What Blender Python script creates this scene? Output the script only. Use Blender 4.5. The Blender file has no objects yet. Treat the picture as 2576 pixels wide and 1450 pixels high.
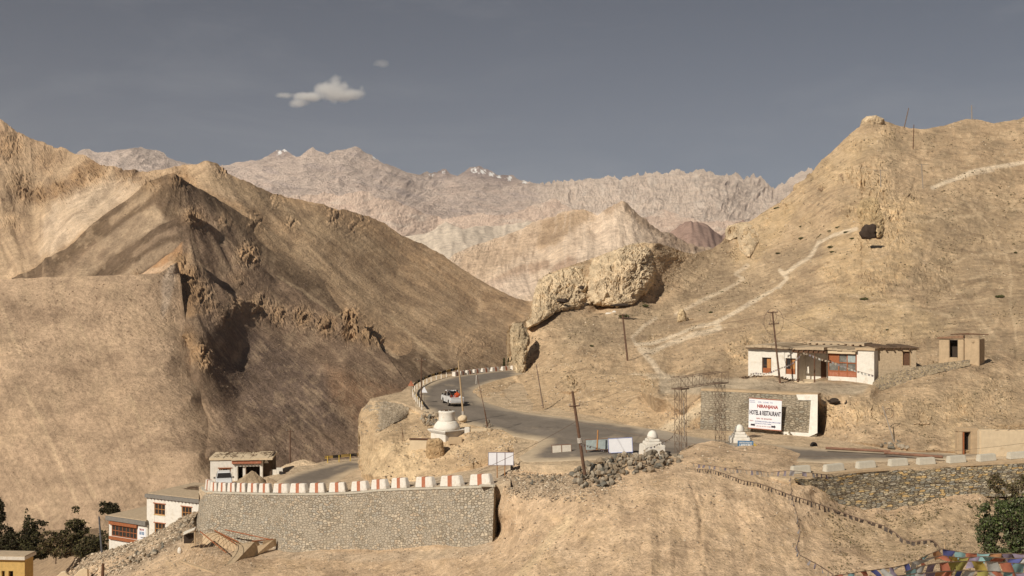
import bpy, bmesh, math, random
import numpy as np
from mathutils import Vector, Matrix
F = 2762.0; CX = 1288.0; CY = 725.0; H = 12.0     # camera: focal length in picture units, centre, eye height (m)
SC = bpy.context.scene
COL = SC.collection
rnd = random.Random(7)

# ------------------------------------------------------------------ geometry helpers
def P(px, py, D):
    return Vector(((px-CX)/F*D, D, H+(CY-py)/F*D))
def Dz(py, z):
    return (H-z)*F/(py-CY)
def G(px, py, z=0.0):
    return P(px, py, Dz(py, z))
def lin(r, g, b):
    f = lambda c: (c/255/12.92) if c/255 <= .04045 else ((c/255+.055)/1.055)**2.4
    return (f(r), f(g), f(b))
def link(o, parent=None):
    COL.objects.link(o)
    if parent is not None: o.parent = parent
    return o
def tag(o, label=None, cat=None, group=None, kind=None):
    if label: o['label'] = label
    if cat: o['category'] = cat
    if group: o['group'] = group
    if kind: o['kind'] = kind
    return o
def empty(name, loc, rz=0.0, label=None, cat=None, group=None):
    o = bpy.data.objects.new(name, None); o.empty_display_size = .3
    o.location = loc; o.rotation_euler = (0, 0, rz)
    COL.objects.link(o)
    return tag(o, label, cat, group)

# ------------------------------------------------------------------ numpy noise
_rs = np.random.RandomState(11)
_perm = np.concatenate([_rs.permutation(256)]*3).astype(np.int32)
_g = _rs.normal(size=(256, 3)); _g /= np.linalg.norm(_g, axis=1)[:, None]
def pn(x, y, z=0.0):
    x = np.asarray(x, float); y = np.asarray(y, float); z = np.zeros_like(x)+z
    xi = np.floor(x).astype(np.int64); yi = np.floor(y).astype(np.int64); zi = np.floor(z).astype(np.int64)
    xf = x-xi; yf = y-yi; zf = z-zi
    u = xf*xf*xf*(xf*(xf*6-15)+10); v = yf*yf*yf*(yf*(yf*6-15)+10); w = zf*zf*zf*(zf*(zf*6-15)+10)
    def gr(i, j, k):
        h = _perm[_perm[_perm[(xi+i) & 255]+((yi+j) & 255)]+((zi+k) & 255)]
        gg = _g[h]
        return gg[..., 0]*(xf-i)+gg[..., 1]*(yf-j)+gg[..., 2]*(zf-k)
    def lp(a, b, t): return a+(b-a)*t
    return 1.5*lp(lp(lp(gr(0,0,0), gr(1,0,0), u), lp(gr(0,1,0), gr(1,1,0), u), v),
              lp(lp(gr(0,0,1), gr(1,0,1), u), lp(gr(0,1,1), gr(1,1,1), u), v), w)
def fbm(x, y, z=0.0, o=4, g=.5):
    s = 0; a = 1; t = 0
    for i in range(o):
        s = s+a*pn(x*2**i+i*17.3, y*2**i+i*5.1, z*2**i+i*9.7 if not np.isscalar(z) else z+i*9.7); t += a; a *= g
    return s/t*1.6
def ridged(x, y, z=0.0, o=4, g=.5):
    s = 0; a = 1; t = 0; w = 1
    for i in range(o):
        n = 1-np.abs(pn(x*2**i+i*13.3, y*2**i+i*7.1, z*2**i+3.3*i if not np.isscalar(z) else z+i*9.7))
        n = n*n; s = s+a*n*w; w = np.clip(n*1.4, 0, 1); t += a; a *= g
    return s/t
def lic(px, py, ang, wl, steps=10, seed=0.0, octv=2):
    """noise smeared along a direction field (degrees, 0 = right, 90 = down): rills and streaks"""
    acc = 0; st = wl*.4; n = int(steps*1.1)
    for sg in (-1, 1):
        x = px.copy(); y = py.copy()
        c = np.cos(np.radians(ang)); s = np.sin(np.radians(ang))
        for k in range(n):
            if k or sg > 0: acc = acc+fbm(x/wl, y/wl, seed, octv)*(1-k/n)
            x = x+sg*c*st; y = y+sg*s*st
    return acc/np.std(acc)*.5

def facets(x, y, seed=0, tilt=.9):
    """broken angular blocks: every cell has its own height and its own tilted face"""
    xi = np.floor(x).astype(np.int64); yi = np.floor(y).astype(np.int64)
    best = np.full(x.shape, 9e9); sec = best.copy(); h = np.zeros(x.shape)
    for i in (-1, 0, 1):
        for j in (-1, 0, 1):
            c = _perm[_perm[(xi+i) & 255]+((yi+j+seed*7) & 255)]; g = _g[c]
            dx = xi+i+.5+.45*np.clip(g[..., 0], -1, 1)-x; dy = yi+j+.5+.45*np.clip(g[..., 1], -1, 1)-y
            d = dx*dx+dy*dy; hh = g[..., 2]*.5-tilt*(dx*_g[(c+31) & 255, 0]+dy*_g[(c+57) & 255, 1])
            n = d < best; sec = np.where(n, best, np.minimum(sec, d)); best = np.where(n, d, best); h = np.where(n, hh, h)
    return h, np.sqrt(sec)-np.sqrt(best)
def rock_relief(px, py, s, seed=0, asp=1.6):
    """bedded, cracked rock: three sizes of blocks with dark open joints"""
    wx = px+.5*s*fbm(px/s, py/s, seed+.3, 2); wy = py+.5*s*fbm(px/s, py/s, seed+4.3, 2)
    h1, e1 = facets(wx/(s*asp), wy/s, seed); h2, e2 = facets(wx/(s*.45*asp), wy/(s*.45), seed+3); h3, _ = facets(wx/(s*.2*asp), wy/(s*.2), seed+5)
    return h1*.6+h2*.32+h3*.15-.35*(1-sstep(0, .12, e1))-.12*(1-sstep(0, .1, e2))
def rbf(ctrl, px, py):
    """inverse distance 1/D as a smooth function over picture position (planes stay exact)"""
    c = np.array(ctrl, float); q = 1.0/c[:, 2]
    A = c[:, :2]/1000.0; n = len(c)
    K = np.linalg.norm(A[:, None]-A[None], axis=2)
    M = np.zeros((n+3, n+3)); M[:n, :n] = K-np.eye(n)*1e-6; M[:n, n] = 1; M[:n, n+1:] = A
    M[n, :n] = 1; M[n+1:, :n] = A.T
    sol = np.linalg.solve(M, np.concatenate([q, [0, 0, 0]]))
    x = px.ravel()/1000.0; y = py.ravel()/1000.0
    out = sol[n]+sol[n+1]*x+sol[n+2]*y
    for i in range(n):
        out = out+sol[i]*np.sqrt((x-A[i, 0])**2+(y-A[i, 1])**2)
    out = np.clip(out, q.min()*.7, q.max()*1.6)
    return (1.0/out).reshape(px.shape)
def rbfv(ctrl, px, py):
    c = np.array(ctrl, float); A = c[:, :2]/1000.0; n = len(c)
    W = 0; S = 0
    for i in range(n):
        w = 1.0/(((px/1000-A[i, 0])**2+(py/1000-A[i, 1])**2)**1.5+1e-4)
        W = W+w; S = S+w*c[i, 2]
    return S/W
def pl(pts, x):
    a = np.array(pts, float); return np.interp(x, a[:, 0], a[:, 1])

# ------------------------------------------------------------------ colour painting (real colour patches of the ground)
def sdist(poly, px, py):
    p = np.array(poly, float); n = len(p)
    d = np.full(px.shape, 1e18); ins = np.zeros(px.shape, bool)
    for i in range(n):
        a = p[i]; b = p[(i+1) % n]; e = b-a
        wx = px-a[0]; wy = py-a[1]
        t = np.clip((wx*e[0]+wy*e[1])/(e@e+1e-9), 0, 1)
        d = np.minimum(d, (wx-e[0]*t)**2+(wy-e[1]*t)**2)
        c = ((a[1] > py) != (b[1] > py)) & (px < (b[0]-a[0])*(py-a[1])/((b[1]-a[1])+1e-12)+a[0])
        ins ^= c
    d = np.sqrt(d)
    return np.where(ins, -d, d)
def ldist(pts, px, py):
    p = np.array(pts, float); d = np.full(px.shape, 1e18)
    for i in range(len(p)-1):
        a = p[i, :2]; b = p[i+1, :2]; e = b-a
        wx = px-a[0]; wy = py-a[1]
        t = np.clip((wx*e[0]+wy*e[1])/(e@e+1e-9), 0, 1)
        d = np.minimum(d, (wx-e[0]*t)**2+(wy-e[1]*t)**2)
    return np.sqrt(d)
def sstep(a, b, x):
    t = np.clip((x-a)/(b-a), 0, 1); return t*t*(3-2*t)
class Paint:
    def __init__(s, px, py, base, warp=10, wl=60):
        s.px = px+warp*fbm(px/wl, py/wl, 3.3, 3); s.py = py+warp*fbm(px/wl, py/wl, 8.8, 3)
        s.C = np.zeros(px.shape+(3,)); s.C[:] = base; s.rx = px; s.ry = py
    def mix(s, m, col):
        s.C += (np.array(col)-s.C)*np.clip(m, 0, 1)[..., None]
    def poly(s, pts, col, soft=10, a=1.0, mod=None):
        m = 1-sstep(-soft, soft, sdist(pts, s.px, s.py))
        if mod is not None: m = m*mod
        s.mix(m*a, col); return m
    def line(s, pts, w, col, a=1.0, soft=None, warp=True):
        d = ldist(pts, s.px if warp else s.rx, s.py if warp else s.ry)
        m = 1-sstep(w*.5, w*.5+(soft or w*.8), d); s.mix(m*a, col); return m

# ------------------------------------------------------------------ meshes from grids
def grid_mesh(name, V, C, mat, kind='structure', smooth=True, label=None, cat=None, mask=None, parent=None, closed=False):
    ny, nx, _ = V.shape
    me = bpy.data.meshes.new(name)
    me.vertices.add(ny*nx); me.vertices.foreach_set('co', V.reshape(-1).astype(np.float32))
    idx = np.arange(ny*nx).reshape(ny, nx)
    q = np.stack([idx[:-1, :-1], idx[1:, :-1], idx[1:, 1:], idx[:-1, 1:]], -1).reshape(-1, 4)
    if mask is not None:
        mm = mask[:-1, :-1] & mask[1:, :-1] & mask[1:, 1:] & mask[:-1, 1:]
        q = q[mm.reshape(-1)]
    nf = len(q)
    me.loops.add(nf*4); me.loops.foreach_set('vertex_index', q.reshape(-1).astype(np.int32))
    me.polygons.add(nf); me.polygons.foreach_set('loop_start', np.arange(nf, dtype=np.int32)*4)
    me.update(calc_edges=True)
    if C is not None:
        at = me.color_attributes.new('Col', 'FLOAT_COLOR', 'POINT')
        cc = np.ones((ny*nx, 4), np.float32); cc[:, :3] = C.reshape(-1, 3); at.data.foreach_set('color', cc.reshape(-1))
    me.polygons.foreach_set('use_smooth', np.full(nf, smooth))
    me.materials.append(mat)
    me.validate()
    o = bpy.data.objects.new(name, me); link(o, parent)
    if kind: o['kind'] = kind
    if label: tag(o, label, cat)
    return o
def gnormals(V):
    du = np.gradient(V, axis=1); dv = np.gradient(V, axis=0)
    n = np.cross(dv, du); l = np.linalg.norm(n, axis=2, keepdims=True); n = n/np.maximum(l, 1e-9)
    cam = -V.copy(); cam[..., 2] += H
    s = np.sign(np.sum(n*cam, axis=2, keepdims=True)); s[s == 0] = 1
    return n*s
SURF = []
def sheet(name, top, bot, ctrl, xr, dx, ny, disp, paint, mat, back=(8, .02, 1.2), jag=None, vpow=1.0, kind='structure', label=None, cat=None, cols=None, flat=False, ext=(0, 0), clamp=True):
    xs = np.arange(xr[0], xr[1]+dx, dx) if cols is None else np.array(cols, float)
    lo, hi = xs[0], xs[-1]
    if ext[0]: xs = np.concatenate([np.arange(lo-ext[0], lo, 14), xs])
    if ext[1]: xs = np.concatenate([xs, np.arange(hi+14, hi+ext[1], 14)])
    v = np.linspace(0, 1, ny)**vpow
    T = pl(top, xs)
    if jag is not None: T = T+jag(xs)
    B = np.maximum(pl(bot, xs), T+2)
    py = T[None]+(B-T)[None]*v[:, None]; px = np.repeat(xs[None], ny, 0)
    D = rbf(ctrl, np.clip(px, lo, hi) if clamp else px, py)
    def pos(px, py, D): return np.stack([(px-CX)/F*D, D, H+(CY-py)/F*D], -1)
    V = pos(px, py, D)
    N = gnormals(V)
    a = disp(px, py, D) if disp else 0
    if disp: V = V+N*(a*D/F)[..., None]
    C = paint(px, py, a) if paint else None
    SURF.append((V, px, py))
    nb, fr, sl = back
    if nb:      # the far side of the ridge, falling away behind the skyline
        rows = []
        for k in range(nb, 0, -1):
            d = D[0]*fr*k
            r = V[0].copy(); r[:, 1] += d; r[:, 0] += (px[0]-CX)/F*d; r[:, 2] -= d*sl*(k/nb)**.6*(1+.15*fbm(px[0]/60., k*1.7+0*px[0], 0, 2))
            rows.append(r)
        V = np.concatenate([np.array(rows), V], 0)
        if C is not None: C = np.concatenate([np.repeat(C[:1], nb, 0), C], 0)
    sk = []      # the sheet's near edge turns down into the ground below
    for k in range(1, 4):
        r = V[-1].copy(); r[:, 2] -= D[-1]*.02*k; r[:, 1] += D[-1]*.014*k; sk.append(r)
    V = np.concatenate([V, np.array(sk)], 0)
    if C is not None: C = np.concatenate([C, np.repeat(C[-1:], 3, 0)], 0)
    return grid_mesh(name, V, C, mat, kind, smooth=not flat, label=label, cat=cat)

# ------------------------------------------------------------------ materials
MATS = {}
def nt(name):
    m = bpy.data.materials.new(name); m.use_nodes = True; n = m.node_tree; n.nodes.clear()
    out = n.nodes.new('ShaderNodeOutputMaterial'); b = n.nodes.new('ShaderNodeBsdfPrincipled')
    n.links.new(b.outputs[0], out.inputs['Surface']); b.inputs['Specular IOR Level'].default_value = .15
    b.inputs['Roughness'].default_value = .9
    return m, n, b
def noise_node(n, scale, detail=5, rough=.6, coord='Object', dist=0.0, vec=None):
    t = n.nodes.new('ShaderNodeTexNoise'); t.inputs['Scale'].default_value = scale
    t.inputs['Detail'].default_value = detail; t.inputs['Roughness'].default_value = rough; t.inputs['Distortion'].default_value = dist
    if vec is None:
        c = n.nodes.new('ShaderNodeTexCoord'); vec = c.outputs[coord]
    n.links.new(vec, t.inputs['Vector']); return t
def mrange(n, val, a, b, c, d):
    r = n.nodes.new('ShaderNodeMapRange'); r.inputs[1].default_value = a; r.inputs[2].default_value = b
    r.inputs[3].default_value = c; r.inputs[4].default_value = d; n.links.new(val, r.inputs[0]); return r
def mixc(n, fac, a, b, mode='MIX'):
    m = n.nodes.new('ShaderNodeMix'); m.data_type = 'RGBA'; m.blend_type = mode
    for s, v in ((0, fac), (6, a), (7, b)):
        if hasattr(v, 'is_linked') or hasattr(v, 'links'): n.links.new(v, m.inputs[s])
        elif isinstance(v, (int, float)): m.inputs[s].default_value = v
        else: m.inputs[s].default_value = (*v, 1)
    return m.outputs[2]
def bump(n, b, h, strength=.5, dist=.1):
    bp = n.nodes.new('ShaderNodeBump'); bp.inputs['Strength'].default_value = strength; bp.inputs['Distance'].default_value = dist
    n.links.new(h, bp.inputs['Height']); n.links.new(bp.outputs[0], b.inputs['Normal']); return bp
def earth(name, s1, s2, amt=.35, bdist=.1, bstr=.6, speck=0.0, patch=.5, gain=(1, 1, 1)):
    """dry earth: painted ground colour x two sizes of mottling, bumped"""
    m, n, b = nt(name)
    a = n.nodes.new('ShaderNodeAttribute'); a.attribute_name = 'Col'
    n1 = noise_node(n, s1, 6, .65); n2 = noise_node(n, s2, 9, .68); n4 = noise_node(n, s2*.31, 10, .66, dist=.4)
    r1 = mrange(n, n1.outputs[0], .3, .7, 1-amt*.6, 1+amt*.6); r2 = mrange(n, n2.outputs[0], .3, .7, 1-amt*.7, 1+amt*.7)
    mu = n.nodes.new('ShaderNodeMath'); mu.operation = 'MULTIPLY'; n.links.new(r1.outputs[0], mu.inputs[0]); n.links.new(r2.outputs[0], mu.inputs[1])
    vm = n.nodes.new('ShaderNodeVectorMath'); vm.operation = 'SCALE'; n.links.new(mixc(n, 1.0, a.outputs['Color'], gain, 'MULTIPLY'), vm.inputs[0]); n.links.new(mu.outputs[0], vm.inputs['Scale'])
    g4 = mrange(n, n4.outputs[0], .53, .60, 0, patch)      # gravelly patches with ragged edges
    g5 = mrange(n, n4.outputs[0], .38, .44, patch*.7, 0)
    src = mixc(n, g4.outputs[0], vm.outputs[0], mixc(n, 1.0, vm.outputs[0], (.62, .60, .60), 'MULTIPLY'))
    src = mixc(n, g5.outputs[0], src, mixc(n, 1.0, src, (1.25, 1.24, 1.2), 'MULTIPLY'))
    if speck:
        vo = n.nodes.new('ShaderNodeTexVoronoi'); vo.inputs['Scale'].default_value = speck
        c = n.nodes.new('ShaderNodeTexCoord'); n.links.new(c.outputs['Object'], vo.inputs['Vector'])
        rr = mrange(n, vo.outputs['Distance'], .08, .2, 1, 0)
        sp = n.nodes.new('ShaderNodeSeparateColor'); n.links.new(vo.outputs['Color'], sp.inputs[0])
        r3 = mrange(n, sp.outputs[0], .55, .75, 0, 1); m2 = n.nodes.new('ShaderNodeMath'); m2.operation = 'MULTIPLY'
        n.links.new(rr.outputs[0], m2.inputs[0]); n.links.new(r3.outputs[0], m2.inputs[1])
        cr = n.nodes.new('ShaderNodeMix'); cr.data_type = 'RGBA'
        sc = mixc(n, sp.outputs[1], (.14, .09, .055), (.5, .42, .32))
        src = mixc(n, m2.outputs[0], src, sc)
    n.links.new(src, b.inputs['Base Color'])
    ad = n.nodes.new('ShaderNodeMath'); ad.operation = 'ADD'; n.links.new(n1.outputs[0], ad.inputs[0])
    m3 = n.nodes.new('ShaderNodeMath'); m3.operation = 'MULTIPLY'; m3.inputs[1].default_value = 2.5; n.links.new(n2.outputs[0], m3.inputs[0])
    n.links.new(m3.outputs[0], ad.inputs[1])
    bump(n, b, ad.outputs[0], bstr, bdist)
    b.inputs['Roughness'].default_value = .97; b.inputs['Specular IOR Level'].default_value = .05
    return m
def mat(name, col, rough=.8, var=.15, scale=6, bmp=.02, spec=.2, metal=0, dirt=None):
    if name in MATS: return MATS[name]
    m, n, b = nt(name)
    t = noise_node(n, scale, 5, .65)
    r = mrange(n, t.outputs[0], .3, .7, 0, 1)
    lo = tuple(c*(1-var) for c in col); hi = tuple(min(1, c*(1+var)) for c in col)
    c = mixc(n, r.outputs[0], lo, hi)
    if dirt:
        t2 = noise_node(n, dirt[0], 4, .7); r2 = mrange(n, t2.outputs[0], dirt[1], dirt[1]+.15, 0, dirt[3] if len(dirt) > 3 else .8)
        c = mixc(n, r2.outputs[0], c, dirt[2])
    n.links.new(c, b.inputs['Base Color'])
    if bmp: bump(n, b, t.outputs[0], .6, bmp)
    b.inputs['Roughness'].default_value = rough; b.inputs['Specular IOR Level'].default_value = spec; b.inputs['Metallic'].default_value = metal
    MATS[name] = m; return m
SKYV = 1.0; HAZE = 3.2e-5
# ================================================================== LAND
SAND = (.50, .345, .205); SANDP = (.60, .44, .28); SANDD = (.36, .245, .15); TAN = (.42, .285, .175)
DKB = (.20, .135, .088); PURP = (.225, .165, .128); PALE = (.62, .50, .38); ORNG = (.46, .27, .13); DUST = (.52, .42, .31)
m_near = earth('sandy_earth', 5.5, 1.1, .38, .15, .9, speck=6.5, gain=(1.13, 1.11, 1.11))
m_hill = earth('dry_hill_earth', 2.2, .42, .34, .3, .8, speck=2.6, gain=(1.10, 1.08, 1.06))
m_mtn = earth('mountain_earth', .55, .11, .34, 1.2, .7, speck=0, gain=(1.05, 1.03, 1.0))
m_far = earth('far_rock', .05, .014, .24, 16, 1.0, gain=(1.08, 1.06, 1.03))

# ---- left mountain
top = [(-90,270),(-20,292),(0,301),(20,312),(52,338),(80,347),(114,359),(140,372),(166,374),(178,382),(194,390),(215,392),(250,414),(298,425),(347,430),(367,434),(409,424),
       (450,418),(485,414),(505,406),(520,404),(545,410),(562,418),(572,431),(607,452),(641,466),(690,487),(745,497),(800,512),(850,526),(885,532),(930,545),(965,560),
       (1010,592),(1060,612),(1100,632),(1150,665),(1200,698),(1250,728),(1300,748),(1335,758),(1400,790)]
bot = [(-90,1480),(300,1440),(520,1340),(700,1260),(905,1250),(1000,1120),(1100,1040),(1300,990),(1400,990)]
ctrl = [(-60,290,1050),(0,303,1000),(194,392,950),(0,500,850),(45,484,880),(97,473,900),(94,560,820),(60,640,760),(-60,660,760),(0,600,800),
  (250,416,880),(350,432,870),(450,420,800),(520,406,770),(572,433,775),(250,500,800),(150,600,750),(350,470,760),(215,560,740),(60,690,720),(340,560,730),(250,650,720),(100,800,680),(0,1340,600),
  (450,480,730),(450,600,670),(450,800,600),(550,560,665),(600,600,645),(600,800,540),(600,1000,470),(800,600,730),(800,800,590),(800,1000,470),(1000,680,800),(1000,800,665),(1000,950,530),
  (1200,780,790),(1200,900,620),(1335,760,860),(1300,930,640),(700,492,810),(880,534,850),(1100,634,900),(1100,1000,520),(700,700,640),(1300,990,600)]
NB = [(40,697,615),(52,692,615),(225,574,640),(340,487,645),(440,440,650),(250,690,590),(400,560,618),(350,700,570),(480,600,600),(560,560,640),(560,505,690),(700,600,715),(700,700,610),(620,700,575),(800,655,700),(800,800,574),(900,720,715),(1000,790,662),(1000,850,620),(1200,905,610),(800,1000,458),(600,1000,440),(300,900,480),(0,1000,450),(520,800,510),(1300,950,606),(1000,950,520),(905,1180,402),(520,1170,360),(60,800,520),(60,1000,480),(250,1250,420),(400,1100,430)]
NC = [(246,692,560),(333,620,562),(416,558,566),(478,533,570),(400,690,535),(470,650,535),(560,590,600),(560,700,545),(620,640,590),(620,800,505),(800,760,588),(800,900,500),(960,870,560),(960,940,500),(600,1000,426),(800,1000,448),(1060,980,498),(500,800,465),(300,900,440),(520,1150,345),(905,1180,396),(700,700,600),(1100,985,510),(250,900,480),(250,1250,410),(400,1050,430),(450,950,440)]
ND = [(354,692,512),(409,652,514),(461,606,520),(470,700,482),(500,760,460),(505,850,422),(500,930,402),(420,760,456),(540,710,506),(560,780,470),(600,750,505),(680,780,545),(680,850,490),(780,830,540),(870,860,535),(870,920,480),(960,880,540),(960,940,495),(600,1000,414),(800,1000,436),(520,1150,340),(700,1200,360),(905,1180,388),(430,900,440),(400,1100,405),(345,1250,385),(350,900,450),(478,860,421),(492,940,401),(524,1010,387),(570,1080,373),(630,1155,355),(1060,1010,486),(600,900,452)]
NE = [(0,703,450),(104,698,450),(243,695,452),(402,690,462),(440,665,474),(455,700,468),(0,900,392),(0,1340,318),(-60,1450,305),(250,900,400),(430,900,402),(480,1000,382),(500,1150,338),(250,1300,318),(400,1300,320),(560,1300,315),(454,690,476),(462,760,452),(474,860,427),(494,942,408),(526,1012,394),(572,1082,380),(630,1155,363)]
TB = [(30,699),(52,692),(120,650),(187,612),(225,574),(288,525),(340,487),(381,456),(406,442),(425,437),(440,439),(455,446),(480,462),(520,484),(560,507),(620,547),(700,600),(800,657),(900,722),(1000,790),(1100,850),(1200,907),(1300,952)]
TC = [(236,696),(246,692),(277,651),(333,620),(381,579),(416,558),(440,550),(462,536),(478,533),(490,545),(520,562),(560,592),(620,642),(700,700),(800,762),(880,822),(960,872),(1040,932),(1100,985)]
TD = [(345,694),(354,692),(409,652),(440,625),(455,608),(463,606),(480,630),(500,660),(540,710),(600,752),(640,764),(680,782),(780,832),(840,838),(866,820),(878,776),(890,772),(905,800),(925,836),(945,850),(960,880),(1000,930),(1060,1005)]
TE = [(-90,704),(0,703),(104,698),(243,695),(330,692),(402,688),(430,668),(446,660),(454,690),(460,760),(472,860),(492,940),(524,1010),(570,1080),(630,1155)]
ANG = [(-40,380,60),(30,450,65),(20,600,60),(60,560,80),(130,480,125),(200,520,140),(300,600,145),(250,640,147),(350,560,143),(400,480,130),(430,640,140),(370,670,150),
       (480,470,70),(530,430,60),(500,620,50),(600,520,40),(700,620,42),(900,640,38),(1100,720,35),(1250,780,31),(1250,880,28),(1000,900,33),(800,850,38),(600,750,42),(560,900,48),
       (700,1000,45),(850,1050,42),(500,700,60),(500,900,70),(50,800,62),(200,900,64),(400,800,70),(400,1100,68),(100,1100,60),(100,1250,58),(250,1250,58),(500,1150,60),(600,1150,52)]
crags = [  # (picture x, y, radius, amplitude)
  (455,445,38,5),(485,545,30,6),(500,560,30,4),(560,425,26,4),(452,660,28,6),(470,700,34,9),(500,740,38,6),(525,770,30,4),(560,800,40,3),(600,700,30,3),(430,800,26,6),(455,770,24,7),
  (470,860,34,7),(500,890,30,10),(515,915,20,8),(620,640,32,7),(640,655,20,5),(600,770,30,4),(650,770,40,5),(700,790,36,5),(760,800,36,6),(820,820,34,7),(880,800,26,10),(885,835,28,10),(925,845,30,8),(955,860,16,6),
  (840,540,40,3),(900,560,40,3),(700,500,30,3),(640,560,30,3),(560,560,26,3),(730,560,26,3),(240,430,40,7),(200,450,34,7),(150,475,34,7),(100,490,34,6),(60,490,34,5),(20,370,50,5),(50,460,40,5),
  (120,400,50,3),(30,560,40,3),(320,450,40,4),(380,460,40,4),(1180,880,50,1.5),(1220,870,40,1.5),(345,690,14,3),(120,760,14,3),(300,790,200,.6)]
MLN = ctrl
def disp_ml(px, py, D):
    ang = rbfv(ANG, px, py)
    a1 = lic(px, py, ang, 34, 8, 1.0); a2 = lic(px, py, ang, 12, 10, 5.0)
    a = 3.2*fbm(px/170, py/170, 2.0, 4)+1.7*a1+.55*a2+.45*fbm(px/9, py/9, 3.0, 3, .7)
    up = 1-sstep(640, 800, py)
    a = a+up*1.5*a1
    if LAYER == 'E': a = a*.30+2.2*sstep(10,0,0)*0
    cr = 0
    for x, y, r, k in crags: cr = np.maximum(cr, k*np.exp(-((px-x)**2+(py-y)**2)/(r*r)*1.4))
    k_ = .25 if LAYER == 'E' else 1
    a = a+k_*cr*(rock_relief(px+py*.5, py-px*.25, 20, 2, .7)*1.7+.25)
    disp_ml.rock = cr; disp_ml.ang = ang
    return a
LIGHT_EDGE_B = [(406,440),(381,456),(340,487),(288,525),(225,574),(187,612),(120,650),(52,692)]
def paint_ml(px, py, a):
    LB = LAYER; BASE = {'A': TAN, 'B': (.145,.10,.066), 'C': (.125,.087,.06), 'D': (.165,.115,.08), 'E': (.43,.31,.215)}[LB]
    p = Paint(px, py, BASE, 5, 30)
    ang = disp_ml.ang
    L1 = lic(px, py, ang, 20, 12, 9.0); L2 = lic(px, py, ang, 7, 12, 12.0)
    S = L1*.7+L2*.6
    if LB == 'A':
        # pale folded slope upper left
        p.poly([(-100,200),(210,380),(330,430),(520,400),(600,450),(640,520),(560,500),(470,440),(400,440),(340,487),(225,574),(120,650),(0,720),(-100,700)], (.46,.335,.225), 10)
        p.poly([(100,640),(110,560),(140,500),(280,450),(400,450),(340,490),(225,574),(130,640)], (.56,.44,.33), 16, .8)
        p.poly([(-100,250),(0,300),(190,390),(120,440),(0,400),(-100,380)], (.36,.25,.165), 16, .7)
        p.line([(250,408),(215,430),(160,470),(100,492),(45,484)], 22, (.24,.155,.095), .75, 14)
        p.line([(300,425),(340,440),(380,470)], 18, (.33,.22,.14), .6, 14)
        p.line([(-20,470),(40,500),(60,600)], 26, (.34,.24,.16), .6, 20)
    # right flank tan with brown scree
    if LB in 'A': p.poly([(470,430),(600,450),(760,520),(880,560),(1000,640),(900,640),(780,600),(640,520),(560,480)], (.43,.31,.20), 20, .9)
    # spurs: each its own ridge with a pale slope at its foot
    if LB == 'B':
        p.line([(395,470),(330,520),(280,560)], 7, (.36,.265,.18), .8, 8)
        p.poly([(420,556),(333,614),(277,648),(225,698),(120,712),(200,650),(300,575),(390,520)], (.42,.315,.22), 9, .85)
        p.poly([(240,600),(180,650),(60,705),(180,705),(280,640)], (.27,.19,.13), 14, .6)
    if LB == 'C':
        p.line([(460,575),(400,600),(340,640)], 8, (.33,.24,.17), .6, 8)
        p.poly([(461,606),(409,648),(354,684),(300,700),(360,650),(420,610)], (.40,.30,.21), 6, .7)
    if LB == 'D':
        p.poly([(461,606),(409,652),(345,696),(470,700),(455,640)], (.40,.235,.13), 4, .9)
        p.line([(452,655),(415,675),(365,690)], 7, (.50,.36,.25), .8, 6)
        p.poly([(440,640),(480,640),(520,700),(560,790),(620,800),(560,830),(500,790),(470,800),(430,780)], (.36,.23,.13), 8, .8)
    RS = 1 if LB in 'BCD' else 0
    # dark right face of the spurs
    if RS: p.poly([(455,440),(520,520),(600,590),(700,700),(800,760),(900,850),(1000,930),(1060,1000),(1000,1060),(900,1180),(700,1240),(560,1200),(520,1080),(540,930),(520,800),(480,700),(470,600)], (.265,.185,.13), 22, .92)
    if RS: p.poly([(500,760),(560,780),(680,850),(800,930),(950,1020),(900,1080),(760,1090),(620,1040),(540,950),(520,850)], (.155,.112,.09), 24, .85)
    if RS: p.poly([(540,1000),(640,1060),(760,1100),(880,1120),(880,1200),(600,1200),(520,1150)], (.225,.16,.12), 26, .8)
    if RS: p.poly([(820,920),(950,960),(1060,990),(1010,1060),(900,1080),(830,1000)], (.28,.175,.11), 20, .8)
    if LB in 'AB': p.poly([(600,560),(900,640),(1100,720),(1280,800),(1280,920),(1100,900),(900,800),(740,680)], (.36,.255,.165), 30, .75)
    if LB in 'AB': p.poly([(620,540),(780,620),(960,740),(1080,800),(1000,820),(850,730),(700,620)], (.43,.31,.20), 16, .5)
    # orange talus E
    E = [(-100,704),(100,699),(243,697),(402,690),(440,660),(455,700),(430,760),(440,840),(470,960),(500,1060),(520,1200),(520,1500),(-100,1500)]
    if LB == 'E': p.poly([(-100,1000),(300,900),(420,1000),(400,1500),(-100,1500)], (.38,.27,.185), 60, .6)
    if LB == 'E': p.poly([(440,655),(404,705),(408,800),(425,770),(440,720)], (.55,.43,.33), 6, .9)
    p.poly([(500,1000),(560,1040),(580,1200),(480,1200),(480,1080)], (.33,.235,.16), 20, .7)
    p.mix(sstep(.35, 1.0, S)*.30, (.46,.34,.23))
    p.mix(sstep(.3, 1.0, -S)*.30, (.20,.14,.095))
    q = fbm(px/40+py/90, py/46-px/100, 25.5, 6, .62); p.mix(sstep(.12, .24, q)*.3*(LB != 'E'), (.17,.12,.085)); p.mix(sstep(.14, .28, -q)*.28, (.48,.355,.24))
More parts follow.
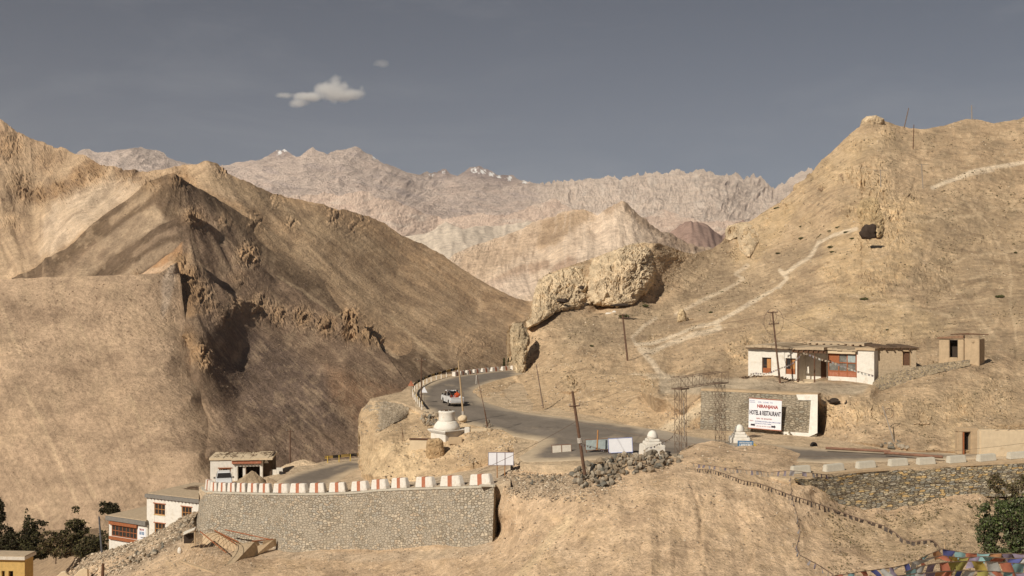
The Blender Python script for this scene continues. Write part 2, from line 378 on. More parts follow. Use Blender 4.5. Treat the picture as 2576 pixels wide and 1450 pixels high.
    # thin pale runnels
    for pts in ([(980,800),(1040,850),(1130,930),(1180,960)],[(0,760),(20,820),(60,910)],[(60,980),(110,1080),(150,1170),(200,1280)],[(330,1000),(350,1060),(370,1120)],[(200,820),(215,860),(225,890)],[(180,1100),(200,1160),(240,1250)],[(700,690),(800,760),(900,830),(1000,900)],[(90,1270),(130,1330)]):
        p.line(pts, 3, (.56,.42,.28), .45, 5)
    # dark rocks: crest crags and outcrops
    cr = disp_ml.rock; rock = ridged(px/26+py/70, py/34, 1.5, 5, .6)
    ro = np.zeros(px.shape+(3,)); ro[:] = (.36,.235,.135)
    t = sstep(.25, .75, rock)[..., None]; ro = ro*(.7+.45*t)
    w = np.clip(cr/6, 0, 1)**1.2*(.15 if LB == 'E' else .75)
    p.C += (ro-p.C)*w[..., None]
    # small scattered stones on the talus
    sp = fbm(px/7, py/4.5, 5.5, 2); p.mix(sstep(.72, .85, sp)*(px < 420)*(py > 735)*(py < 880)*.8, (.13,.08,.05))
    p.C *= (1+.12*fbm(px/80, py/80, 6, 3))[..., None]
    return np.clip(p.C, .02, .9)
LAYER = 'A'; jg = lambda k, w: (lambda x: k*(ridged(x/w, 0*x+3.3, 1.7, 4, .6)-.6))
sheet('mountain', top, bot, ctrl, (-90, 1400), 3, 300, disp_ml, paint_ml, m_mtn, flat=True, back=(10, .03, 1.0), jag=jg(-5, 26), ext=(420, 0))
mb_ = [(-90,1300),(500,1260),(905,1230),(1000,1120),(1100,1040),(1300,1000)]
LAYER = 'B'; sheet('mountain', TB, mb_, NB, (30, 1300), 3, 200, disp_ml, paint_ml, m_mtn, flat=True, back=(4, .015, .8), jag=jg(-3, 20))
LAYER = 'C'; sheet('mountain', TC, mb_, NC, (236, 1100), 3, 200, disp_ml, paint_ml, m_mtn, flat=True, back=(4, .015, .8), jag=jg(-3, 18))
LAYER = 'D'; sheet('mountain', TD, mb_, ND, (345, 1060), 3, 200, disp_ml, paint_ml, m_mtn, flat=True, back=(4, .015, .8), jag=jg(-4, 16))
LAYER = 'E'; sheet('mountain', TE, [(-90,1480),(300,1440),(520,1340),(630,1290)], NE, (-90, 630), 3, 240, disp_ml, paint_ml, m_mtn, flat=True, back=(4, .012, .5), ext=(420, 0))

# ---- middle pale mountain
top = [(1080,720),(1110,672),(1150,640),(1200,612),(1250,600),(1310,578),(1340,562),(1380,550),(1400,545),(1415,534),(1440,530),(1470,530),(1490,536),(1505,543),(1530,528),(1550,520),(1565,511),(1575,514),(1590,528),(1610,545),(1640,568),(1665,582),(1690,590),(1720,605),(1740,617),(1790,628),(1850,640),(1920,650)]
bot = [(1080,790),(1400,800),(1920,720)]
ctrl = [(1110,670,1150),(1250,602,1300),(1430,532,1300),(1568,513,1250),(1690,592,1300),(1850,642,1400),(1350,640,1180),(1430,620,1150),(1500,600,1190),(1560,640,1080),(1640,640,1150),(1250,700,1050),(1350,720,1000),(1150,720,1060),(1500,720,950),(1700,680,1150),(1300,650,1160),(1460,660,1040),(1900,700,1200)]
MMTOP = top
def disp_mm(px, py, D):
    ang = rbfv([(1200,640,125),(1300,640,110),(1400,600,115),(1450,620,80),(1560,560,90),(1620,600,55),(1560,660,110),(1300,720,50),(1500,700,120)], px, py)
    disp_mm.ang = ang
    return 1.5*lic(px, py, ang, 24, 6, 2.0)+.5*lic(px, py, ang, 8, 6, 3.0)+5*fbm(px/90, py/70, 1, 4)+4.5*ridged(px/46, py/40, 7.7, 5, .6)+1.6*rock_relief(px, py, 12, 4, .8)*np.exp(-((py-pl(MMTOP, px)-14)/22.)**2)
def paint_mm(px, py, a):
    p = Paint(px, py, (.60,.47,.36), 7, 26)
    S = lic(px, py, disp_mm.ang, 12, 8, 15.0)
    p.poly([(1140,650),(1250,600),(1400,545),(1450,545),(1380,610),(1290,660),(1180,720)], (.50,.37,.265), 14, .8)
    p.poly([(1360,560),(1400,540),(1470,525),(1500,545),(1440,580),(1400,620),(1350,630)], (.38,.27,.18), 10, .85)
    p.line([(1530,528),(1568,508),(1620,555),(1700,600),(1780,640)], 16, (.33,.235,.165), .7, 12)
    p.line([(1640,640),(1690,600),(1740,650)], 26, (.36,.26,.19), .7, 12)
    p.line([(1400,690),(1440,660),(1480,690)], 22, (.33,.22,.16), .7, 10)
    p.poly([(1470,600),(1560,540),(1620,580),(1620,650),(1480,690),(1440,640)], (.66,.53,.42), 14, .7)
    p.line([(1190,740),(1290,690),(1370,670)], 14, (.36,.24,.17), .6, 10)
    p.poly([(1230,710),(1330,690),(1360,720),(1300,760),(1230,740)], (.56,.45,.37), 12, .6)
    p.poly([(1680,640),(1800,640),(1780,670),(1700,660)], (.60,.50,.38), 8, .8)
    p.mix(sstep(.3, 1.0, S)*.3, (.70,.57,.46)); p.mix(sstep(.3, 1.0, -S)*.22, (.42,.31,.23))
    return np.clip(p.C*(1+.12*fbm(px/40, py/40, 3, 3))[..., None], .02, .9)
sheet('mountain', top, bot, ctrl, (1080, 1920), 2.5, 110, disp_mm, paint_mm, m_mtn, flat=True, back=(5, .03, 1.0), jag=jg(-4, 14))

# ---- mauve hills between
top = [(1600,660),(1650,620),(1690,582),(1712,566),(1740,556),(1765,560),(1790,575),(1815,592),(1830,580),(1850,560),(1870,555),(1900,585),(1960,640)]
bot = [(1600,700),(1960,700)]
ctrl = [(1600,660,2100),(1740,558,2200),(1740,620,1900),(1820,600,2300),(1870,560,2500),(1900,640,2000),(1690,600,2150),(1780,640,1800)]
sheet('hills', top, bot, ctrl, (1600, 1960), 3, 50, lambda x, y, D: 2.5*lic(x, y, rbfv([(1680,620,130),(1780,600,55),(1740,600,90),(1850,600,120),(1900,600,50)], x, y), 14, 6, 2.0)+3*fbm(x/60, y/60, 1, 3),
      lambda x, y, a: np.clip(Paint(x, y, (.33,.225,.185), 5, 30).C*(1+.15*fbm(x/20, y/20, 3, 3))[..., None], 0, 1), m_mtn, back=(4, .03, 1.0))
# ---- pale badlands and pinkish foothills
top = [(960,620),(1000,600),(1040,596),(1080,588),(1105,570),(1122,562),(1145,572),(1165,580),(1200,572),(1260,572),(1330,560),(1420,560),(1500,600)]
ctrl = [(960,620,2400),(1120,565,2500),(1250,575,2600),(1120,640,2000),(1250,640,2100),(1420,570,2600),(1180,600,2250),(1060,620,2200),(1500,640,2300)]
sheet('hills', top, [(960,700),(1500,700)], ctrl, (960, 1500), 3, 60, lambda x, y, D: 5*ridged(x/34, y/50, 2.2, 5)+2*fbm(x/60, y/60, 1, 3),
      lambda x, y, a: np.clip(Paint(x, y, (.60,.51,.42), 5, 30).C*(1+.15*fbm(x/20, y/20, 3, 3))[..., None], 0, 1), m_mtn, back=(4, .03, 1.0))
top = [(560,470),(640,480),(700,500),(760,496),(800,492),(830,488),(860,496),(900,486),(925,490),(960,506),(1000,512),(1040,530),(1080,545),(1120,556),(1160,548),(1200,540),(1240,548),(1280,545),(1320,528),(1360,515),(1390,505),(1415,515),(1440,530),(1520,560),(1600,560),(1640,545),(1670,530),(1700,545),(1760,560),(1850,560),(1960,560)]
ctrl = [(560,480,3600),(800,494,3700),(1100,552,3600),(1400,512,3800),(1670,535,3800),(1960,562,3600),(800,560,3100),(1000,580,2900),(1200,600,2900),(1400,600,3000),(900,520,3350),(1300,560,3300),(1700,620,3000)]
def disp_f2(px, py, D): return 9*ridged(px/80+py/90, py/50, 3.2, 6, .6)+3*fbm(px/40, py/30, 1, 4)+1.2*rock_relief(px, py, 10, 3, .9)
def paint_f2(px, py, a):
    p = Paint(px, py, (.56,.43,.35), 10, 30)
    p.mix(sstep(.1, .6, fbm(px/60, py/18, 4, 4))*.6, (.64,.54,.46)); p.mix(sstep(.1, .6, fbm(px/50+9, py/14, 14, 4))*.5, (.44,.32,.26))
    return np.clip(p.C, 0, 1)
sheet('foothills', top, [(560,700),(1960,700)], ctrl, (560, 1960), 2.6, 100, disp_f2, paint_f2, m_mtn, flat=True, back=(4, .03, 1.0), jag=jg(-6, 18))

# ---- far range
top = [(150,410),(180,395),(200,383),(222,378),(240,385),(265,388),(300,382),(330,377),(350,373),(375,379),(400,383),(412,388),(418,398),(440,408),(480,415),(540,420),(575,418),(600,412),(630,410),(655,404),(672,398),(685,388),(698,379),(708,384),(716,378),(728,388),(745,397),(758,396),(770,384),(780,378),(787,373),(795,380),(808,387),(822,392),(832,384),(848,380),(865,381),(880,377),(895,372),(905,378),(920,388),(932,392),(945,402),(965,416),(985,420),(1000,430),(1030,440),(1060,442),(1072,436),(1084,440),(1098,438),(1112,431),(1122,429),(1134,441),(1150,446),(1168,436),(1182,427),(1196,424),(1206,419),(1218,426),(1232,433),(1250,442),(1270,444),(1290,447),(1310,455),(1330,460),(1350,467),(1375,466),(1400,458),(1420,460),(1445,454),(1480,450),(1510,456),(1535,446),(1560,455),(1600,442),(1640,434),(1665,442),(1700,432),(1725,440),(1755,430),(1790,434),(1820,445),(1850,441),(1870,452),(1895,442),(1920,456),(1945,480),(1970,465),(2000,444),(2040,430),(2200,430)]
bot = [(150,700),(2200,700)]
ctrl = [(150,410,5600),(330,380,5800),(560,416,6200),(787,376,6200),(895,375,6200),(1100,440,6800),(1206,422,6800),(1400,460,6200),(1600,440,6000),(1790,432,6000),(1945,480,6300),(2200,430,6000),
        (300,500,5200),(700,500,4900),(850,430,5500),(1000,520,4800),(1200,500,5300),(1400,540,4600),(1600,520,4700),(1800,520,4600),(1950,560,4600),(2200,560,4500),(800,600,4200),(1400,640,4000),(2000,660,4000)]
def disp_fr(px, py, D):
    sp = sstep(1300, 1420, px)
    d = (py-pl(top, px)); fade = .4+.6*sstep(0, 30, d)
    wx = px+20*fbm(px/60, py/60, 2, 3)
    L = 11*ridged(wx/120-py/90, py/70+px/200, 3.2, 6, .58)+5*ridged(px/40+py/44, py/36, 6.2, 4)+.5*rock_relief(px+py*.6, py, 10, 3, .7)
    R = 12*ridged(wx/70, py/80, 9.2, 6, .62)+5*ridged(px/20+py/60, py/30, 1.2, 4)+1.0*rock_relief(px, py, 9, 6, .6)+3*ridged(px/11, py/16, 2.2, 3)
    return (L*(1-sp)+R*sp)*fade
def paint_fr(px, py, a):
    p = Paint(px, py, (.55,.445,.385), 14, 50)
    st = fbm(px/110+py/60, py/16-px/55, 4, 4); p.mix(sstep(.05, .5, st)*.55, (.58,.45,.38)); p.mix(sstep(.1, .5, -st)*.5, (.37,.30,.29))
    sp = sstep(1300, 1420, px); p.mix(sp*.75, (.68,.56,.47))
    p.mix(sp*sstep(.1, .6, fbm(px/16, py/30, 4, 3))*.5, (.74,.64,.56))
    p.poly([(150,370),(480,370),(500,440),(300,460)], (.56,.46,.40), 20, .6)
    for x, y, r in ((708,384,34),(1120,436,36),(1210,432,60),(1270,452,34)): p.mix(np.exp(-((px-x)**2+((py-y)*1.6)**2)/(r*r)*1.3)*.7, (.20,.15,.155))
    sn = 0
    for x, y, r in ((700,388,16),(712,384,16),(740,394,12),(1088,446,10),(1119,436,9),(1118,442,8),(1196,434,18),(1214,440,20),(1235,446,16),(1255,452,14),(1280,455,16),(1320,462,14),(965,412,10),(860,379,10),(940,400,9),(1075,444,9)):
        sn = np.maximum(sn, np.exp(-((px-x)**2+((py-y)*1.3)**2)/(r*r)*1.5))
    tex = ridged(px/9-py/14, py/16+px/30, 2.2, 3, .6)
    p.mix(sstep(.52, .62, sn*tex*1.25)*.95, (.93,.92,.92))
    return np.clip(p.C, 0, .95)
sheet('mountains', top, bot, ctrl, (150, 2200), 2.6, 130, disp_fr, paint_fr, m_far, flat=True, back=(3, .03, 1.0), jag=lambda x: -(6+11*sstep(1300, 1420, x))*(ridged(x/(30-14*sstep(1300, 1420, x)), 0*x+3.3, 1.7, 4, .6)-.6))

# ---- right hill
top = [(1278,840),(1284,822),(1290,812),(1320,808),(1334,790),(1338,760),(1345,735),(1352,712),(1375,692),(1430,672),(1490,650),(1530,636),(1580,618),(1620,612),(1655,612),(1690,624),(1720,636),(1745,640),(1790,628),(1816,609),(1826,592),(1838,572),(1850,564),(1880,558),(1930,530),(1960,512),(1985,488),(2010,462),(2050,424),(2066,402),(2100,372),(2150,330),(2165,318),(2168,303),(2180,294),(2205,292),(2222,298),(2232,306),(2262,316),(2290,322),(2330,324),(2370,318),(2400,308),(2430,302),(2460,302),(2500,312),(2540,305),(2562,300),(2576,292),(2660,280)]
bot = [(1278,950),(1300,952),(1400,985),(1600,985),(1680,1010),(1770,1088),(2060,1098),(2100,1108),(2160,1114),(2230,1124),(2300,1132),(2660,1144)]
ctrl = [(1278,850,210),(1284,840,172),(1290,820,160),(1300,940,148),(1334,800,172),(1350,820,166),(1340,740,184),(1430,675,198),(1560,630,204),(1650,614,212),(1660,680,206),(1720,640,236),(1800,625,272),(1500,780,186),(1650,760,196),
  (1830,600,300),(1880,560,330),(1960,512,345),(2050,424,370),(2190,296,400),(2280,322,420),(2440,303,460),(2576,296,470),(2660,285,470),
  (1400,860,157),(1600,830,165),(1600,930,130),(1400,945,134),(1700,880,142),(1700,950,118),(1850,930,116),(1880,880,126),(2050,850,132),(2200,840,132),(2350,830,128),(2576,800,128),(2576,900,108),
  (1750,780,186),(1900,740,195),(1900,650,235),(2000,640,225),(2150,600,212),(2100,500,266),(2190,400,318),(2190,480,262),(2190,560,222),(2300,470,290),(2330,476,285),(2450,430,315),(2576,420,345),(2300,370,352),(2150,400,330),(2350,560,235),(2450,620,220),(2576,560,260),
  (2000,780,160),(2200,700,172),(2400,720,180),(2576,700,185),(1650,985,98),(1765,981,94),(1900,987,92.2),(2056,994,90.1),(1775,1040,96.5),(1775,1085,96.8),(1900,1040,94.6),(1900,1092,95),(2044,1040,92.6),(2044,1094,92.8),(2190,985,93.5),(1880,952,108.3),(2040,952,108.3),(1700,952,108.3),(2190,967,101.4),(1900,970,100.3),(2100,976,97.9),(1880,930,114),(2050,925,117),(2190,925,115),(2215,985,98.7),(2300,957,99.3),(2360,940,99.9),(2440,924,100.5),(2300,915,106),(2400,895,108),
  (2070,1000,91.8),(2080,1095,89),(2130,1010,91.3),(2130,1100,87),(2200,1050,88.8),(2240,1010,92),(2300,1050,87.5),(2250,1100,84.5),(2300,1140,80.5),(2450,1060,86),(2576,1060,86),(2576,1146,79),(2400,1000,94),(2576,980,97),(1500,985,112),(1420,975,116)]
ANGR = [(1500,800,160),(1700,750,150),(1900,700,150),(2000,600,140),(1900,800,150),(2050,450,125),(2190,420,100),(2300,600,60),(2450,650,60),(2500,500,70),(2400,380,45),(2200,650,100),(2100,760,125),(2300,800,80),(2500,850,75),(1700,880,120),(1500,900,100),(1900,900,95),(2300,1050,80),(2500,1050,90)]
cragr = [(2010,470,26,5),(2040,440,22,5),(2080,420,22,4),(1975,520,24,5),(2170,450,40,6),(2200,420,30,4),(2240,540,40,6),(2210,470,40,5),(2140,530,34,5),(2170,610,30,5),(2250,600,34,5),(2290,500,30,3),(1930,560,26,4),(1700,650,24,3),(2030,560,26,3),(2150,370,26,4),(2230,340,30,3),(1870,900,22,6),(1840,880,20,5),(1930,870,24,4),(2085,1030,24,7),(2110,1060,22,6),(2160,1040,34,6),(2330,1040,40,4),(2420,1020,50,4),(2200,700,70,3),(2350,700,60,2),(1300,880,34,7),(1290,840,24,7),(1310,930,30,5),(1840,585,22,6),(1880,600,40,5),(1850,640,24,4),(2190,300,26,3),(2140,440,26,6),(2110,450,20,6),(2070,470,12,5),(2190,480,50,4),(2250,580,36,4),(2160,520,30,4),
  (1900,880,26,5),(1880,860,26,5),(1860,900,34,4),(1600,620,60,3),(1440,960,30,5),(1500,975,40,4),(1360,960,30,4),(1620,970,40,4),(1700,960,40,3),(2250,1030,34,4),(2200,1040,30,5),(2400,1050,50,3),(2500,1000,60,2.5),(2200,860,60,2.5),(2300,860,60,2),(2100,700,60,2),(1980,740,60,1.5)]
RHN = ctrl; RHTOP = top
def disp_rh(px, py, D):
    ang = rbfv(ANGR, px, py); disp_rh.ang = ang
    k = (1-.75*np.exp(-(((py-965)/22.)**2))*((px > 1660) & (px < 2200)))
    a = 3.5*fbm(px/150, py/120, 2.0, 3)+1.3*lic(px, py, ang, 44, 5, 1.0)+.25*lic(px, py, ang, 12, 4, 5.0)+1.0*fbm(px/28, py/24, 7.0, 4, .6)+5.0*(ridged(px/90+py/150, py/80, 8.0, 5, .58)-.5)*sstep(0, 30, py-pl(RHTOP, px))+.8*fbm(px/10, py/8, 3.0, 3)
    cr = 0
    for x, y, r, c in cragr: cr = np.maximum(cr, c*np.exp(-((px-x)**2+(py-y)**2)/(r*r)*1.4))
    disp_rh.rock = cr
    a = a+cr*(2.3*rock_relief(px, py, 17, 3, 1.0)+.25)+.5*fbm(px/7, py/6, 13.0, 2)
    a = a-9*np.exp(-((px-1905)/9.)**2)*sstep(700,850,py)*0
    # gullies that fan down the slope
    for pts, w, dd in (([(2010,520),(1950,590),(1880,680)],9,3),([(2060,480),(1990,600),(1900,700)],8,3),([(2180,470),(2110,560),(2070,600)],8,3),([(2330,620),(2300,760),(2280,830)],8,2),([(2430,500),(2500,640),(2545,760),(2560,900)],7,2),([(2120,1010),(2125,1090)],5,4)):
        a = a-dd*np.exp(-(ldist(pts, px, py)/w)**2)
    return a*k
def paint_rh(px, py, a):
    p = Paint(px, py, (.455,.33,.212), 6, 40)
    ang = disp_rh.ang
    S = lic(px, py, ang, 22, 10, 9.0)*.7+lic(px, py, ang, 8, 10, 12.0)*.5
    # greyer gravel benches
    for poly_, c, al in (([(1660,760),(1800,690),(1900,670),(2060,590),(2150,570),(2060,640),(1960,720),(1800,790),(1560,880),(1400,870),(1420,810),(1600,780)], (.35,.262,.175), .75),
        ([(1740,650),(1830,605),(1860,640),(1840,700),(1740,740),(1690,700)], (.36,.27,.18), .7),
        ([(2300,560),(2450,480),(2600,520),(2660,760),(2560,820),(2420,740),(2340,650)], (.36,.265,.17), .65),
        ([(2270,640),(2400,720),(2560,840),(2500,900),(2360,820)], (.33,.24,.155), .6),
        ([(2240,330),(2420,310),(2660,320),(2660,470),(2450,440),(2300,380)], (.40,.285,.18), .6),
        ([(2100,400),(2160,390),(2260,420),(2200,470),(2140,450)], (.37,.27,.18), .5),
        ([(2130,385),(2200,350),(2260,355),(2290,375),(2200,390),(2140,410)], (.34,.25,.16), .6),
        ([(2230,1000),(2400,1000),(2600,1040),(2600,1100),(2400,1090),(2260,1080)], (.40,.29,.18), .5)):
        p.poly(poly_, c, 16, al)
    for poly_, c, al in (([(1850,560),(1960,520),(2020,500),(1960,600),(1880,680),(1850,660)], (.53,.385,.225), .6),
        ([(2090,560),(2200,480),(2330,520),(2330,620),(2280,700),(2150,760),(2060,690)], (.53,.38,.22), .55),
        ([(2000,790),(2150,720),(2300,760),(2400,830),(2300,850),(2000,850),(1900,840)], (.54,.40,.235), .55),
        ([(2050,440),(2150,340),(2240,340),(2180,400),(2080,480)], (.52,.38,.225), .5),
        ([(1400,880),(1560,890),(1640,930),(1400,940)], (.49,.35,.22), .5),
        ([(2390,1085),(2660,1080),(2660,1140),(2400,1140)], (.58,.44,.26), .6)):
        p.poly(poly_, c, 16, al)
    p.mix(sstep(.6, 1.4, S)*.12, (.58,.43,.28)); p.mix(sstep(.6, 1.4, -S)*.12, (.32,.23,.15))
    q = fbm(px/46, py/30, 25.5, 6, .62); p.mix(sstep(.12, .22, q)*.38, (.33,.25,.17)); p.mix(sstep(.14, .26, -q)*.4, (.58,.44,.29))
    # scrubby dark mottling
    sc = fbm(px/34, py/22, 15.5, 4); p.mix(sstep(.1, .4, sc)*.5*(.5+.5*sstep(2200,2400,px)), (.27,.205,.135))
    cr = disp_rh.rock; rock = ridged(px/20, py/24, 1.5, 5, .6)
    ro = np.zeros(px.shape+(3,)); ro[:] = (.50,.37,.225); ro = ro*(.75+.4*sstep(.2,.75,rock))[..., None]
    p.C += (ro-p.C)*(np.clip(cr/6, 0, 1)*.7)[..., None]
    # bench yard is dusty grey
    p.poly([(1655,948),(1880,952),(2190,968),(2170,992),(1660,992)], (.46,.375,.275), 6, .9)
    # footpaths
    PATH = (.66,.54,.40)
    p.line([(2155,578),(2100,592),(2060,610),(2035,650),(2010,665),(1975,690),(1962,682),(1980,700),(1962,722),(1900,755),(1850,785),(1800,812),(1740,830),(1680,852),(1640,865),(1600,868)], 4, PATH, .9, 5, warp=False)
    p.line([(1800,812),(1810,826),(1760,842),(1700,860),(1640,885),(1610,880),(1640,910),(1655,935),(1680,950)], 5, PATH, .8, 8, warp=False)
    p.line([(1880,665),(1850,690),(1870,700),(1830,730),(1760,760),(1700,790)], 3, PATH, .6, 5, warp=False)
    p.line([(1600,868),(1590,850),(1620,820),(1650,800)], 3, PATH, .6, 5, warp=False)
    p.line([(2345,472),(2400,448),(2450,430),(2520,418),(2600,404)], 5, PATH, .95, 4, warp=False)
    p.line([(2390,455),(2440,440),(2500,430)], 2, PATH, .7, 3, warp=False)
    for pts in ([(2420,490),(2480,560),(2530,640),(2545,700),(2540,760),(2560,860)],[(2300,640),(2380,700),(2450,790),(2500,850)],[(2260,600),(2230,640),(2180,660)],[(2400,660),(2480,640),(2576,630)],[(2300,560),(2400,545),(2470,540)],[(2480,520),(2576,530)],[(2130,740),(2180,760),(2300,770),(2400,800)],[(2440,700),(2520,690)]):
        p.line(pts, 2.5, (.55,.42,.28), .55, 4)
    p.line([(1560,948),(1660,948),(1760,950)], 5, (.54,.44,.32), .7, 8)
    p.C *= (1+.12*fbm(px/60, py/60, 6, 3)+.16*fbm(px/13, py/8, 16, 4, .6))[..., None]
    return np.clip(p.C, .02, .9)
cols = list(np.concatenate([[1278,1279.5,1281,1283], np.arange(1285, 2662, 2.6)]))
sheet('hillside', top, bot, ctrl, None, 0, 300, disp_rh, paint_rh, m_hill, flat=True, back=(8, .03, 1.2), cols=cols, ext=(0, 520))

# ---- level ground the roads run on
def zc(pts): return [(x, y, Dz(y, z)) for x, y, z in pts]
ctrl = zc([(1290,940,.8),(1120,958,.7),(1050,1000,.4),(1200,1000,.3),(1148,1025,.1),(1400,1080,0),(1700,1110,0),(2100,1140,-.2),(2600,1150,0),(1500,1150,-.2),(1300,1150,-.7),(1900,1180,-.3),(2600,1200,-.3),(940,1005,.35),(1700,1050,0.1),(1250,1100,-.2)])
PLAT = ctrl
top = [(930,1003),(1010,985),(1035,965),(1080,945),(1150,938),(1200,933),(1300,924),(1420,924),(1700,1000),(2660,1060),(3080,1060)]
bot = [(930,1008),(1000,1010),(1030,1020),(1062,1036),(1100,1050),(1160,1070),(1225,1086),(1262,1090),(1290,1106),(1296,1148),(1310,1166),(1330,1170),(1480,1175),(1760,1180),(1990,1206),(2169,1184),(2402,1171),(2576,1161),(2660,1157),(3080,1140)]
def paint_pl(px, py, a):
    p = Paint(px, py, (.50,.38,.25), 5, 40)
    p.mix(sstep(0, .5, fbm(px/60, py/12, 2, 3))*.4, (.42,.32,.22))
    return p.C
sheet('ground', top, bot, ctrl, (930, 2660), 4, 90, lambda x, y, D: .5*fbm(x/25, y/8, 1, 3)-.8, paint_pl, m_near, back=(5, .02, 1.0), ext=(0, 420), clamp=False)
# low ground of the lower road
LOWC = zc([(905,1165,-6),(840,1178,-5.9),(735,1205,-5.6),(720,1225,-5.5),(520,1237,-6.5),(700,1241,-5.75),(800,1241,-5.05),(950,1231,-3.95),(1060,1227,-3.25),(1200,1222,-2.25),(1263,1216,-1.85),(1330,1155,-.75),(1150,1190,-2.5),(1000,1205,-3.8),(600,1215,-6.5),(400,1240,-9),(1420,1150,-.35)])
top = [(500,1224),(530,1212),(600,1200),(690,1184),(760,1172),(820,1160),(905,1150),(960,1150),(1100,1150),(1420,1130)]
bot = [(500,1238),(520,1238.5),(700,1242.5),(800,1242),(900,1238),(950,1232),(1060,1228),(1130,1226),(1200,1223),(1263,1218),(1300,1216),(1420,1170)]
def paint_lo(px, py, a):
    p = Paint(px, py, (.47,.365,.25), 5, 40)
    p.line([(1420,1140),(1340,1165),(1200,1212),(1100,1216),(1000,1222),(900,1228)], 10, (.42,.34,.25), .7, 16)
    return p.C
sheet('ground', top, bot, LOWC, (500, 1284), 4, 50, lambda x, y, D: .4*fbm(x/25, y/8, 1, 3)-.6, paint_lo, m_near, back=(6, .015, 1.4))

# ---- roads: a dense sheet cut to the road's outline, dusty towards its edges
def asphalt_mat():
    m, n, b = nt('worn_asphalt')
    a = n.nodes.new('ShaderNodeAttribute'); a.attribute_name = 'Col'
    n1 = noise_node(n, 2.2, 6, .7); n2 = noise_node(n, .35, 4, .6)
    r1 = mrange(n, n1.outputs[0], .3, .7, .88, 1.12); r2 = mrange(n, n2.outputs[0], .3, .7, .9, 1.1)
    mu = n.nodes.new('ShaderNodeMath'); mu.operation = 'MULTIPLY'; n.links.new(r1.outputs[0], mu.inputs[0]); n.links.new(r2.outputs[0], mu.inputs[1])
    vm = n.nodes.new('ShaderNodeVectorMath'); vm.operation = 'SCALE'; n.links.new(a.outputs['Color'], vm.inputs[0]); n.links.new(mu.outputs[0], vm.inputs['Scale'])
    n.links.new(vm.outputs[0], b.inputs['Base Color']); bump(n, b, n1.outputs[0], .3, .03); return m
m_asph = asphalt_mat()
ASP = (.175,.145,.118); EDGE = (.46,.36,.25)
def road(outline, ctrlz, step=(4, 1.6), lift=1.0, tracks=()):
    o = np.array(outline, float); x0, y0 = o.min(0)-6; x1, y1 = o.max(0)+6
    xs = np.arange(x0, x1, step[0]); ys = np.arange(y0, y1, step[1]); px, py = np.meshgrid(xs, ys)
    D = rbf(ctrlz, px, py); X = (px-CX)/F*D
    oD = rbf(ctrlz, o[:, 0], o[:, 1]); oX = (o[:, 0]-CX)/F*oD
    d = sdist(np.stack([oX, oD], 1), X, D)        # signed distance in metres from the road's edge
    d2 = d+.35*fbm(X/2.2, D/2.2, 1.0, 4)
    V = np.stack([X, D, H+(CY-py)/F*D+.02*lift], -1)
    V[..., 2] -= .25*sstep(.5, 1.1, d)
    C = np.zeros(px.shape+(3,)); C[:] = ASP
    n_ = fbm(X/1.3, D/1.3, 6.0, 5, .62); C *= (1+.12*n_+.10*fbm(X/5, D/9, 2.0, 3))[..., None]
    cr_ = np.abs(fbm(X/2.6+.4*n_, D/3.4, 9.0, 3)); ck = ((1-sstep(.0, .022, cr_))*(fbm(X/6, D/6, 4.0, 2) > .05)*.45)[..., None]; C = C*(1-ck)+np.array((.07,.058,.05))*ck
    du = (sstep(.22, .5, fbm(X/3.5, D/6, 14.0, 5, .6))*.30)[..., None]; C = C*(1-du)+np.array(EDGE)*du
    t = sstep(-1.2, .25, d2+.3*n_)[..., None]; C = C*(1-t)+np.array(EDGE)*t
    for pts, w, col, al in tracks:
        q = np.array(pts, float); qD = rbf(ctrlz, q[:, 0], q[:, 1]); qX = (q[:, 0]-CX)/F*qD
        dd = ldist(np.stack([qX, qD], 1), X, D)+.3*fbm(X/3, D/3, 2, 3)
        m = ((1-sstep(w*.4, w, dd))*al)[..., None]; C = C*(1-m)+np.array(col)*m
    return grid_mesh('road', V, np.clip(C, 0, 1), m_asph, 'structure', mask=d < 1.1)
UP = [(1302,930),(1250,935),(1200,941),(1150,947),(1110,956),(1075,970),(1055,985),(1050,1003),(1062,1022),(1100,1040),(1160,1060),(1225,1075),(1290,1092),(1350,1102),(1378,1107),(1368,1122),(1345,1136),(1326,1148),
      (1338,1158),(1420,1156),(1500,1152),(1620,1150),(1760,1147),(1860,1152),(1960,1156),(2060,1160),(2160,1159),(2250,1156),(2400,1151.5),(2576,1147),(2660,1144),(3040,1130),(3040,1120),(2660,1136),(2400,1142),(2200,1139),(2060,1132),(1900,1118),(1800,1108),(1700,1097),(1660,1086),(1600,1076),(1540,1068),(1450,1058),(1350,1045),(1260,1030),(1205,1013),(1185,995),(1190,982),(1210,970),(1240,960),(1300,949)]
road(UP, PLAT, tracks=[([(1180,985),(1190,1010),(1300,1045),(1500,1072),(1700,1105)], 1.1, (.22,.185,.15), .5), ([(1110,975),(1110,1015),(1250,1060),(1420,1100),(1600,1130)], .9, (.23,.19,.155), .4),
   ([(1640,1086),(1720,1108),(1800,1118),(1880,1122)], 2.0, (.36,.30,.235), .8), ([(1700,1120),(1760,1128),(1830,1130)], 2.0, (.30,.25,.2), .5)])
LO = [(925,1158),(880,1162),(830,1172),(780,1184),(740,1196),(715,1206),(700,1220),(705,1236),(760,1236),(800,1228),(830,1215),(850,1203),(870,1190),(900,1178),(925,1172)]
road(LO, LOWC)

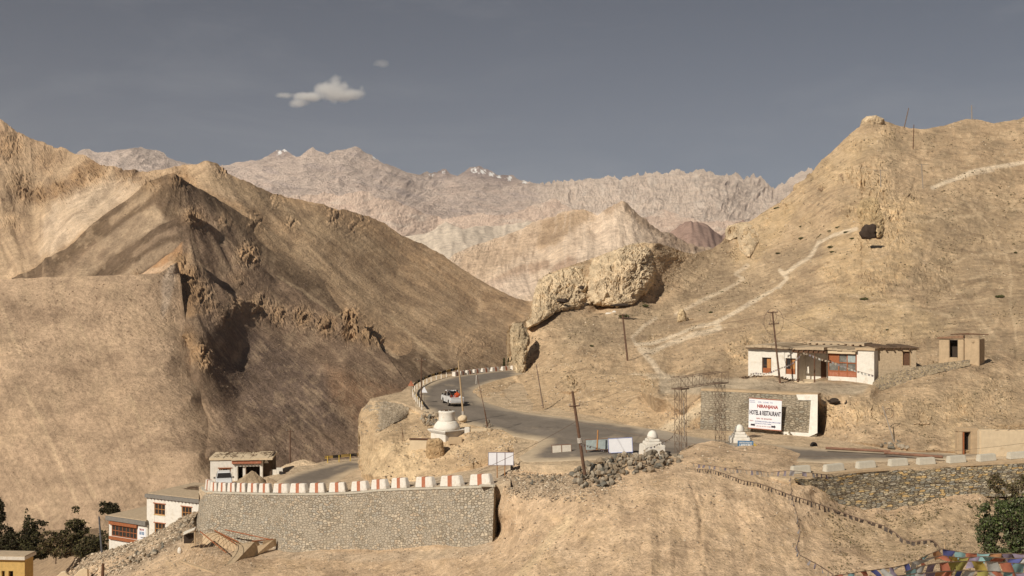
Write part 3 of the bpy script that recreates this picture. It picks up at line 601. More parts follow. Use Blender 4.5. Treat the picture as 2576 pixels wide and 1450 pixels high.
# ---- embankment on the inner side of the upper road
top = [(1186,993),(1192,980),(1215,968),(1245,958),(1300,944),(1345,936),(1400,938),(1500,942),(1600,944),(1650,950),(1700,966),(1760,990),(1800,1006)]
bot = [(1186,1000),(1200,1012),(1260,1033),(1350,1049),(1450,1062),(1560,1073),(1620,1082),(1660,1090),(1700,1092),(1760,1085),(1800,1080)]
ctrl = [(1186,996,Dz(996,.2)),(1192,982,Dz(984,.5)),(1215,970,Dz(972,.7)),(1300,948,Dz(952,1.0)),(1200,1012,Dz(1012,.1)),(1260,1033,Dz(1033,.1)),(1350,1049,Dz(1049,0)),(1450,1062,Dz(1062,-.1)),(1560,1073,Dz(1073,-.1)),(1660,1090,Dz(1090,0)),
        (1240,990,122),(1300,970,132),(1350,945,134),(1400,945,130),(1500,948,120),(1600,950,115),(1650,955,113),(1300,1000,118),(1400,1000,113),(1400,1030,107),(1500,1000,107),(1500,1030,104),(1600,1000,102),(1600,1040,98),(1700,1000,97.5),(1700,1050,94),(1764,990,94.6),(1764,1040,94.0),(1764,1085,93.6),(1660,1080,93.2)]
def disp_em(px, py, D):
    e = np.minimum(sstep(0, 14, py-pl(top, px)), sstep(0, 16, pl(bot, px)-py))
    return e*(2.0*fbm(px/50, py/30, 2, 3)+1.5*fbm(px/14, py/9, 3, 3)+4*(ridged(px/34, py/16, 1.5, 4)-.5)*np.exp(-((py-985)/22.)**2)*sstep(1350, 1420, px)-2.2*np.exp(-((px-1372)/8.)**2)*sstep(930, 960, py)*(1-sstep(1010, 1025, py)))
def paint_em(px, py, a):
    p = Paint(px, py, (.47,.34,.21), 6, 30)
    p.mix(sstep(.1, .6, fbm(px/40, py/18, 2, 4))*.5, (.38,.28,.18)); p.mix(sstep(.1, .6, fbm(px/30+7, py/14, 12, 4))*.5, (.57,.43,.275))
    p.mix(sstep(0, 1, (py-pl(bot, px)+9)/9)*.6, (.52,.42,.30))
    p.line([(1762,1030),(1720,1060),(1660,1086)], 14, (.60,.49,.34), .8, 12)
    return p.C
sheet('embankment', top, bot, ctrl, (1186, 1768), 2.6, 80, disp_em, paint_em, m_near, back=(4, .02, .6))

# ---- the crag the shrine stands on
cols = [903,904,905,906.5,908.5,911,914,918,922,927]+list(np.arange(931, 1300, 2.4))
top = [(903,1060),(906,1040),(910,1030),(918,1022),(935,1004),(1000,1004),(1030,1012),(1062,1028),(1100,1042),(1160,1062),(1225,1078),(1262,1082),(1292,1098),(1300,1112)]
bot = [(903,1196),(930,1200),(1000,1210),(1060,1212),(1110,1206),(1160,1176),(1230,1150),(1292,1130),(1300,1128)]
ctrl = [(903,1060,125),(903,1190,112),(908,1060,112),(908,1190,104),(916,1060,107),(916,1190,97),(930,1060,105),(930,1195,92),(935,1006,116),(1000,1006,116),(1030,1014,113),(960,1060,105),(1030,1060,104),(1062,1030,109),(1100,1044,103.5),(1160,1064,98),(1225,1080,94),
        (1000,1090,97),(960,1110,94),(1060,1095,94.5),(1060,1110,93.5),(1120,1105,92.5),(1180,1095,92),(1250,1092,91.5),(1292,1100,90),
        (1000,1205,89.5),(1060,1210,87.5),(1000,1130,92.5),(1060,1160,90),(1110,1200,87),(1130,1160,89),(1180,1130,90),(1180,1165,86.5),(1230,1120,89),(1230,1148,86.5),(1280,1112,88.5),(1296,1130,87),(1120,1120,91.5)]
CRN = ctrl
def disp_cr(px, py, D):
    cl = np.clip(sstep(1085, 1120, py)+(1-sstep(905, 925, px)), 0, 1)
    return 1.5*fbm(px/40, py/30, 2, 3)+1.0*fbm(px/10, py/8, 3, 3)+cl*(7*(ridged(px/26, py/60, 1.5, 5, .6)-.5)+2.6*rock_relief(px, py, 16, 5, .8))*(.5+.5*(px < 1080))+2*np.exp(-((px-1270)/28.)**2-((py-1092)/9.)**2)
def paint_cr(px, py, a):
    p = Paint(px, py, (.50,.365,.225), 5, 30)
    p.mix(sstep(.1, .6, fbm(px/40, py/30, 2, 4))*.5, (.42,.30,.185)); p.mix(sstep(.1, .6, fbm(px/26+7, py/34, 12, 4))*.6, (.62,.475,.30))
    p.poly([(905,1120),(1060,1110),(1060,1205),(905,1200)], (.60,.455,.28), 14, .55)
    p.line([(940,1008),(1030,1012),(1100,1040)], 14, (.42,.33,.23), .5, 10)
    p.poly([(1110,1160),(1180,1130),(1250,1120),(1240,1150),(1160,1180),(1080,1205)], (.40,.285,.175), 8, .6)
    return p.C
sheet('outcrop', top, bot, ctrl, None, 0, 110, disp_cr, paint_cr, m_near, back=(5, .02, .5), cols=cols)

# ---- foreground slopes
top = [(-90,1470),(150,1450),(187,1402),(276,1380),(348,1359),(417,1329),(460,1300),(500,1286),(508,1300),(700,1320),(1000,1335),(1236,1330),(1243,1300),(1258,1262),(1264,1222),(1270,1205),(1278,1188),(1300,1166),(1330,1156),(1360,1151),(1400,1147),(1430,1143),(1480,1150),(1560,1146),(1640,1140),(1700,1148),(1722,1128),(1745,1116),(1790,1108),(1820,1112),(1850,1126),(1900,1116),(1950,1124),(1990,1134),(2030,1150),(2050,1185),(2070,1212),(2110,1216),(2660,1216)]
bot = [(-90,1640),(2660,1640)]
ctrl = [(150,1452,125),(276,1382,108),(417,1332,105),(500,1290,103),(490,1345,97.5),(512,1310,110),(690,1383,93.5),(800,1392,89),(917,1399,85),(1000,1394,82.5),(1100,1386,79.5),(1230,1372,76),(700,1330,104),(850,1330,99),(1000,1335,93),(1236,1332,84),
  (1262,1300,76.5),(1268,1225,77),(1278,1190,79.6),(1300,1168,81.6),(1300,1200,78.6),(1350,1154,82.6),(1350,1180,79.5),(1400,1152,82.5),(1430,1145,82.5),(1480,1152,81),(1560,1150,80),(1640,1146,79),(1700,1152,79),(1745,1120,81.5),(1790,1112,81),(1850,1130,81),(1900,1120,83),(1950,1128,82),(2030,1152,80),(2070,1170,78),(2095,1195,75),
  (1500,1165,77),(1600,1165,75.5),(1650,1155,77.5),(1760,1150,76),(1850,1150,76.5),(1950,1160,76),
  (1340,1230,75),(1400,1230,74),(1450,1240,71.5),(1560,1238,70.5),(1620,1205,72),(1700,1190,72),(1780,1185,72.5),(1900,1195,72),(2000,1210,72),
  (1500,1262,69.5),(1640,1225,70.3),(1750,1210,70.5),(1900,1225,70),(2050,1245,71.5),
  (1260,1380,73.5),(1300,1340,72.5),(1400,1320,70.5),(1300,1450,65),(1500,1350,66),(1700,1330,65.5),(1500,1450,61.5),(1700,1450,60),(1850,1330,66),(1900,1450,60),(2050,1340,67.5),(2050,1450,61),
  (2040,1228,71.3),(2071,1246,71.8),(2138,1285,72.3),(2216,1295,73),(2324,1268,74.2),(2402,1245,75),(2466,1246,75.4),(2600,1245,76.5),(2200,1400,65),(2300,1350,69),(2450,1330,70),(2600,1330,70),(2300,1450,59),(2600,1450,56),(2110,1212,80),(2600,1212,85),(2300,1212,83),
  (900,1450,79),(600,1450,83),(400,1450,88),(250,1450,100),(350,1400,100),(500,1400,91),(650,1400,91),(2660,1640,44),(1500,1640,50),(800,1640,62),(0,1640,80),(1100,1450,75)]
ANGF = [(1300,1300,115),(1400,1400,125),(1250,1420,140),(1550,1350,95),(1700,1350,88),(1850,1350,80),(2000,1350,65),(2150,1380,50),(2300,1330,100),(2450,1350,110),(800,1430,170),(1100,1430,150),(500,1400,150),(300,1420,150),(1500,1200,90),(2300,1430,60),(1800,1170,80)]
FGN = ctrl
def disp_fg(px, py, D):
    ang = rbfv(ANGF, px, py); disp_fg.ang = ang
    m = sstep(1190, 1260, py)
    a = 3*fbm(px/120, py/90, 2, 3)+1.4*fbm(px/30, py/22, 3, 4, .6)+.6*fbm(px/9, py/8, 3, 3, .6)+m*(3.6*lic(px, py, ang, 46, 7, 1.0)+.7*lic(px, py, ang, 19, 5, 5.0))
    a = a+3.0*m*(ridged(px/70, py/90, 5.5, 5, .6)-.5)
    for pts, w, dd in (([(1740,1215),(1765,1300),(1760,1390),(1780,1450)],5,4),([(1345,1340),(1310,1420)],4,4),([(1860,1290),(1885,1320)],4,4),([(1450,1250),(1430,1300)],6,2),([(1340,1260),(1290,1360),(1230,1450)],12,3),([(1900,1380),(1880,1440)],4,3),([(2080,1300),(2200,1400),(2300,1450)],14,3),([(1620,1330),(1610,1400)],3.5,3),([(1430,1310),(1350,1400),(1310,1450)],10,-2.5)):
        a = a-dd*np.exp(-(ldist(pts, px+3*fbm(px/10, py/10, 1, 2), py)/w)**2)
    a = a*np.where((px > 480) & (px < 1262), sstep(0, 30, py-(pl([(480,1345),(690,1383),(917,1399),(1100,1388),(1262,1372)], px)))*.9+.1, 1)
    return a
def paint_fg(px, py, a):
    p = Paint(px, py, (.53,.385,.25), 6, 30)
    S = lic(px, py, disp_fg.ang, 26, 8, 9.0)*.7+lic(px, py, disp_fg.ang, 9, 8, 12.0)*.5
    m = sstep(1190, 1260, py)
    p.mix(sstep(.1, .6, fbm(px/60, py/40, 2, 4))*.45, (.38,.27,.165)); p.mix(sstep(.1, .6, fbm(px/50+7, py/44, 12, 4))*.5, (.54,.39,.235))
    p.mix(m*sstep(.6, 1.4, S)*.16, (.58,.43,.28)); p.mix(m*sstep(.6, 1.4, -S)*.14, (.36,.26,.17))
    q = fbm(px/60, py/40, 25.5, 6, .62); p.mix(sstep(.12, .22, q)*.34, (.40,.295,.20)); p.mix(sstep(.14, .26, -q)*.4, (.62,.465,.315))
    p.line([(1430,1310),(1350,1400),(1300,1460)], 12, (.62,.475,.30), .6, 14)
    p.line([(500,1290),(417,1332),(348,1362),(276,1384),(200,1410)], 26, (.35,.28,.205), .7, 16)
    p.line([(500,1330),(420,1370),(330,1420),(280,1460)], 20, (.36,.29,.215), .5, 16)
    p.line([(500,1330),(440,1358),(378,1402)], 7, (.17,.12,.08), .8, 5)
    p.line([(520,1384),(700,1390),(917,1402),(1100,1396),(1230,1376)], 12, (.43,.35,.26), .5, 12)
    p.poly([(1280,1200),(1420,1180),(1460,1230),(1380,1250),(1270,1240)], (.38,.30,.215), 14, .6)
    p.poly([(2050,1290),(2200,1310),(2400,1270),(2600,1250),(2600,1470),(2300,1470),(2180,1400)], (.43,.32,.20), 20, .6)
    sc = fbm(px/30, py/20, 15.5, 4); p.mix(sstep(.1, .45, sc)*.5*sstep(2100, 2350, px)*sstep(1260, 1300, py), (.26,.20,.125))
    p.C *= (1+.14*fbm(px/11, py/8, 16, 4, .6))[..., None]
    return np.clip(p.C, .02, .9)
sheet('slope', top, bot, ctrl, (-90, 2660), 3, 190, disp_fg, paint_fg, m_near, back=(6, .02, 1.0), vpow=1.25, ext=(400, 500))
# ---- valley floor at lower left
ctrl = [(-90,1335,300),(250,1335,240),(520,1250,128),(520,1330,112),(0,1450,170),(250,1380,135),(250,1450,118),(400,1380,114),(-90,1640,140),(400,1640,95)]
sheet('valley_floor', [(-90,1338),(250,1330),(400,1300),(520,1240)], [(-90,1640),(520,1640)], ctrl, (-90, 520), 5, 50, lambda x, y, D: 3*fbm(x/40, y/30, 2, 3), lambda x, y, a: Paint(x, y, (.33,.235,.15), 5, 30).C, m_near, back=(5, .05, .6), ext=(420, 0))
# a broad ground sheet under everything, out to the horizon
me = bpy.data.meshes.new('ground'); bm = bmesh.new()
for x, y in ((-9000,-200),(9000,-200),(9000,9000),(-9000,9000)): bm.verts.new((x, y, -75))
bm.faces.new(bm.verts); bm.to_mesh(me); bm.free(); me.materials.append(mat('valley_dust', (.36,.26,.17), .95, .2, .02, 0))
tag(link(bpy.data.objects.new('ground', me)), kind='structure')
# ================================================================== OBJECT KIT
class MB:
    def __init__(s): s.v = []; s.f = []; s.uv = []
    def add(s, vs, fs):
        b = len(s.v); s.v += [Vector(v) for v in vs]; s.f += [tuple(b+i for i in f) for f in fs]; return s
    def hexa(s, p):      # 8 points: bottom 4 (ccw), top 4
        return s.add(p, [(3,2,1,0),(4,5,6,7),(0,1,5,4),(1,2,6,5),(2,3,7,6),(3,0,4,7)])
    def box(s, x0, x1, y0, y1, z0, z1):
        return s.hexa([(x0,y0,z0),(x1,y0,z0),(x1,y1,z0),(x0,y1,z0),(x0,y0,z1),(x1,y0,z1),(x1,y1,z1),(x0,y1,z1)])
    def taper(s, cx, cy, z0, z1, w0, d0, w1, d1):
        a, b = w0/2, d0/2; c, d = w1/2, d1/2
        return s.hexa([(cx-a,cy-b,z0),(cx+a,cy-b,z0),(cx+a,cy+b,z0),(cx-a,cy+b,z0),(cx-c,cy-d,z1),(cx+c,cy-d,z1),(cx+c,cy+d,z1),(cx-c,cy+d,z1)])
    def tube(s, p, q, r0, r1=None, n=8, caps=True):
        p = Vector(p); q = Vector(q); r1 = r0 if r1 is None else r1
        d = (q-p)
        if d.length < 1e-6: return s
        d.normalize(); u = d.orthogonal().normalized(); w = d.cross(u); vs = []
        for c, r in ((p, r0), (q, r1)):
            for k in range(n):
                t = 2*math.pi*k/n; vs.append(c+u*math.cos(t)*r+w*math.sin(t)*r)
        fs = [(k, (k+1) % n, n+(k+1) % n, n+k) for k in range(n)]
        if caps: fs += [tuple(range(n-1, -1, -1)), tuple(range(n, 2*n))]
        return s.add(vs, fs)
    def path(s, pts, r, n=6):
        for a, b in zip(pts[:-1], pts[1:]): s.tube(a, b, r, r, n)
        return s
    def lathe(s, prof, n=20, c=(0,0,0)):
        vs = []; fs = []; c = Vector(c)
        for r, z in prof:
            for k in range(n): t = 2*math.pi*k/n; vs.append(c+Vector((r*math.cos(t), r*math.sin(t), z)))
        for i in range(len(prof)-1):
            for k in range(n): fs.append((i*n+k, i*n+(k+1) % n, (i+1)*n+(k+1) % n, (i+1)*n+k))
        fs.append(tuple(range(n-1, -1, -1))); fs.append(tuple(range((len(prof)-1)*n, len(prof)*n)))
        return s.add(vs, fs)
    def prism(s, poly, y0, y1):     # polygon in x,z extruded along y
        n = len(poly)
        vs = [(x, y0, z) for x, z in poly]+[(x, y1, z) for x, z in poly]
        fs = [tuple(range(n)), tuple(range(2*n-1, n-1, -1))]+[(k+n, (k+1) % n+n, (k+1) % n, k) for k in range(n)]
        return s.add(vs, fs)
    def blob(s, c, r, seed=0, sq=(1,1,1), rough=.25, sub=2):
        bm = bmesh.new(); bmesh.ops.create_icosphere(bm, subdivisions=sub, radius=1)
        rr = random.Random(seed); o = Vector((rr.random()*50, rr.random()*50, rr.random()*50))
        vs = []
        for v in bm.verts:
            k = 1+rough*float(fbm(v.co.x*1.3+o.x, v.co.y*1.3+o.y, v.co.z*1.3+o.z, 3))
            vs.append(Vector(c)+Vector((v.co.x*sq[0], v.co.y*sq[1], v.co.z*sq[2]))*r*k)
        fs = [tuple(v.index for v in f.verts) for f in bm.faces]; bm.free()
        return s.add(vs, fs)
    def build(s, name, m, parent=None, smooth=False, bevel=0, seg=1, loc=None, rz=0):
        me = bpy.data.meshes.new(name); me.from_pydata([tuple(v) for v in s.v], [], s.f); me.materials.append(m)
        bm = bmesh.new(); bm.from_mesh(me); bmesh.ops.recalc_face_normals(bm, faces=bm.faces)
        if bevel: bmesh.ops.bevel(bm, geom=bm.edges[:], offset=bevel, segments=seg, affect='EDGES', clamp_overlap=True)
        bm.to_mesh(me); bm.free()
        if smooth: me.polygons.foreach_set('use_smooth', [True]*len(me.polygons))
        o = bpy.data.objects.new(name, me); link(o, parent)
        if loc is not None: o.location = loc
        if rz: o.rotation_euler = (0, 0, rz)
        return o
def copy_thing(o, loc=None, rz=None, label=None, scale=None):
    c = o.copy(); COL.objects.link(c)
    if loc is not None: c.location = loc
    if rz is not None: c.rotation_euler = (0, 0, rz) if not isinstance(rz, tuple) else rz
    if label: c['label'] = label
    if scale is not None: c.scale = scale if isinstance(scale, tuple) else (scale,)*3
    for ch in o.children:
        d = ch.copy(); COL.objects.link(d); d.parent = c
        for g in ch.children:
            e = g.copy(); COL.objects.link(e); e.parent = d
    return c
# ---- materials
def each_box(name, boxes, m, parent):
    for b_ in boxes: MB().box(*b_).build(name, m, parent)
def stone_mat(name, cols, mortar, sx, sy, mw=.10, bd=.05, plaster=None, var=1.0):
    """rubble masonry: uneven stones in rough courses, each its own colour (UV in metres)"""
    m, n, b = nt(name)
    uv = n.nodes.new('ShaderNodeUVMap'); uv.uv_map = 'UVMap'
    mp = n.nodes.new('ShaderNodeMapping'); mp.inputs['Scale'].default_value = (1/sx, 1/sy, 1); n.links.new(uv.outputs[0], mp.inputs[0])
    nz = noise_node(n, 1.7, 3, .6, vec=mp.outputs[0]); sb = n.nodes.new('ShaderNodeVectorMath'); sb.operation = 'SUBTRACT'; sb.inputs[1].default_value = (.5, .5, .5)
    n.links.new(nz.outputs['Color'], sb.inputs[0]); sc = n.nodes.new('ShaderNodeVectorMath'); sc.operation = 'SCALE'; sc.inputs['Scale'].default_value = .75
    n.links.new(sb.outputs[0], sc.inputs[0]); ad = n.nodes.new('ShaderNodeVectorMath'); ad.operation = 'ADD'; n.links.new(mp.outputs[0], ad.inputs[0]); n.links.new(sc.outputs[0], ad.inputs[1])
    v1 = n.nodes.new('ShaderNodeTexVoronoi'); v1.feature = 'F1'; v1.voronoi_dimensions = '2D'; v1.distance = 'CHEBYCHEV'; v1.inputs['Scale'].default_value = 1; v1.inputs['Randomness'].default_value = .95
    v2 = n.nodes.new('ShaderNodeTexVoronoi'); v2.feature = 'F2'; v2.voronoi_dimensions = '2D'; v2.distance = 'CHEBYCHEV'; v2.inputs['Scale'].default_value = 1; v2.inputs['Randomness'].default_value = .95
    n.links.new(ad.outputs[0], v1.inputs['Vector']); n.links.new(ad.outputs[0], v2.inputs['Vector'])
    df = n.nodes.new('ShaderNodeMath'); df.operation = 'SUBTRACT'; n.links.new(v2.outputs['Distance'], df.inputs[0]); n.links.new(v1.outputs['Distance'], df.inputs[1])
    edge = mrange(n, df.outputs[0], mw*.4, mw*1.6, 0, 1)
    sp = n.nodes.new('ShaderNodeSeparateColor'); n.links.new(v1.outputs['Color'], sp.inputs[0])
    cr = n.nodes.new('ShaderNodeValToRGB'); cr.color_ramp.interpolation = 'CONSTANT'
    k = len(cols)
    while len(cr.color_ramp.elements) < k: cr.color_ramp.elements.new(.5)
    for i, c in enumerate(cols): cr.color_ramp.elements[i].position = i/k; cr.color_ramp.elements[i].color = (*c, 1)
    n.links.new(sp.outputs[0], cr.inputs[0])
    fn = noise_node(n, 14, 4, .7, vec=uv.outputs[0]); r = mrange(n, fn.outputs[0], .3, .7, .8, 1.2)
    vm = n.nodes.new('ShaderNodeVectorMath'); vm.operation = 'SCALE'; n.links.new(cr.outputs[0], vm.inputs[0]); n.links.new(r.outputs[0], vm.inputs['Scale'])
    c = mixc(n, edge.outputs[0], mortar, vm.outputs[0])
    if plaster:
        pn_ = noise_node(n, .45, 4, .55, vec=uv.outputs[0]); r2 = mrange(n, pn_.outputs[0], plaster[1], plaster[1]+.12, 0, plaster[2]); c = mixc(n, r2.outputs[0], c, plaster[0])
    n.links.new(c, b.inputs['Base Color'])
    a2 = n.nodes.new('ShaderNodeMath'); a2.operation = 'MULTIPLY_ADD'; n.links.new(sp.outputs[1], a2.inputs[0]); a2.inputs[1].default_value = .6; n.links.new(fn.outputs[0], a2.inputs[2])
    a3 = n.nodes.new('ShaderNodeMath'); a3.operation = 'MULTIPLY'; n.links.new(a2.outputs[0], a3.inputs[0]); n.links.new(edge.outputs[0], a3.inputs[1])
    bump(n, b, a3.outputs[0], 1.0, bd); return m
M_WALL = stone_mat('mortared_rubble', [(.46,.395,.31),(.38,.325,.25),(.53,.445,.34),(.42,.375,.31),(.58,.485,.365),(.34,.285,.215),(.48,.415,.33),(.50,.395,.285)], (.27,.215,.16), .34, .19, .11, .10, plaster=((.45,.38,.295), .48, .8))
M_DRY = stone_mat('dry_stone', [(.32,.265,.18),(.42,.34,.23),(.26,.225,.165),(.54,.43,.27),(.36,.315,.235),(.30,.28,.235),(.58,.40,.19),(.44,.385,.30),(.23,.19,.14),(.56,.48,.35)], (.13,.095,.062), .36, .125, .09, .10)
M_WALL2 = stone_mat('weathered_rubble', [(.34,.285,.21),(.28,.235,.17),(.40,.33,.24),(.31,.275,.215),(.24,.195,.14)], (.22,.17,.12), .36, .17, .12, .08, plaster=((.40,.33,.245), .48, .75))
WHITE = mat('whitewash', (.69,.64,.57), .85, .1, 3, .02, dirt=(1.6, .54, (.50,.41,.30), .6))
WHITE2 = mat('clean_white_board', (.74,.73,.76), .6, .04, 2, 0)
PARA = mat('white_painted_concrete', (.66,.605,.54), .8, .12, 4, .01, dirt=(2.2, .54, (.42,.33,.25), .65))
REDP = mat('faded_red_paint', (.37,.14,.08), .8, .15, 5, .01, dirt=(3, .54, (.52,.36,.26), .5))
CONC = mat('bare_concrete', (.46,.415,.34), .9, .12, 4, .02, dirt=(1.5, .55, (.34,.28,.2), .6))
CONCR = mat('pale_dusty_concrete', (.52,.475,.395), .9, .1, 4, .02, dirt=(1.5, .62, (.38,.32,.24), .4))
MUD = mat('mud_plaster', (.45,.33,.21), .95, .14, 2.5, .05, dirt=(1.2, .58, (.33,.235,.15), .6))
MUDP = mat('pale_mud_plaster', (.60,.475,.325), .95, .1, 2.5, .04, dirt=(1.0, .6, (.45,.33,.21), .7))
WOODD = mat('dark_timber', (.12,.062,.036), .8, .3, 8, .01)
WOODR = mat('red_brown_timber', (.30,.105,.045), .7, .25, 8, .01)
WOODO = mat('orange_timber', (.42,.20,.075), .7, .2, 8, .01)
WOODP = mat('pale_timber', (.44,.31,.185), .8, .2, 8, .01)
POLE = mat('rusty_steel_pole', (.135,.078,.052), .7, .3, 3, .005)
RUST = mat('rusty_pipe', (.20,.105,.068), .75, .3, 3, .005)
STEEL = mat('dull_grey_steel', (.26,.215,.175), .6, .25, 3, .003, spec=.3)
IRON = mat('dark_lattice_iron', (.17,.115,.08), .7, .3, 3, .003)
BLACK = mat('near_black', (.018,.014,.012), .6, .3, 5, 0)
DARKIN = mat('unlit_interior', (.05,.035,.026), .95, .2, 3, 0)
YELL = mat('yellow_paint', (.48,.33,.07), .7, .2, 5, 0)
GREYR = mat('grey_roof_edge', (.20,.18,.16), .9, .15, 5, .02)
ROOFM = mat('earth_roof', (.43,.33,.225), .98, .2, 4, .06, dirt=(2, .56, (.27,.2,.13), .6))
BRUSH = mat('brushwood', (.13,.085,.055), .95, .4, 12, .05)
BLUE = mat('blue_sign_paint', (.085,.19,.34), .6, .15, 5, 0)
GREYB = mat('grey_blue_sheet', (.33,.37,.36), .5, .25, 2.5, 0, dirt=(2.2,.55,(.16,.19,.2),.7))
FADED = mat('weathered_white_board', (.58,.52,.44), .7, .12, 3, 0, dirt=(2, .56, (.40,.30,.2), .6))
CLOTHG = mat('grey_pole_wrap', (.42,.38,.34), .9, .3, 9, .02)
ROCKM = [mat('quarried_rock_%s' % k, c, .85, .3, 5, .05) for k, c in (('grey', (.20,.165,.125)), ('brown', (.25,.19,.13)), ('slate', (.15,.135,.11)), ('pale', (.34,.28,.21)))]
def glass_mat():
    m, n, b = nt('window_glass'); b.inputs['Base Color'].default_value = (.03,.026,.024,1); b.inputs['Roughness'].default_value = .12; b.inputs['Specular IOR Level'].default_value = .5; return m
GLASS = glass_mat()

def uv_strip(name, tops, bots, m, parent=None, nu=2, nv=2, batter=None, rough=.03, seed=0.0):
    """a masonry face lofted between a top and a bottom 3D polyline, UVs in metres"""
    T = [Vector(p) for p in tops]; B = [Vector(p) for p in bots]
    L = [0]
    for a, b in zip(T[:-1], T[1:]): L.append(L[-1]+(b-a).length)
    N = max(2, int(L[-1]/.22)); K = max(2, int(max((a-b).length for a, b in zip(T, B))/.22))
    La = np.array(L); u = np.linspace(0, L[-1], N)
    Ta = np.stack([np.interp(u, La, [p[k] for p in T]) for k in range(3)], -1); Ba = np.stack([np.interp(u, La, [p[k] for p in B]) for k in range(3)], -1)
    v = np.linspace(0, 1, K)[:, None, None]
    V = Ta[None]*(1-v)+Ba[None]*v
    Nn = gnormals(V); d = rough*fbm(u[None]*1.1+0*v[..., 0], v[..., 0]*K*.25+0*u[None], seed, 3)
    d[0] = 0
    V = V+Nn*d[..., None]
    o = grid_mesh(name, V, None, m, None, smooth=False, parent=parent)
    me = o.data; uvl = me.uv_layers.new(name='UVMap')
    H_ = np.linalg.norm(Ta-Ba, axis=1)
    uu = np.repeat(u[None], K, 0); vv = np.linspace(0, 1, K)[:, None]*H_[None]
    vi = np.zeros(len(me.loops), np.int32); me.loops.foreach_get('vertex_index', vi)
    co = np.stack([uu.ravel()[vi], -vv.ravel()[vi]], -1).astype(np.float32); uvl.data.foreach_set('uv', co.ravel())
    return o
def text(name, s, m, parent, loc, size, rot=(math.pi/2, 0, 0), sx=1.0, align='CENTER', bold=.0, width=None):
    cu = bpy.data.curves.new(name, 'FONT'); cu.body = s; cu.size = size; cu.align_x = align; cu.align_y = 'CENTER'; cu.offset = bold; cu.extrude = .004; cu.materials.append(m); cu.resolution_u = 2
    o = bpy.data.objects.new(name, cu); link(o, parent); o.location = loc; o.rotation_euler = rot
    bpy.context.view_layer.update()
    if width and o.dimensions.x > 0: sx = width/o.dimensions.x
    me = bpy.data.meshes.new_from_object(o); bpy.data.objects.remove(o)
    if not me.materials: me.materials.append(m)
    o = bpy.data.objects.new(name, me); link(o, parent); o.location = loc; o.rotation_euler = rot
    o.scale = (sx, 1, 1); return o
# ---- terrain heights from the control nets, to stand things on
def on(ctrl, px, py): return P(px, py, float(rbf(ctrl, np.array([float(px)]), np.array([float(py)]))[0]))
# ================================================================== ROADSIDE WALLS AND PARAPETS
FGC = [c for c in ctrl] if False else None
WT = [(507,1228),(511,1233),(520,1237),(560,1239),(620,1240.5),(700,1242.5),(800,1242),(860,1240),(900,1238),(950,1232.5),(1000,1230),(1060,1228),(1130,1226),(1200,1223.5),(1243,1221)]
_x = [p[0] for p in WT]; _xs = [507,511]+list(range(520, 1243, 8))+[1243]; WT0 = WT; WT = [(x, float(np.interp(x, _x, [p[1] for p in WT0]))) for x in _xs]
wt = [on(LOWC, *p)+Vector((0,-.12,0)) for p in WT]; wt[0] = P(507,1226,float(wt[1].y)+3)
wbp = [(488,1340),(491,1346),(500,1352),(540,1365),(610,1376),(690,1385),(800,1394),(860,1398),(900,1400),(950,1400),(1000,1398),(1060,1394),(1130,1386),(1190,1378),(1238,1372)]
_b = wbp; wbp = [tuple(float(np.interp(x, _x, [q[k] for q in _b])) for k in (0, 1)) for x in _xs]
wb = [P(x, y, t.y-.75) for (x, y), t in zip(wbp, wt)]
rw = empty('retaining_wall', tuple(wb[7]), 0, 'long curved grey rubble masonry retaining wall carrying the red and white blocks', 'stone wall')
inv = Matrix.Translation(-Vector(wb[7]))
loc_ = lambda pts, e=rw: [Vector(p)-e.location for p in pts]
uv_strip('masonry_face', loc_(wt), loc_([b-Vector((0,0,.6)) for b in wb]), M_WALL, rw)
endt = [wt[-1], P(1254,1217,wt[-1].y+1.8), P(1268,1212,wt[-1].y+4.5)]; endb = [wb[-1]-Vector((0,0,.6)), P(1256,1372,wt[-1].y+1.3), P(1268,1340,wt[-1].y+4.3)]
uv_strip('end_face', loc_(endt), loc_(endb), M_WALL2, rw)
mb = MB()
tt = [p+Vector((0,0,.0)) for p in wt]+endt[1:2]
for a, b in zip(tt[:-1], tt[1:]):
    d = (b-a).normalized(); nn = Vector((-d.y, d.x, 0)).normalized()
    mb.hexa([a-nn*.06-Vector((0,0,.1)), b-nn*.06-Vector((0,0,.1)), b+nn*1.1-Vector((0,0,.1)), a+nn*1.1-Vector((0,0,.1)), a-nn*.06+Vector((0,0,.05)), b-nn*.06+Vector((0,0,.05)), b+nn*1.1+Vector((0,0,.0)), a+nn*1.1+Vector((0,0,.0))])
mb.v = [v-rw.location for v in mb.v]; mb.build('coping', CONC, rw)
# vertical expansion joint in the face
mb = MB(); j0 = P(1135,1228,float(wt[-1].y)); j1 = j0

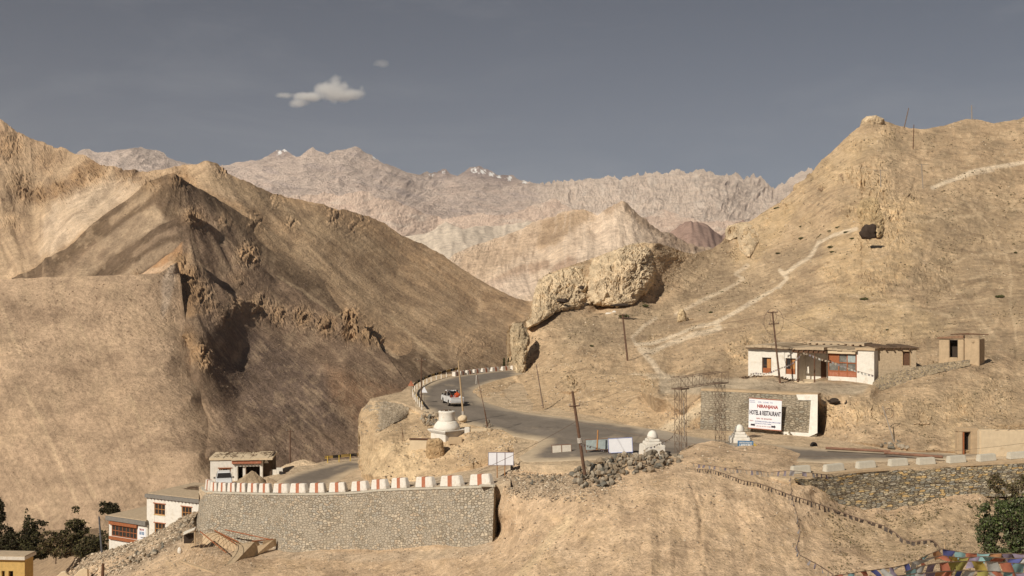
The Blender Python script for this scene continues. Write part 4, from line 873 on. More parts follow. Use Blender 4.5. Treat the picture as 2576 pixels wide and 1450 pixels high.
def parapet(name, L, hgt, w0, w1, endt, mbody, mstripe, sw, label, cat, group):
    e = empty(name, (0,0,0), 0, label, cat, group)
    m_ = MB(); a = L/2; b = w0/2; c = w1/2; t = L/2-endt
    m_.hexa([(-a,-b,0),(a,-b,0),(a,b,0),(-a,b,0),(-t,-c,hgt),(t,-c,hgt),(t,c,hgt),(-t,c,hgt)])
    m_.build('block_body', mbody, e, bevel=.035, seg=2)
    if mstripe:
        m_ = MB(); g = .012; m_.hexa([(-sw/2,-b-g,.01),(sw/2,-b-g,.01),(sw/2,b+g,.01),(-sw/2,b+g,.01),(-sw/2,-c-g,hgt+g),(sw/2,-c-g,hgt+g),(sw/2,c+g,hgt+g),(-sw/2,c+g,hgt+g)])
        m_.build('red_stripe', mstripe, e)
    return e
def set_along(o, A, B, z, back):
    A = Vector(A); B = Vector(B); d = B-A; rz = math.atan2(d.y, d.x); nn = Vector((-d.y, d.x, 0)).normalized(); c = (A+B)/2+nn*back
    o.location = (c.x, c.y, z if z is not None else c.z); o.rotation_euler = (0, -math.atan2(d.z, math.hypot(d.x, d.y))*.9, rz)
wx = [p.x/p.y*F+CX for p in wt]
def wall_at(px): return Vector([float(np.interp(px, wx, [p[k] for p in wt])) for k in range(3)])
BL = [(510,521,.95),(524,541,.8),(543,564,.8),(567,587,.8),(590,613,.8),(617,643,.8),(646,674,.8),(681,718,.8),(724,764,.8),(774,813,.8),(823,865,.8),(878,918,.8),(928,966,.8),(979,1018,.8),(1039,1083,.8),(1101,1153,.8),(1176,1230,.8)]
ORD = ['first','second','third','fourth','fifth','sixth','seventh','eighth','ninth','tenth','eleventh','twelfth','thirteenth','fourteenth','fifteenth','sixteenth','seventeenth']
proto = None
for i, (a, b, h) in enumerate(BL):
    A = wall_at(a); B = wall_at(b); L = (B-A).length
    lab = {0: 'red and white block at the far left end of the curved wall, beside the shop', 16: 'largest red and white block, at the curved wall right end near the three-panel board'}.get(i, '%s red and white painted block from the left end of the curved wall' % ORD[i] if i < 9 else '%s red and white painted block counted from the right end of the curved wall' % ORD[16-i])
    if proto is None:
        proto = parapet('parapet_block', 1.5, .78, .5, .34, .11, PARA, REDP, .30, lab, 'parapet block', 'red and white blocks on the curved wall'); o = proto; o.scale = (L/1.5, 1, h/.8)
    else: o = copy_thing(proto, label=lab, scale=(L/1.5, 1, 1))
    set_along(o, A, B, None, .42); o.location.z += .04
# plain blocks along the right road
mbR = [((1996,1193),(2042,1190)),((2080,1189),(2127,1184)),((2161,1181),(2206,1177)),((2242,1175),(2287,1171.5)),((2313,1171),(2356,1168)),((2390,1167),(2433,1163.5)),((2466,1163),(2509,1159)),((2541,1156.5),(2592,1152.5))]
proto2 = None
for i, (a, b) in enumerate(mbR):
    A = on(PLAT, *a); B = on(PLAT, *b); L = (B-A).length
    lab = 'plain grey concrete block, %s from the left along the right-hand dry stone wall' % ORD[i]
    if proto2 is None: proto2 = parapet('road_block', 1.25, .50, .46, .36, .04, CONCR, None, 0, lab, 'parapet block', 'plain concrete blocks along the right road'); o = proto2; o.scale = (L/1.25, 1, 1)
    else: o = copy_thing(proto2, label=lab, scale=(L/1.25, 1, .95+.1*rnd.random()))
    set_along(o, A, B, None, .25)
    o.location.z -= .02
# far striped blocks on the outer edge of the bend
FB = [(1017,1058,300),(1072,1122,292),(1137,1195,284),(1207,1275,274),(1290,1365,264),(1385,1462,254),(1488,1563,245),(1588,1625,236)]
for i, (a, b, y) in enumerate(FB):
    xa = 884.9+a*.2538; xb = 884.9+b*.2538; yy = 870.7+y*.2538
    A = on(PLAT, xa, yy+.6); B = on(PLAT, xb, yy-1.2); L = (B-A).length
    o = copy_thing(proto, label='%s small red and white block from the left on the far edge of the bend' % ORD[i], scale=(L/1.5, 1, .72)); o['group'] = 'red and white blocks on the far bend'
    set_along(o, A, B, None, .1)

# dry stone wall below the right road
T_ = [(1999,1203.5),(2050,1197),(2110,1190),(2169,1184),(2240,1179),(2330,1174),(2402,1170),(2490,1165.5),(2576,1161),(2660,1157),(2960,1145)]
B_ = [(1999,1209),(2040,1232),(2085,1258),(2140,1290),(2216,1300),(2324,1273),(2402,1250),(2480,1250),(2576,1250),(2660,1250),(2960,1250)]
tp = [on(PLAT, *p) for p in T_]; bp = [P(x, y, t.y-.55) for (x, y), t in zip(B_, tp)]
dw = empty('retaining_wall', tuple(bp[4]), 0, 'dry stone retaining wall of brown and ochre slabs under the plain blocks', 'stone wall')
uv_strip('stone_face', loc_(tp, dw), loc_(bp, dw), M_DRY, dw, rough=.12, seed=4.0)
mb = MB()
for a, b in zip(tp[:-1], tp[1:]):
    d = (b-a).normalized(); nn = Vector((-d.y, d.x, 0)).normalized(); z = Vector((0,0,1))
    mb.hexa([a-nn*.08-z*.12, b-nn*.08-z*.12, b+nn*1.2-z*.12, a+nn*1.2-z*.12, a-nn*.08+z*.03, b-nn*.08+z*.03, b+nn*1.2-z*.01, a+nn*1.2-z*.01])
mb.v = [v-dw.location for v in mb.v]; mb.build('coping', MUD, dw)

# whitewashed retaining wall below the hotel yard
tl = [P(1764,979,93.6), P(1860,983,92.1), P(1960,988,90.6), P(2057,992.5,89.2)]
bl = [P(1761,1088,92.9), P(1860,1098,91.4), P(1960,1104,89.9), P(2054,1109,88.6)]
yw = empty('retaining_wall', tuple(bl[2]), 0, 'grey rubble wall with a whitewashed border holding the big hotel sign', 'stone wall')
uv_strip('masonry_face', loc_(tl, yw), loc_(bl, yw), M_WALL2, yw, rough=.06)
uv_strip('end_face', loc_([tl[-1], P(2059,990,92)], yw), loc_([bl[-1], P(2059,1100,91.5)], yw), M_WALL2, yw)
mb = MB()
for a, b in zip(tl[:-1], tl[1:]):
    d = (b-a).normalized(); nn = Vector((-d.y, d.x, 0)).normalized(); z = Vector((0,0,1))
    mb.hexa([a-nn*.05-z*.14, b-nn*.05-z*.14, b+nn*1.4-z*.14, a+nn*1.4-z*.14, a-nn*.05+z*.04, b-nn*.05+z*.04, b+nn*1.4+z*.02, a+nn*1.4+z*.02])
mb.v = [v-yw.location for v in mb.v]; mb.build('coping', MUD, yw)
def wpl(px, py):      # a point on this wall's face, pushed 2 cm out
    t = (px-1764)/(2057-1764); v = np.clip((py-984)/(1104-984), 0, 1); D = 93.6+(89.2-93.6)*t-.68*v-.05; return P(px, py, D)
mb = MB()
def face_patch(poly, m_, off=0.0):
    n_ = len(poly); f = [wpl(x, y)-Vector((0, off, 0)) for x, y in poly]; bk = [p+Vector((.02, .12, 0)) for p in f]
    m_.add(f+bk, [tuple(range(n_)), tuple(range(2*n_-1, n_-1, -1))]+[(k, k+n_, (k+1) % n_+n_, (k+1) % n_) for k in range(n_)])
for poly in ([(2003,993),(2057,993),(2057,1008),(2008,1007)], [(2040,1008),(2057,1008),(2056,1090),(2033,1100),(2036,1070)], [(1966,1086),(2033,1090),(2050,1093),(2015,1107.5),(1966,1104)]): face_patch(poly, mb)
mb.v = [v-yw.location for v in mb.v]; mb.build('whitewash_border', WHITE, yw)

# ---- the hotel sign
sc_ = 90.0/F
bl_, br_, tr_, tl_ = P(1883,1077.5,90.75), P(1965,1081,89.5), P(1970,1005,89.7), P(1888,1004,90.95)
ctr = (bl_+br_)/2; ux = (br_-bl_); Wd = ux.length; rz = math.atan2(ux.y, ux.x)
hs_ = empty('hotel_sign', tuple(ctr), rz, 'white painted hotel and restaurant sign with red and black lettering on the yard wall', 'sign')
hs_.rotation_euler = (0, math.radians(1.5), rz)
Hh = (tl_-bl_).length
MB().box(-Wd/2, Wd/2, -.03, .03, 0, Hh).build('board', WHITE2, hs_)
each_box('frame_bar', [(-Wd/2-.03, Wd/2+.03, -.05, .04, Hh, Hh+.06), (-Wd/2-.03, Wd/2+.03, -.05, .04, -.07, 0)], REDP, hs_)
INKR = mat('red_ink', (.33,.05,.03), .7, .1, 9, 0); INKK = mat('black_ink', (.03,.02,.03), .7, .1, 9, 0); INKB = mat('blue_ink', (.10,.13,.30), .7, .1, 9, 0)
for s_, m_, zz, sz, wd, xx, bo in (('WEL   COME   TO', INKB, .895, .15, .46, .0, 0), ('NIRANJANA', INKR, .755, .36, .64, .07, .014), ('HOTEL & RESTAURANT', INKK, .525, .50, .96, .0, .016), ('NEAR  THE  MONASTERY', INKR, .335, .15, .48, -.02, .002),
      ('FACILITY:', INKR, .245, .11, .12, -.41, .001), ('HOT SHOWER, ROOF DINING, INDIAN, TIBETAN & CHINESE', INKB, .235, .13, .78, .09, .002), ('FOOD AND LOCAL THUKPA  OVERSEAS', INKB, .165, .12, .5, -.05, .001), ('LOOK  FOR  10%  STAY  IN  HERE', INKR, .075, .11, .44, -.04, .001), ('WELCOME', INKB, .93, .09, .16, -.41, 0), ('TO MONASTERY', INKB, .875, .09, .18, -.4, 0)):
    text('lettering', s_, m_, hs_, (xx*Wd, -.036, zz*Hh), sz, bold=bo, width=wd*Wd)
for x0, r in ((-.36, 1), (.27, 1)):
    mb = MB(); x0 *= Wd; w_ = .14*Wd; h_ = .03*Hh
    mb.prism([(x0-w_/2,-h_),(x0+w_*.2,-h_),(x0+w_*.2,-h_*1.9),(x0+w_/2,0),(x0+w_*.2,h_*1.9),(x0+w_*.2,h_),(x0-w_/2,h_)], -.04, -.031)
    mb.v = [v+Vector((0,0,.10*Hh-x0*.02)) for v in mb.v]; mb.build('arrow', INKK, hs_)

# ================================================================== BUILDINGS
def plane_u(A, B, px):      # distance along the ground line A-B seen at picture column px
    k = (px-CX)/F; d = B-A
    # A.x + t d.x = k (A.y + t d.y)
    t = (k*A.y-A.x)/(d.x-k*d.y); return t*Vector((d.x, d.y, 0)).length
def window(parent, u0, u1, z0, z1, y, fr, cols=2, rows=2, lintel=None, pane=GLASS, trim=.05, shut=None, sub=None):
    w_ = u1-u0; h_ = z1-z0; mb = MB(); t = trim
    mb.box(u0, u0+t, y-.04, y+.05, z0, z1); mb.box(u1-t, u1, y-.04, y+.05, z0, z1); mb.box(u0+t, u1-t, y-.04, y+.05, z0, z0+t); mb.box(u0+t, u1-t, y-.04, y+.05, z1-t, z1)
    for k in range(1, cols): x = u0+w_*k/cols; mb.box(x-t*.4, x+t*.4, y-.035, y+.04, z0+t, z1-t)
    for k in range(1, rows): z = z0+h_*k/rows; mb.box(u0+t, u1-t, y-.03, y+.035, z-t*.4, z+t*.4)
    f = mb.build('window', fr, parent)
    MB().box(u0+t*.5, u1-t*.5, y+.0, y+.02, z0+t*.5, z1-t*.5).build('pane', pane, f)
    if lintel: MB().box(u0-.12, u1+.12, y-.16, y+.02, z1+.01, z1+.09).build('lintel', lintel, f)
    return f
A = P(1882,950,108.0); B = P(2199,967,100.6); dv_ = B-A; rz = math.atan2(dv_.y, dv_.x); zt = 3.1
A.z = 3.1
hh = empty('hotel_building', tuple(A), rz, 'low white flat-roofed hotel with a porch and red window wall in the upper yard', 'building')
U = lambda px: plane_u(A, B, px)
u0, u1, u2, u3, u4 = 0, U(2008), U(2085), U(2154), U(2199)
def holed(mb, x0, x1, y0, y1, z0, z1, holes):
    """a wall box with real rectangular openings (x0,x1,z0,z1)"""
    xs = sorted(set([x0, x1]+[h[0] for h in holes]+[h[1] for h in holes]))
    for a, b in zip(xs[:-1], xs[1:]):
        cuts = sorted([(h[2], h[3]) for h in holes if h[0] <= a+1e-6 and h[1] >= b-1e-6]); z = z0
        for c, d in cuts:
            if c > z: mb.box(a, b, y0, y1, z, c)
            z = d
        if z < z1: mb.box(a, b, y0, y1, z, z1)
Hw = 2.95
wins = [(U(1917), U(1940), .62, 2.12), (U(1976), U(2001), .62, 2.14)]
mb = MB(); holed(mb, 0, u1, 0, .4, -.4, Hw, wins); mb.box(0, .35, .4, 6, -.4, Hw); mb.box(0, u4, 6, 6.3, -.4, Hw+.1)
mb.box(u1-.3, u1, .4, 2.0, -.4, Hw); mb.box(u3, u4, 0, 6, -.5, Hw+.2); mb.box(u2-.05, u3, -.06, .34, -.6, .62); 
holed(mb, u1, u2, 1.9, 2.2, -.4, Hw, [(u1+(u2-u1)*.5, u1+(u2-u1)*.68, .1, 2.1)])
mb.box(u2-.15, u2, .34, 2.2, -.4, Hw)
mb.build('wall', WHITE, hh, bevel=.02)
MB().box(.36, u4-.1, 2.3, 5.9, -.3, Hw-.1).build('dark_room', DARKIN, hh)
mb = MB()      # earth roof with an uneven brushwood edge
for k in range(24):
    a = -.15+(u3+.3)*k/24; b = -.15+(u3+.3)*(k+1)/24+.01; f = .16*rnd.random(); up = .10*math.sin(k*.5)+.05*rnd.random()
    if a > u1-.2 and b < u2+.1: f = 1.0
    mb.box(a, b, -.28-f, 6.5, Hw+.12+up*.3, Hw+.30+up)
mb.build('roof', ROOFM, hh)
mb = MB()
for k in range(30):
    a = -.12+(u1)*k/30; mb.box(a, a+.40, -.27-.1*rnd.random(), .35, Hw+.0, Hw+.119+.0*k)
mb.build('brushwood_layer', BRUSH, hh)
# raised rear roof edge with beam ends
mb = MB(); mb.box(U(1985), U(2100)+1.2, 4.6, 6.9, Hw+.35, Hw+.62)
mb.build('rear_roof', ROOFM, hh)
each_box('roof_beam', [(U(1985)+.3+k*.72, U(1985)+.4+k*.72, 4.15, 4.59, Hw+.36, Hw+.48) for k in range(8)], WOODD, hh)
# pier cap, porch
MB().box(u3-.05, u4+.12, -.14, 6.4, Hw+.21, Hw+.42).build('pier_roof', MUD, hh)
MB().box(u2+.0, u3+.0, -.30, -.1, Hw-.16, Hw+.06).build('fascia', MUDP, hh)
mb = MB()
mb.box(U(2005), u2+.2, -1.2, -1.08, Hw-.14, Hw+.02)
for k in range(7): x = U(2005)+.1+k*(u2-U(2005))/6.5; mb.box(x, x+.1, -1.4, 1.9, Hw+.021, Hw+.119)
mb.build('porch_beam', WOODD, hh)
for px_, yy in ((2026,-1.12),(2068,-1.12)):
    MB().tube((U(px_)-.3, yy, -.15), (U(px_)-.3, yy, Hw-.14), .075, .065, 8).build('porch_post', WOODD, hh)
mb = MB(); xx = u1+(u2-u1)*.5; mb.box(xx, xx+(u2-u1)*.18, 1.93, 1.99, .1, 2.1); mb.build('door', WOODD, hh)
MB().box(u1+.02, u2-.02, -1.0, 1.89, -.45, .08).build('porch_floor', MUDP, hh)
for a, b, c, d in wins:
    f = window(hh, a, b, c, d, .18, WOODD, 2, 2, WOODD, trim=.07)
    MB().box(a+(b-a)*.5, b-.07, .09, .125, c+.07, d-.12).build('shutter', WOODO, f)
    MB().box(a+.07, b-.07, .06, .085, c+.0, c+.5).build('lower_panel', WOODR, f)
# red window wall
mb = MB(); W3 = u3-u2; z0 = .62; z1 = Hw-.18
xs = [u2, u2+W3*.37, u2+W3*.68, u3]; zs = [z0, z0+.52, z0+1.32, z1]
for x in xs: mb.box(x-.05, x+.05, -.04, .08, z0, z1)
for z in zs: mb.box(u2+.05, u3-.05, -.035, .07, z-.05, z+.05)
f = mb.build('window_wall', WOODR, hh)
CURT = mat('grey_curtain_glass', (.15,.14,.12), .35, .3, 2, 0, spec=.5, dirt=(2, .5, (.28,.27,.25), .7))
MB().box(u2+.02, u3-.02, .02, .05, zs[1]+.0, z1).build('pane', CURT, f)
mb = MB(); mb.box(u2+.05, u3-.05, -.01, .015, z0+.05, zs[1]-.05); mb.build('lower_panel', REDP, f)
mb = MB(); mb.box(xs[0]+.05, xs[1]-.05, -.01, .015, zs[2]+.05, zs[3]-.05); mb.build('upper_panel', WOODR, f)
MB().box(u3-W3*.3, u3-.06, -.05, -.02, zs[2]+.05, z1-.08).build('hanging_sheet', GREYB, f)
MB().box(U(2018), u2, -1.4, -1.02, -.5, -.0).build('step', MUDP, hh)

# brush heap along the foot of the hotel wall
def leafheap(name, loc, rx, ry, rz_, n_, m_, seed, leaf=.12, hollow=.0, rzr=0.0, parent=None, up=.0):
    rr = random.Random(seed); mb = MB()
    for _ in range(n_):
        while True:
            x, y, z = rr.uniform(-1,1), rr.uniform(-1,1), rr.uniform(-1,1)
            q = x*x+y*y+z*z
            if q < 1 and q > hollow: break
        k = 1+.28*float(pn(x*2.3+seed, y*2.3, z*2.3))
        c = Vector((x*rx*k, y*ry*k, (z*.5+.5 if up else z)*rz_*k)); s_ = leaf*rr.uniform(.6, 1.4)
        a = Vector((rr.gauss(0,1), rr.gauss(0,1), rr.gauss(0,1))).normalized(); b = a.orthogonal().normalized(); d = a.cross(b)
        mb.add([c-b*s_, c-d*s_*.5, c+b*s_, c+d*s_*.5], [(0,1,2,3)])
    return mb.build(name, m_, parent, loc=loc, rz=rzr)
tag(leafheap('brush_heap', hh.matrix_basis @ Vector((U(1935)+.3, -.55, -.45)), 3.1, .35, .85, 2600, BRUSH, 5, .10, 0, rz, up=1), 'dark heap of stacked brushwood along the foot of the white hotel wall', 'brushwood')

# mud extension right of the hotel
A2 = P(2200,945,101.5); B2 = P(2314,930,101.0); A2.z = 3.5; e2 = empty('mud_house', tuple(A2), math.atan2(B2.y-A2.y, B2.x-A2.x), 'rough mud-plastered room with one small door joined to the hotel', 'building')
U2 = lambda px: plane_u(A2, B2, px); w2 = U2(2305); d0, d1 = U2(2271), U2(2289)
mb = MB(); holed(mb, 0, w2, 0, .4, -.6, 2.95, [(d0, d1, 1.35, 2.65)]); mb.box(0, .3, .4, 4, -.6, 2.9); mb.box(w2-.3, w2, .4, 4, -.6, 2.9); mb.box(.3, w2-.3, 3.7, 4, -.6, 2.9)
o = mb.build('wall', mat('rough_mud_wall', (.42,.32,.215), .97, .2, 5, .12, dirt=(4, .56, (.30,.215,.14), .6)), e2, bevel=.02)
mb = MB()
for k in range(12): a = -.1+(w2+.3)*k/12; mb.box(a, a+(w2+.3)/12+.01, -.18-.15*rnd.random(), 4.2, 2.96, 3.07+.08*rnd.random()+.06*math.sin(k))
mb.build('roof', BRUSH, e2)
each_box('roof_beam', [(.2+k*.7, .3+k*.7, -.4, -.0, 2.84, 2.94) for k in range(6)], WOODD, e2)
f = MB().box(d0+.02, d1-.02, .12, .18, 1.37, 2.63).build('door', WOODD, e2)
mb = MB(); mb.box(d0-.06, d0, -.05, .3, 1.3, 2.66); mb.box(d1, d1+.06, -.05, .3, 1.3, 2.66); mb.box(d0-.1, d1+.1, -.08, .3, 2.66, 2.74); mb.build('door_frame', WOODP, f)
MB().box(.31, w2-.31, .42, 3.6, -.5, 2.8).build('dark_room', DARKIN, e2)

# ruined mud hut
A3 = P(2362,908,103.5); B3 = P(2462,912,101.5); A3.z = 12-(908-725)/F*103.5; e3 = empty('ruined_hut', tuple(A3), math.atan2(B3.y-A3.y, B3.x-A3.x), 'small roofless mud hut with a dark doorway and heavy timber lintel on the slope', 'ruin')
U3 = lambda px: plane_u(A3, B3, px); w3 = U3(2462); a, b = U3(2388), U3(2409); m3 = U3(2424)
mb = MB(); holed(mb, 0, m3, 0, .45, -.5, 2.05, [(a, b, .35, 2.1)]); mb.box(0, .4, .45, 2.6, -.5, 1.95); mb.box(m3, w3, .25, .65, -.5, 2.15); mb.box(w3-.35, w3, .65, 2.6, -.5, 2.1)
mb.box(U3(2443), U3(2450), .15, .26, 1.75, 2.0)
mb.build('wall', MUD, e3, bevel=.05, seg=2)
mb = MB(); mb.hexa([(-.15,-.12,2.06),(m3,-.1,2.16),(m3,.55,2.16),(-.15,.55,2.06),(-.15,-.12,2.22),(m3,-.1,2.46),(m3,.55,2.46),(-.15,.55,2.22)]); mb.build('lintel', mat('weathered_beam', (.24,.14,.085), .85, .25, 6, .02), e3, bevel=.02)
mb = MB()
for k in range(5): mb.tube((m3-1.2+k*.5, .2, 2.5+.02*k), (m3+.4+k*.42, .5, 2.62-.02*k), .05, .04, 6)
mb.build('roof_sticks', WOODD, e3)
MB().box(.41, m3, .9, 2.5, -.4, 1.9).build('dark_room', DARKIN, e3)

# terrace wall of rough stones under the mud rooms
T_ = [(2196,962,100.5),(2215,945,100.6),(2300,924,101),(2360,914,101.4),(2440,905,101.6)]; Bq = [(2192,995,98.5),(2215,985,99),(2300,955,99.6),(2360,938,100.2),(2440,922,100.8)]
tw = empty('terrace_wall', tuple(P(*Bq[2])), 0, 'rough stone terrace wall climbing right beneath the mud room and hut', 'stone wall')
uv_strip('stone_face', loc_([P(*p) for p in T_], tw), loc_([P(*p) for p in Bq], tw), stone_mat('field_stone', [(.40,.32,.22),(.34,.27,.185),(.27,.22,.16),(.46,.36,.25),(.22,.18,.14)], (.38,.285,.18), .34, .22, .22, .1), tw, rough=.15, seed=3.)

# cave room and mud wall by the right road
A4 = P(2465,1139,78.6); e4 = empty('mud_wall', tuple(A4), math.radians(2), 'long smooth mud wall with a brush top beside the right-hand road', 'wall')
mb = MB(); mb.box(0, 4.2, 0, .5, -.4, 1.62); mb.build('wall', MUDP, e4, bevel=.08, seg=2)
mb = MB()
for k in range(70):
    x = 1.6+rnd.random()*2.8; mb.tube((x, .05+rnd.random()*.5, 1.64+.25*rnd.random()), (x+rnd.uniform(-1,1.3), rnd.uniform(-.2,.7), 1.66+.5*rnd.random()), .018, .012, 4)
tag(mb.build('brushwood', WOODP, e4), kind='stuff')
A5 = P(2418,1138,79.6); e5 = empty('doorway', tuple(A5), 0, 'dark timber doorway sunk in the earth bank beside the mud wall', 'doorway')
mb = MB(); mb.box(-.25, .15, .02, .6, -.2, 1.5); mb.box(.72, 1.35, .0, .6, -.2, 1.6); mb.box(-.25, 1.35, .05, .62, 1.42, 1.75); mb.build('surround', MUD, e5, bevel=.07, seg=2)
MB().box(.14, .73, .5, .56, -.2, 1.43).build('opening_shade', BLACK, e5)  # near-black slab stands in for the shade inside the doorway
mb = MB(); mb.box(.15, .25, .05, .3, -.2, 1.42); mb.build('door_post', WOODR, e5)

# ---- shop at the lower bend
zs_ = -6.9
A6 = P(529,1219,0.0+106); A6.z = -7.0
sh = empty('shop', tuple(A6), math.radians(6), 'small white roadside shop with a red lintel and open dark front', 'building')
k6 = 106/F
def X6(px): return (px-529)*k6*1.0
mb = MB(); Hs = 2.35
o0, o1 = X6(597), X6(651)
holed(mb, 0, X6(590), 0, .3, -.8, Hs, [(X6(551), X6(580), .62, 1.55)])
mb.box(0, .3, .3, 3.4, -.8, Hs); mb.box(X6(590), X6(597), -.12, .3, -.8, Hs-.1); mb.box(X6(652), X6(659), -.12, .3, -.8, Hs-.1); mb.box(X6(597), X6(652), -.12, .3, 1.72, Hs-.35)
mb.box(X6(609), X6(616), .05, .5, -.8, 1.7)
mb.build('wall', WHITE, sh, bevel=.02)
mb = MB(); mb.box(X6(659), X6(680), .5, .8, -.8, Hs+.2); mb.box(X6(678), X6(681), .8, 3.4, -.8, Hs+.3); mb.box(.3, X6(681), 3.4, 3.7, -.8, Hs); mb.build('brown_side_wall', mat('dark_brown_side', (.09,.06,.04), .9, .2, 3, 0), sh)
MB().box(.31, X6(659), 1.4, 3.35, -.7, Hs-.1).build('dark_room', DARKIN, sh)
MB().box(X6(583), X6(656), -.34, -.14, Hs-.32, Hs-.02).build('red_lintel', REDP, sh)
each_box('roof_beam', [(X6(586)+k*.31, X6(586)+k*.31+.09, -.33, -.13, Hs-.42, Hs-.33) for k in range(9)], WOODD, sh)
mb = MB()
for k in range(14): a = -.1+(X6(681)+.2)*k/14; mb.box(a, a+(X6(681)+.2)/14+.01, -.12-.35*(k > 4), 3.8, Hs+.02+.02*rnd.random(), Hs+.17+.08*rnd.random())
mb.build('roof', MUDP, sh)
mb = MB()
for k in range(60):
    x = rnd.uniform(.2, 5.5); y = rnd.uniform(.3, 3.4); mb.tube((x, y, Hs+.2+.1*rnd.random()), (x+rnd.uniform(-.9,.9), y+rnd.uniform(-.5,.5), Hs+.22+.35*rnd.random()), .03, .015, 4)
tag(mb.build('brushwood', BRUSH, sh), kind='stuff')
f = window(sh, X6(551), X6(580), .62, 1.55, .12, WOODR, 6, 1, WOODR, pane=DARKIN, trim=.04)
mb = MB()
for k in range(6): x = X6(553)+k*.18; mb.box(x, x+.06, .04, .07, .66, 1.5-(.35 if k in (2,3) else 0))
mb.build('window_bar', WOODP, f)
MB().lathe([(.35,0),(.42,.12),(.3,.3),(.1,.38)], 12, (X6(634), .5, .55)).build('counter_goods', mat('orange_goods', (.55,.13,.05), .6, .3, 9, 0), sh)
MB().box(X6(600), X6(650), .35, .9, -.7, .5).build('counter', DARKIN, sh)
mb = MB(); mb.prism([(X6(661), Hs-.4), (X6(672), Hs-.4), (X6(665.5), Hs+.12)], .35, .42); mb.build('side_gable_panel', WHITE, sh)

# white plastic furniture and drum outside the shop
t = P(695,1204,107); t.z = -6.85
e = empty('market_stall', tuple(t), .1, 'white painted stand with panels beside the shop', 'stall')
mb = MB(); mb.box(-.35,.0,0,.05,0,1.15); mb.box(.02,.62,-.05,.0,.7,1.35); mb.build('panel', WHITE, e)
mb = MB()
for x in (-.33,.0,.05,.58): mb.box(x, x+.05, -.06, -.01, 0, .7)
mb.build('leg', WHITE, e)
MB().box(.3,.56,-.3,-.1,.25,1.0).build('dark_bag', DARKIN, e)
t = P(712,1205,106.5); t.z = -6.8
e = empty('drum', tuple(t), 0, 'dark upright drum with a pale label standing next to the white stand', 'drum')
MB().lathe([(.27,0),(.28,.02),(.27,.3),(.285,.32),(.27,.34),(.27,.62),(.285,.64),(.27,.66),(.27,.9),(.2,.9)], 16).build('barrel', BLACK, e, smooth=True)
MB().box(-.13,.1,-.30,-.265,.25,.7).build('label_patch', WHITE, e)

# ---- guesthouse
A7 = P(369,1372,112.0); B7 = P(500,1372,109.0); kz = 110.5/F
gh = empty('guesthouse', tuple(P(369,1372,112.0)), math.atan2(B7.y-A7.y, B7.x-A7.x), 'white two-storey guesthouse with orange window frames and a lower bay wing', 'building')
U7 = lambda px: plane_u(A7, B7, px); Z7 = lambda py: (1372-py)*kz
w7 = U7(506)
W = [(U7(388), U7(415), Z7(1291), Z7(1263)), (U7(457), U7(482), Z7(1292), Z7(1263)), (U7(389), U7(415), Z7(1341), Z7(1312))]
mb = MB(); holed(mb, 0, w7, 0, .35, -1.5, Z7(1250), W); mb.box(0, .3, .35, 7, -1.5, Z7(1250)); mb.box(w7-.3, w7, .35, 7, -1.5, Z7(1250)); mb.box(.3, w7-.3, 6.7, 7, -1.5, Z7(1250))
mb.build('wall', WHITE, gh, bevel=.02)
MB().box(.4, w7-.4, 1.2, 6.5, -1.4, Z7(1256)).build('dark_room', DARKIN, gh)
MB().box(-.12, w7+.1, -.16, 7.1, Z7(1250)+.003, Z7(1241)).build('roof_edge', GREYR, gh)
MB().box(.05, w7-.05, .1, 6.9, Z7(1241)+.003, Z7(1240)+.05).build('roof', ROOFM, gh)
each_box('roof_beam', [(.1+k*(w7-.3)/15, .19+k*(w7-.3)/15, -.14, -.01, Z7(1252.4), Z7(1250.1)) for k in range(16)], WOODD, gh)
for a, b, c, d in W:
    f = window(gh, a, b, c, d, .1, WOODO, 3, 2, REDP, trim=.07)
    MB().box(a-.06, b+.06, -.03, .02, c-.05, c-.005).build('window_sill', YELL, f)
# clutter on the roof
each_box('roof_block', [(U7(425)+k*.42, U7(425)+k*.42+.36, 5.7, 6.05, Z7(1240)+.06, Z7(1240)+.5) for k in range(7)], WHITE, gh)
mb = MB()
for k in range(50): a = Vector((U7(400)+rnd.random()*2.6, 3.0+rnd.random()*1.2, Z7(1240)+.08+.1*rnd.random())); mb.tube(a, a+Vector((rnd.uniform(.5,1.6), rnd.uniform(.2,1.0), rnd.uniform(0,.25))), .02, .015, 4)
tag(mb.build('brushwood', BRUSH, gh), kind='stuff')
# lower wing
A8 = P(274,1378,114.5); B8 = P(369,1360,111.8)
wg = empty('guesthouse_wing', tuple(P(274,1378,114.5)), math.atan2(B8.y-A8.y, B8.x-A8.x), 'single-storey guesthouse wing with a wide red-framed bay window and painted name', 'building')
U8 = lambda px: plane_u(A8, B8, px); k8 = 113.5/F; Z8 = lambda py: (1378-py)*k8; w8 = U8(371)
mb = MB(); holed(mb, 0, w8, 0, .3, -1.5, Z8(1306), [(U8(281), U8(345), Z8(1347), Z8(1318))]); mb.box(0, .3, .3, 5, -1.5, Z8(1306)); mb.box(.3, w8, 4.7, 5, -1.5, Z8(1306)); mb.build('wall', WHITE, wg, bevel=.02)
MB().box(.4, w8-.1, 1.2, 4.6, -1.4, Z8(1309)).build('dark_room', DARKIN, wg)
MB().box(-.2, w8+.0, -.3, 5.1, Z8(1307)+.003, Z8(1297)).build('roof_edge', GREYR, wg)
MB().box(-.1, w8-.1, -.1, 5.0, Z8(1297)+.003, Z8(1296)+.06).build('roof', ROOFM, wg)
mb = MB(); mb.box(U8(277), U8(347), -.18, -.01, Z8(1355), Z8(1347.5)); mb.box(U8(277), U8(347), -.2, -.01, Z8(1317), Z8(1309)); mb.build('red_sill_band', WOODR, wg)
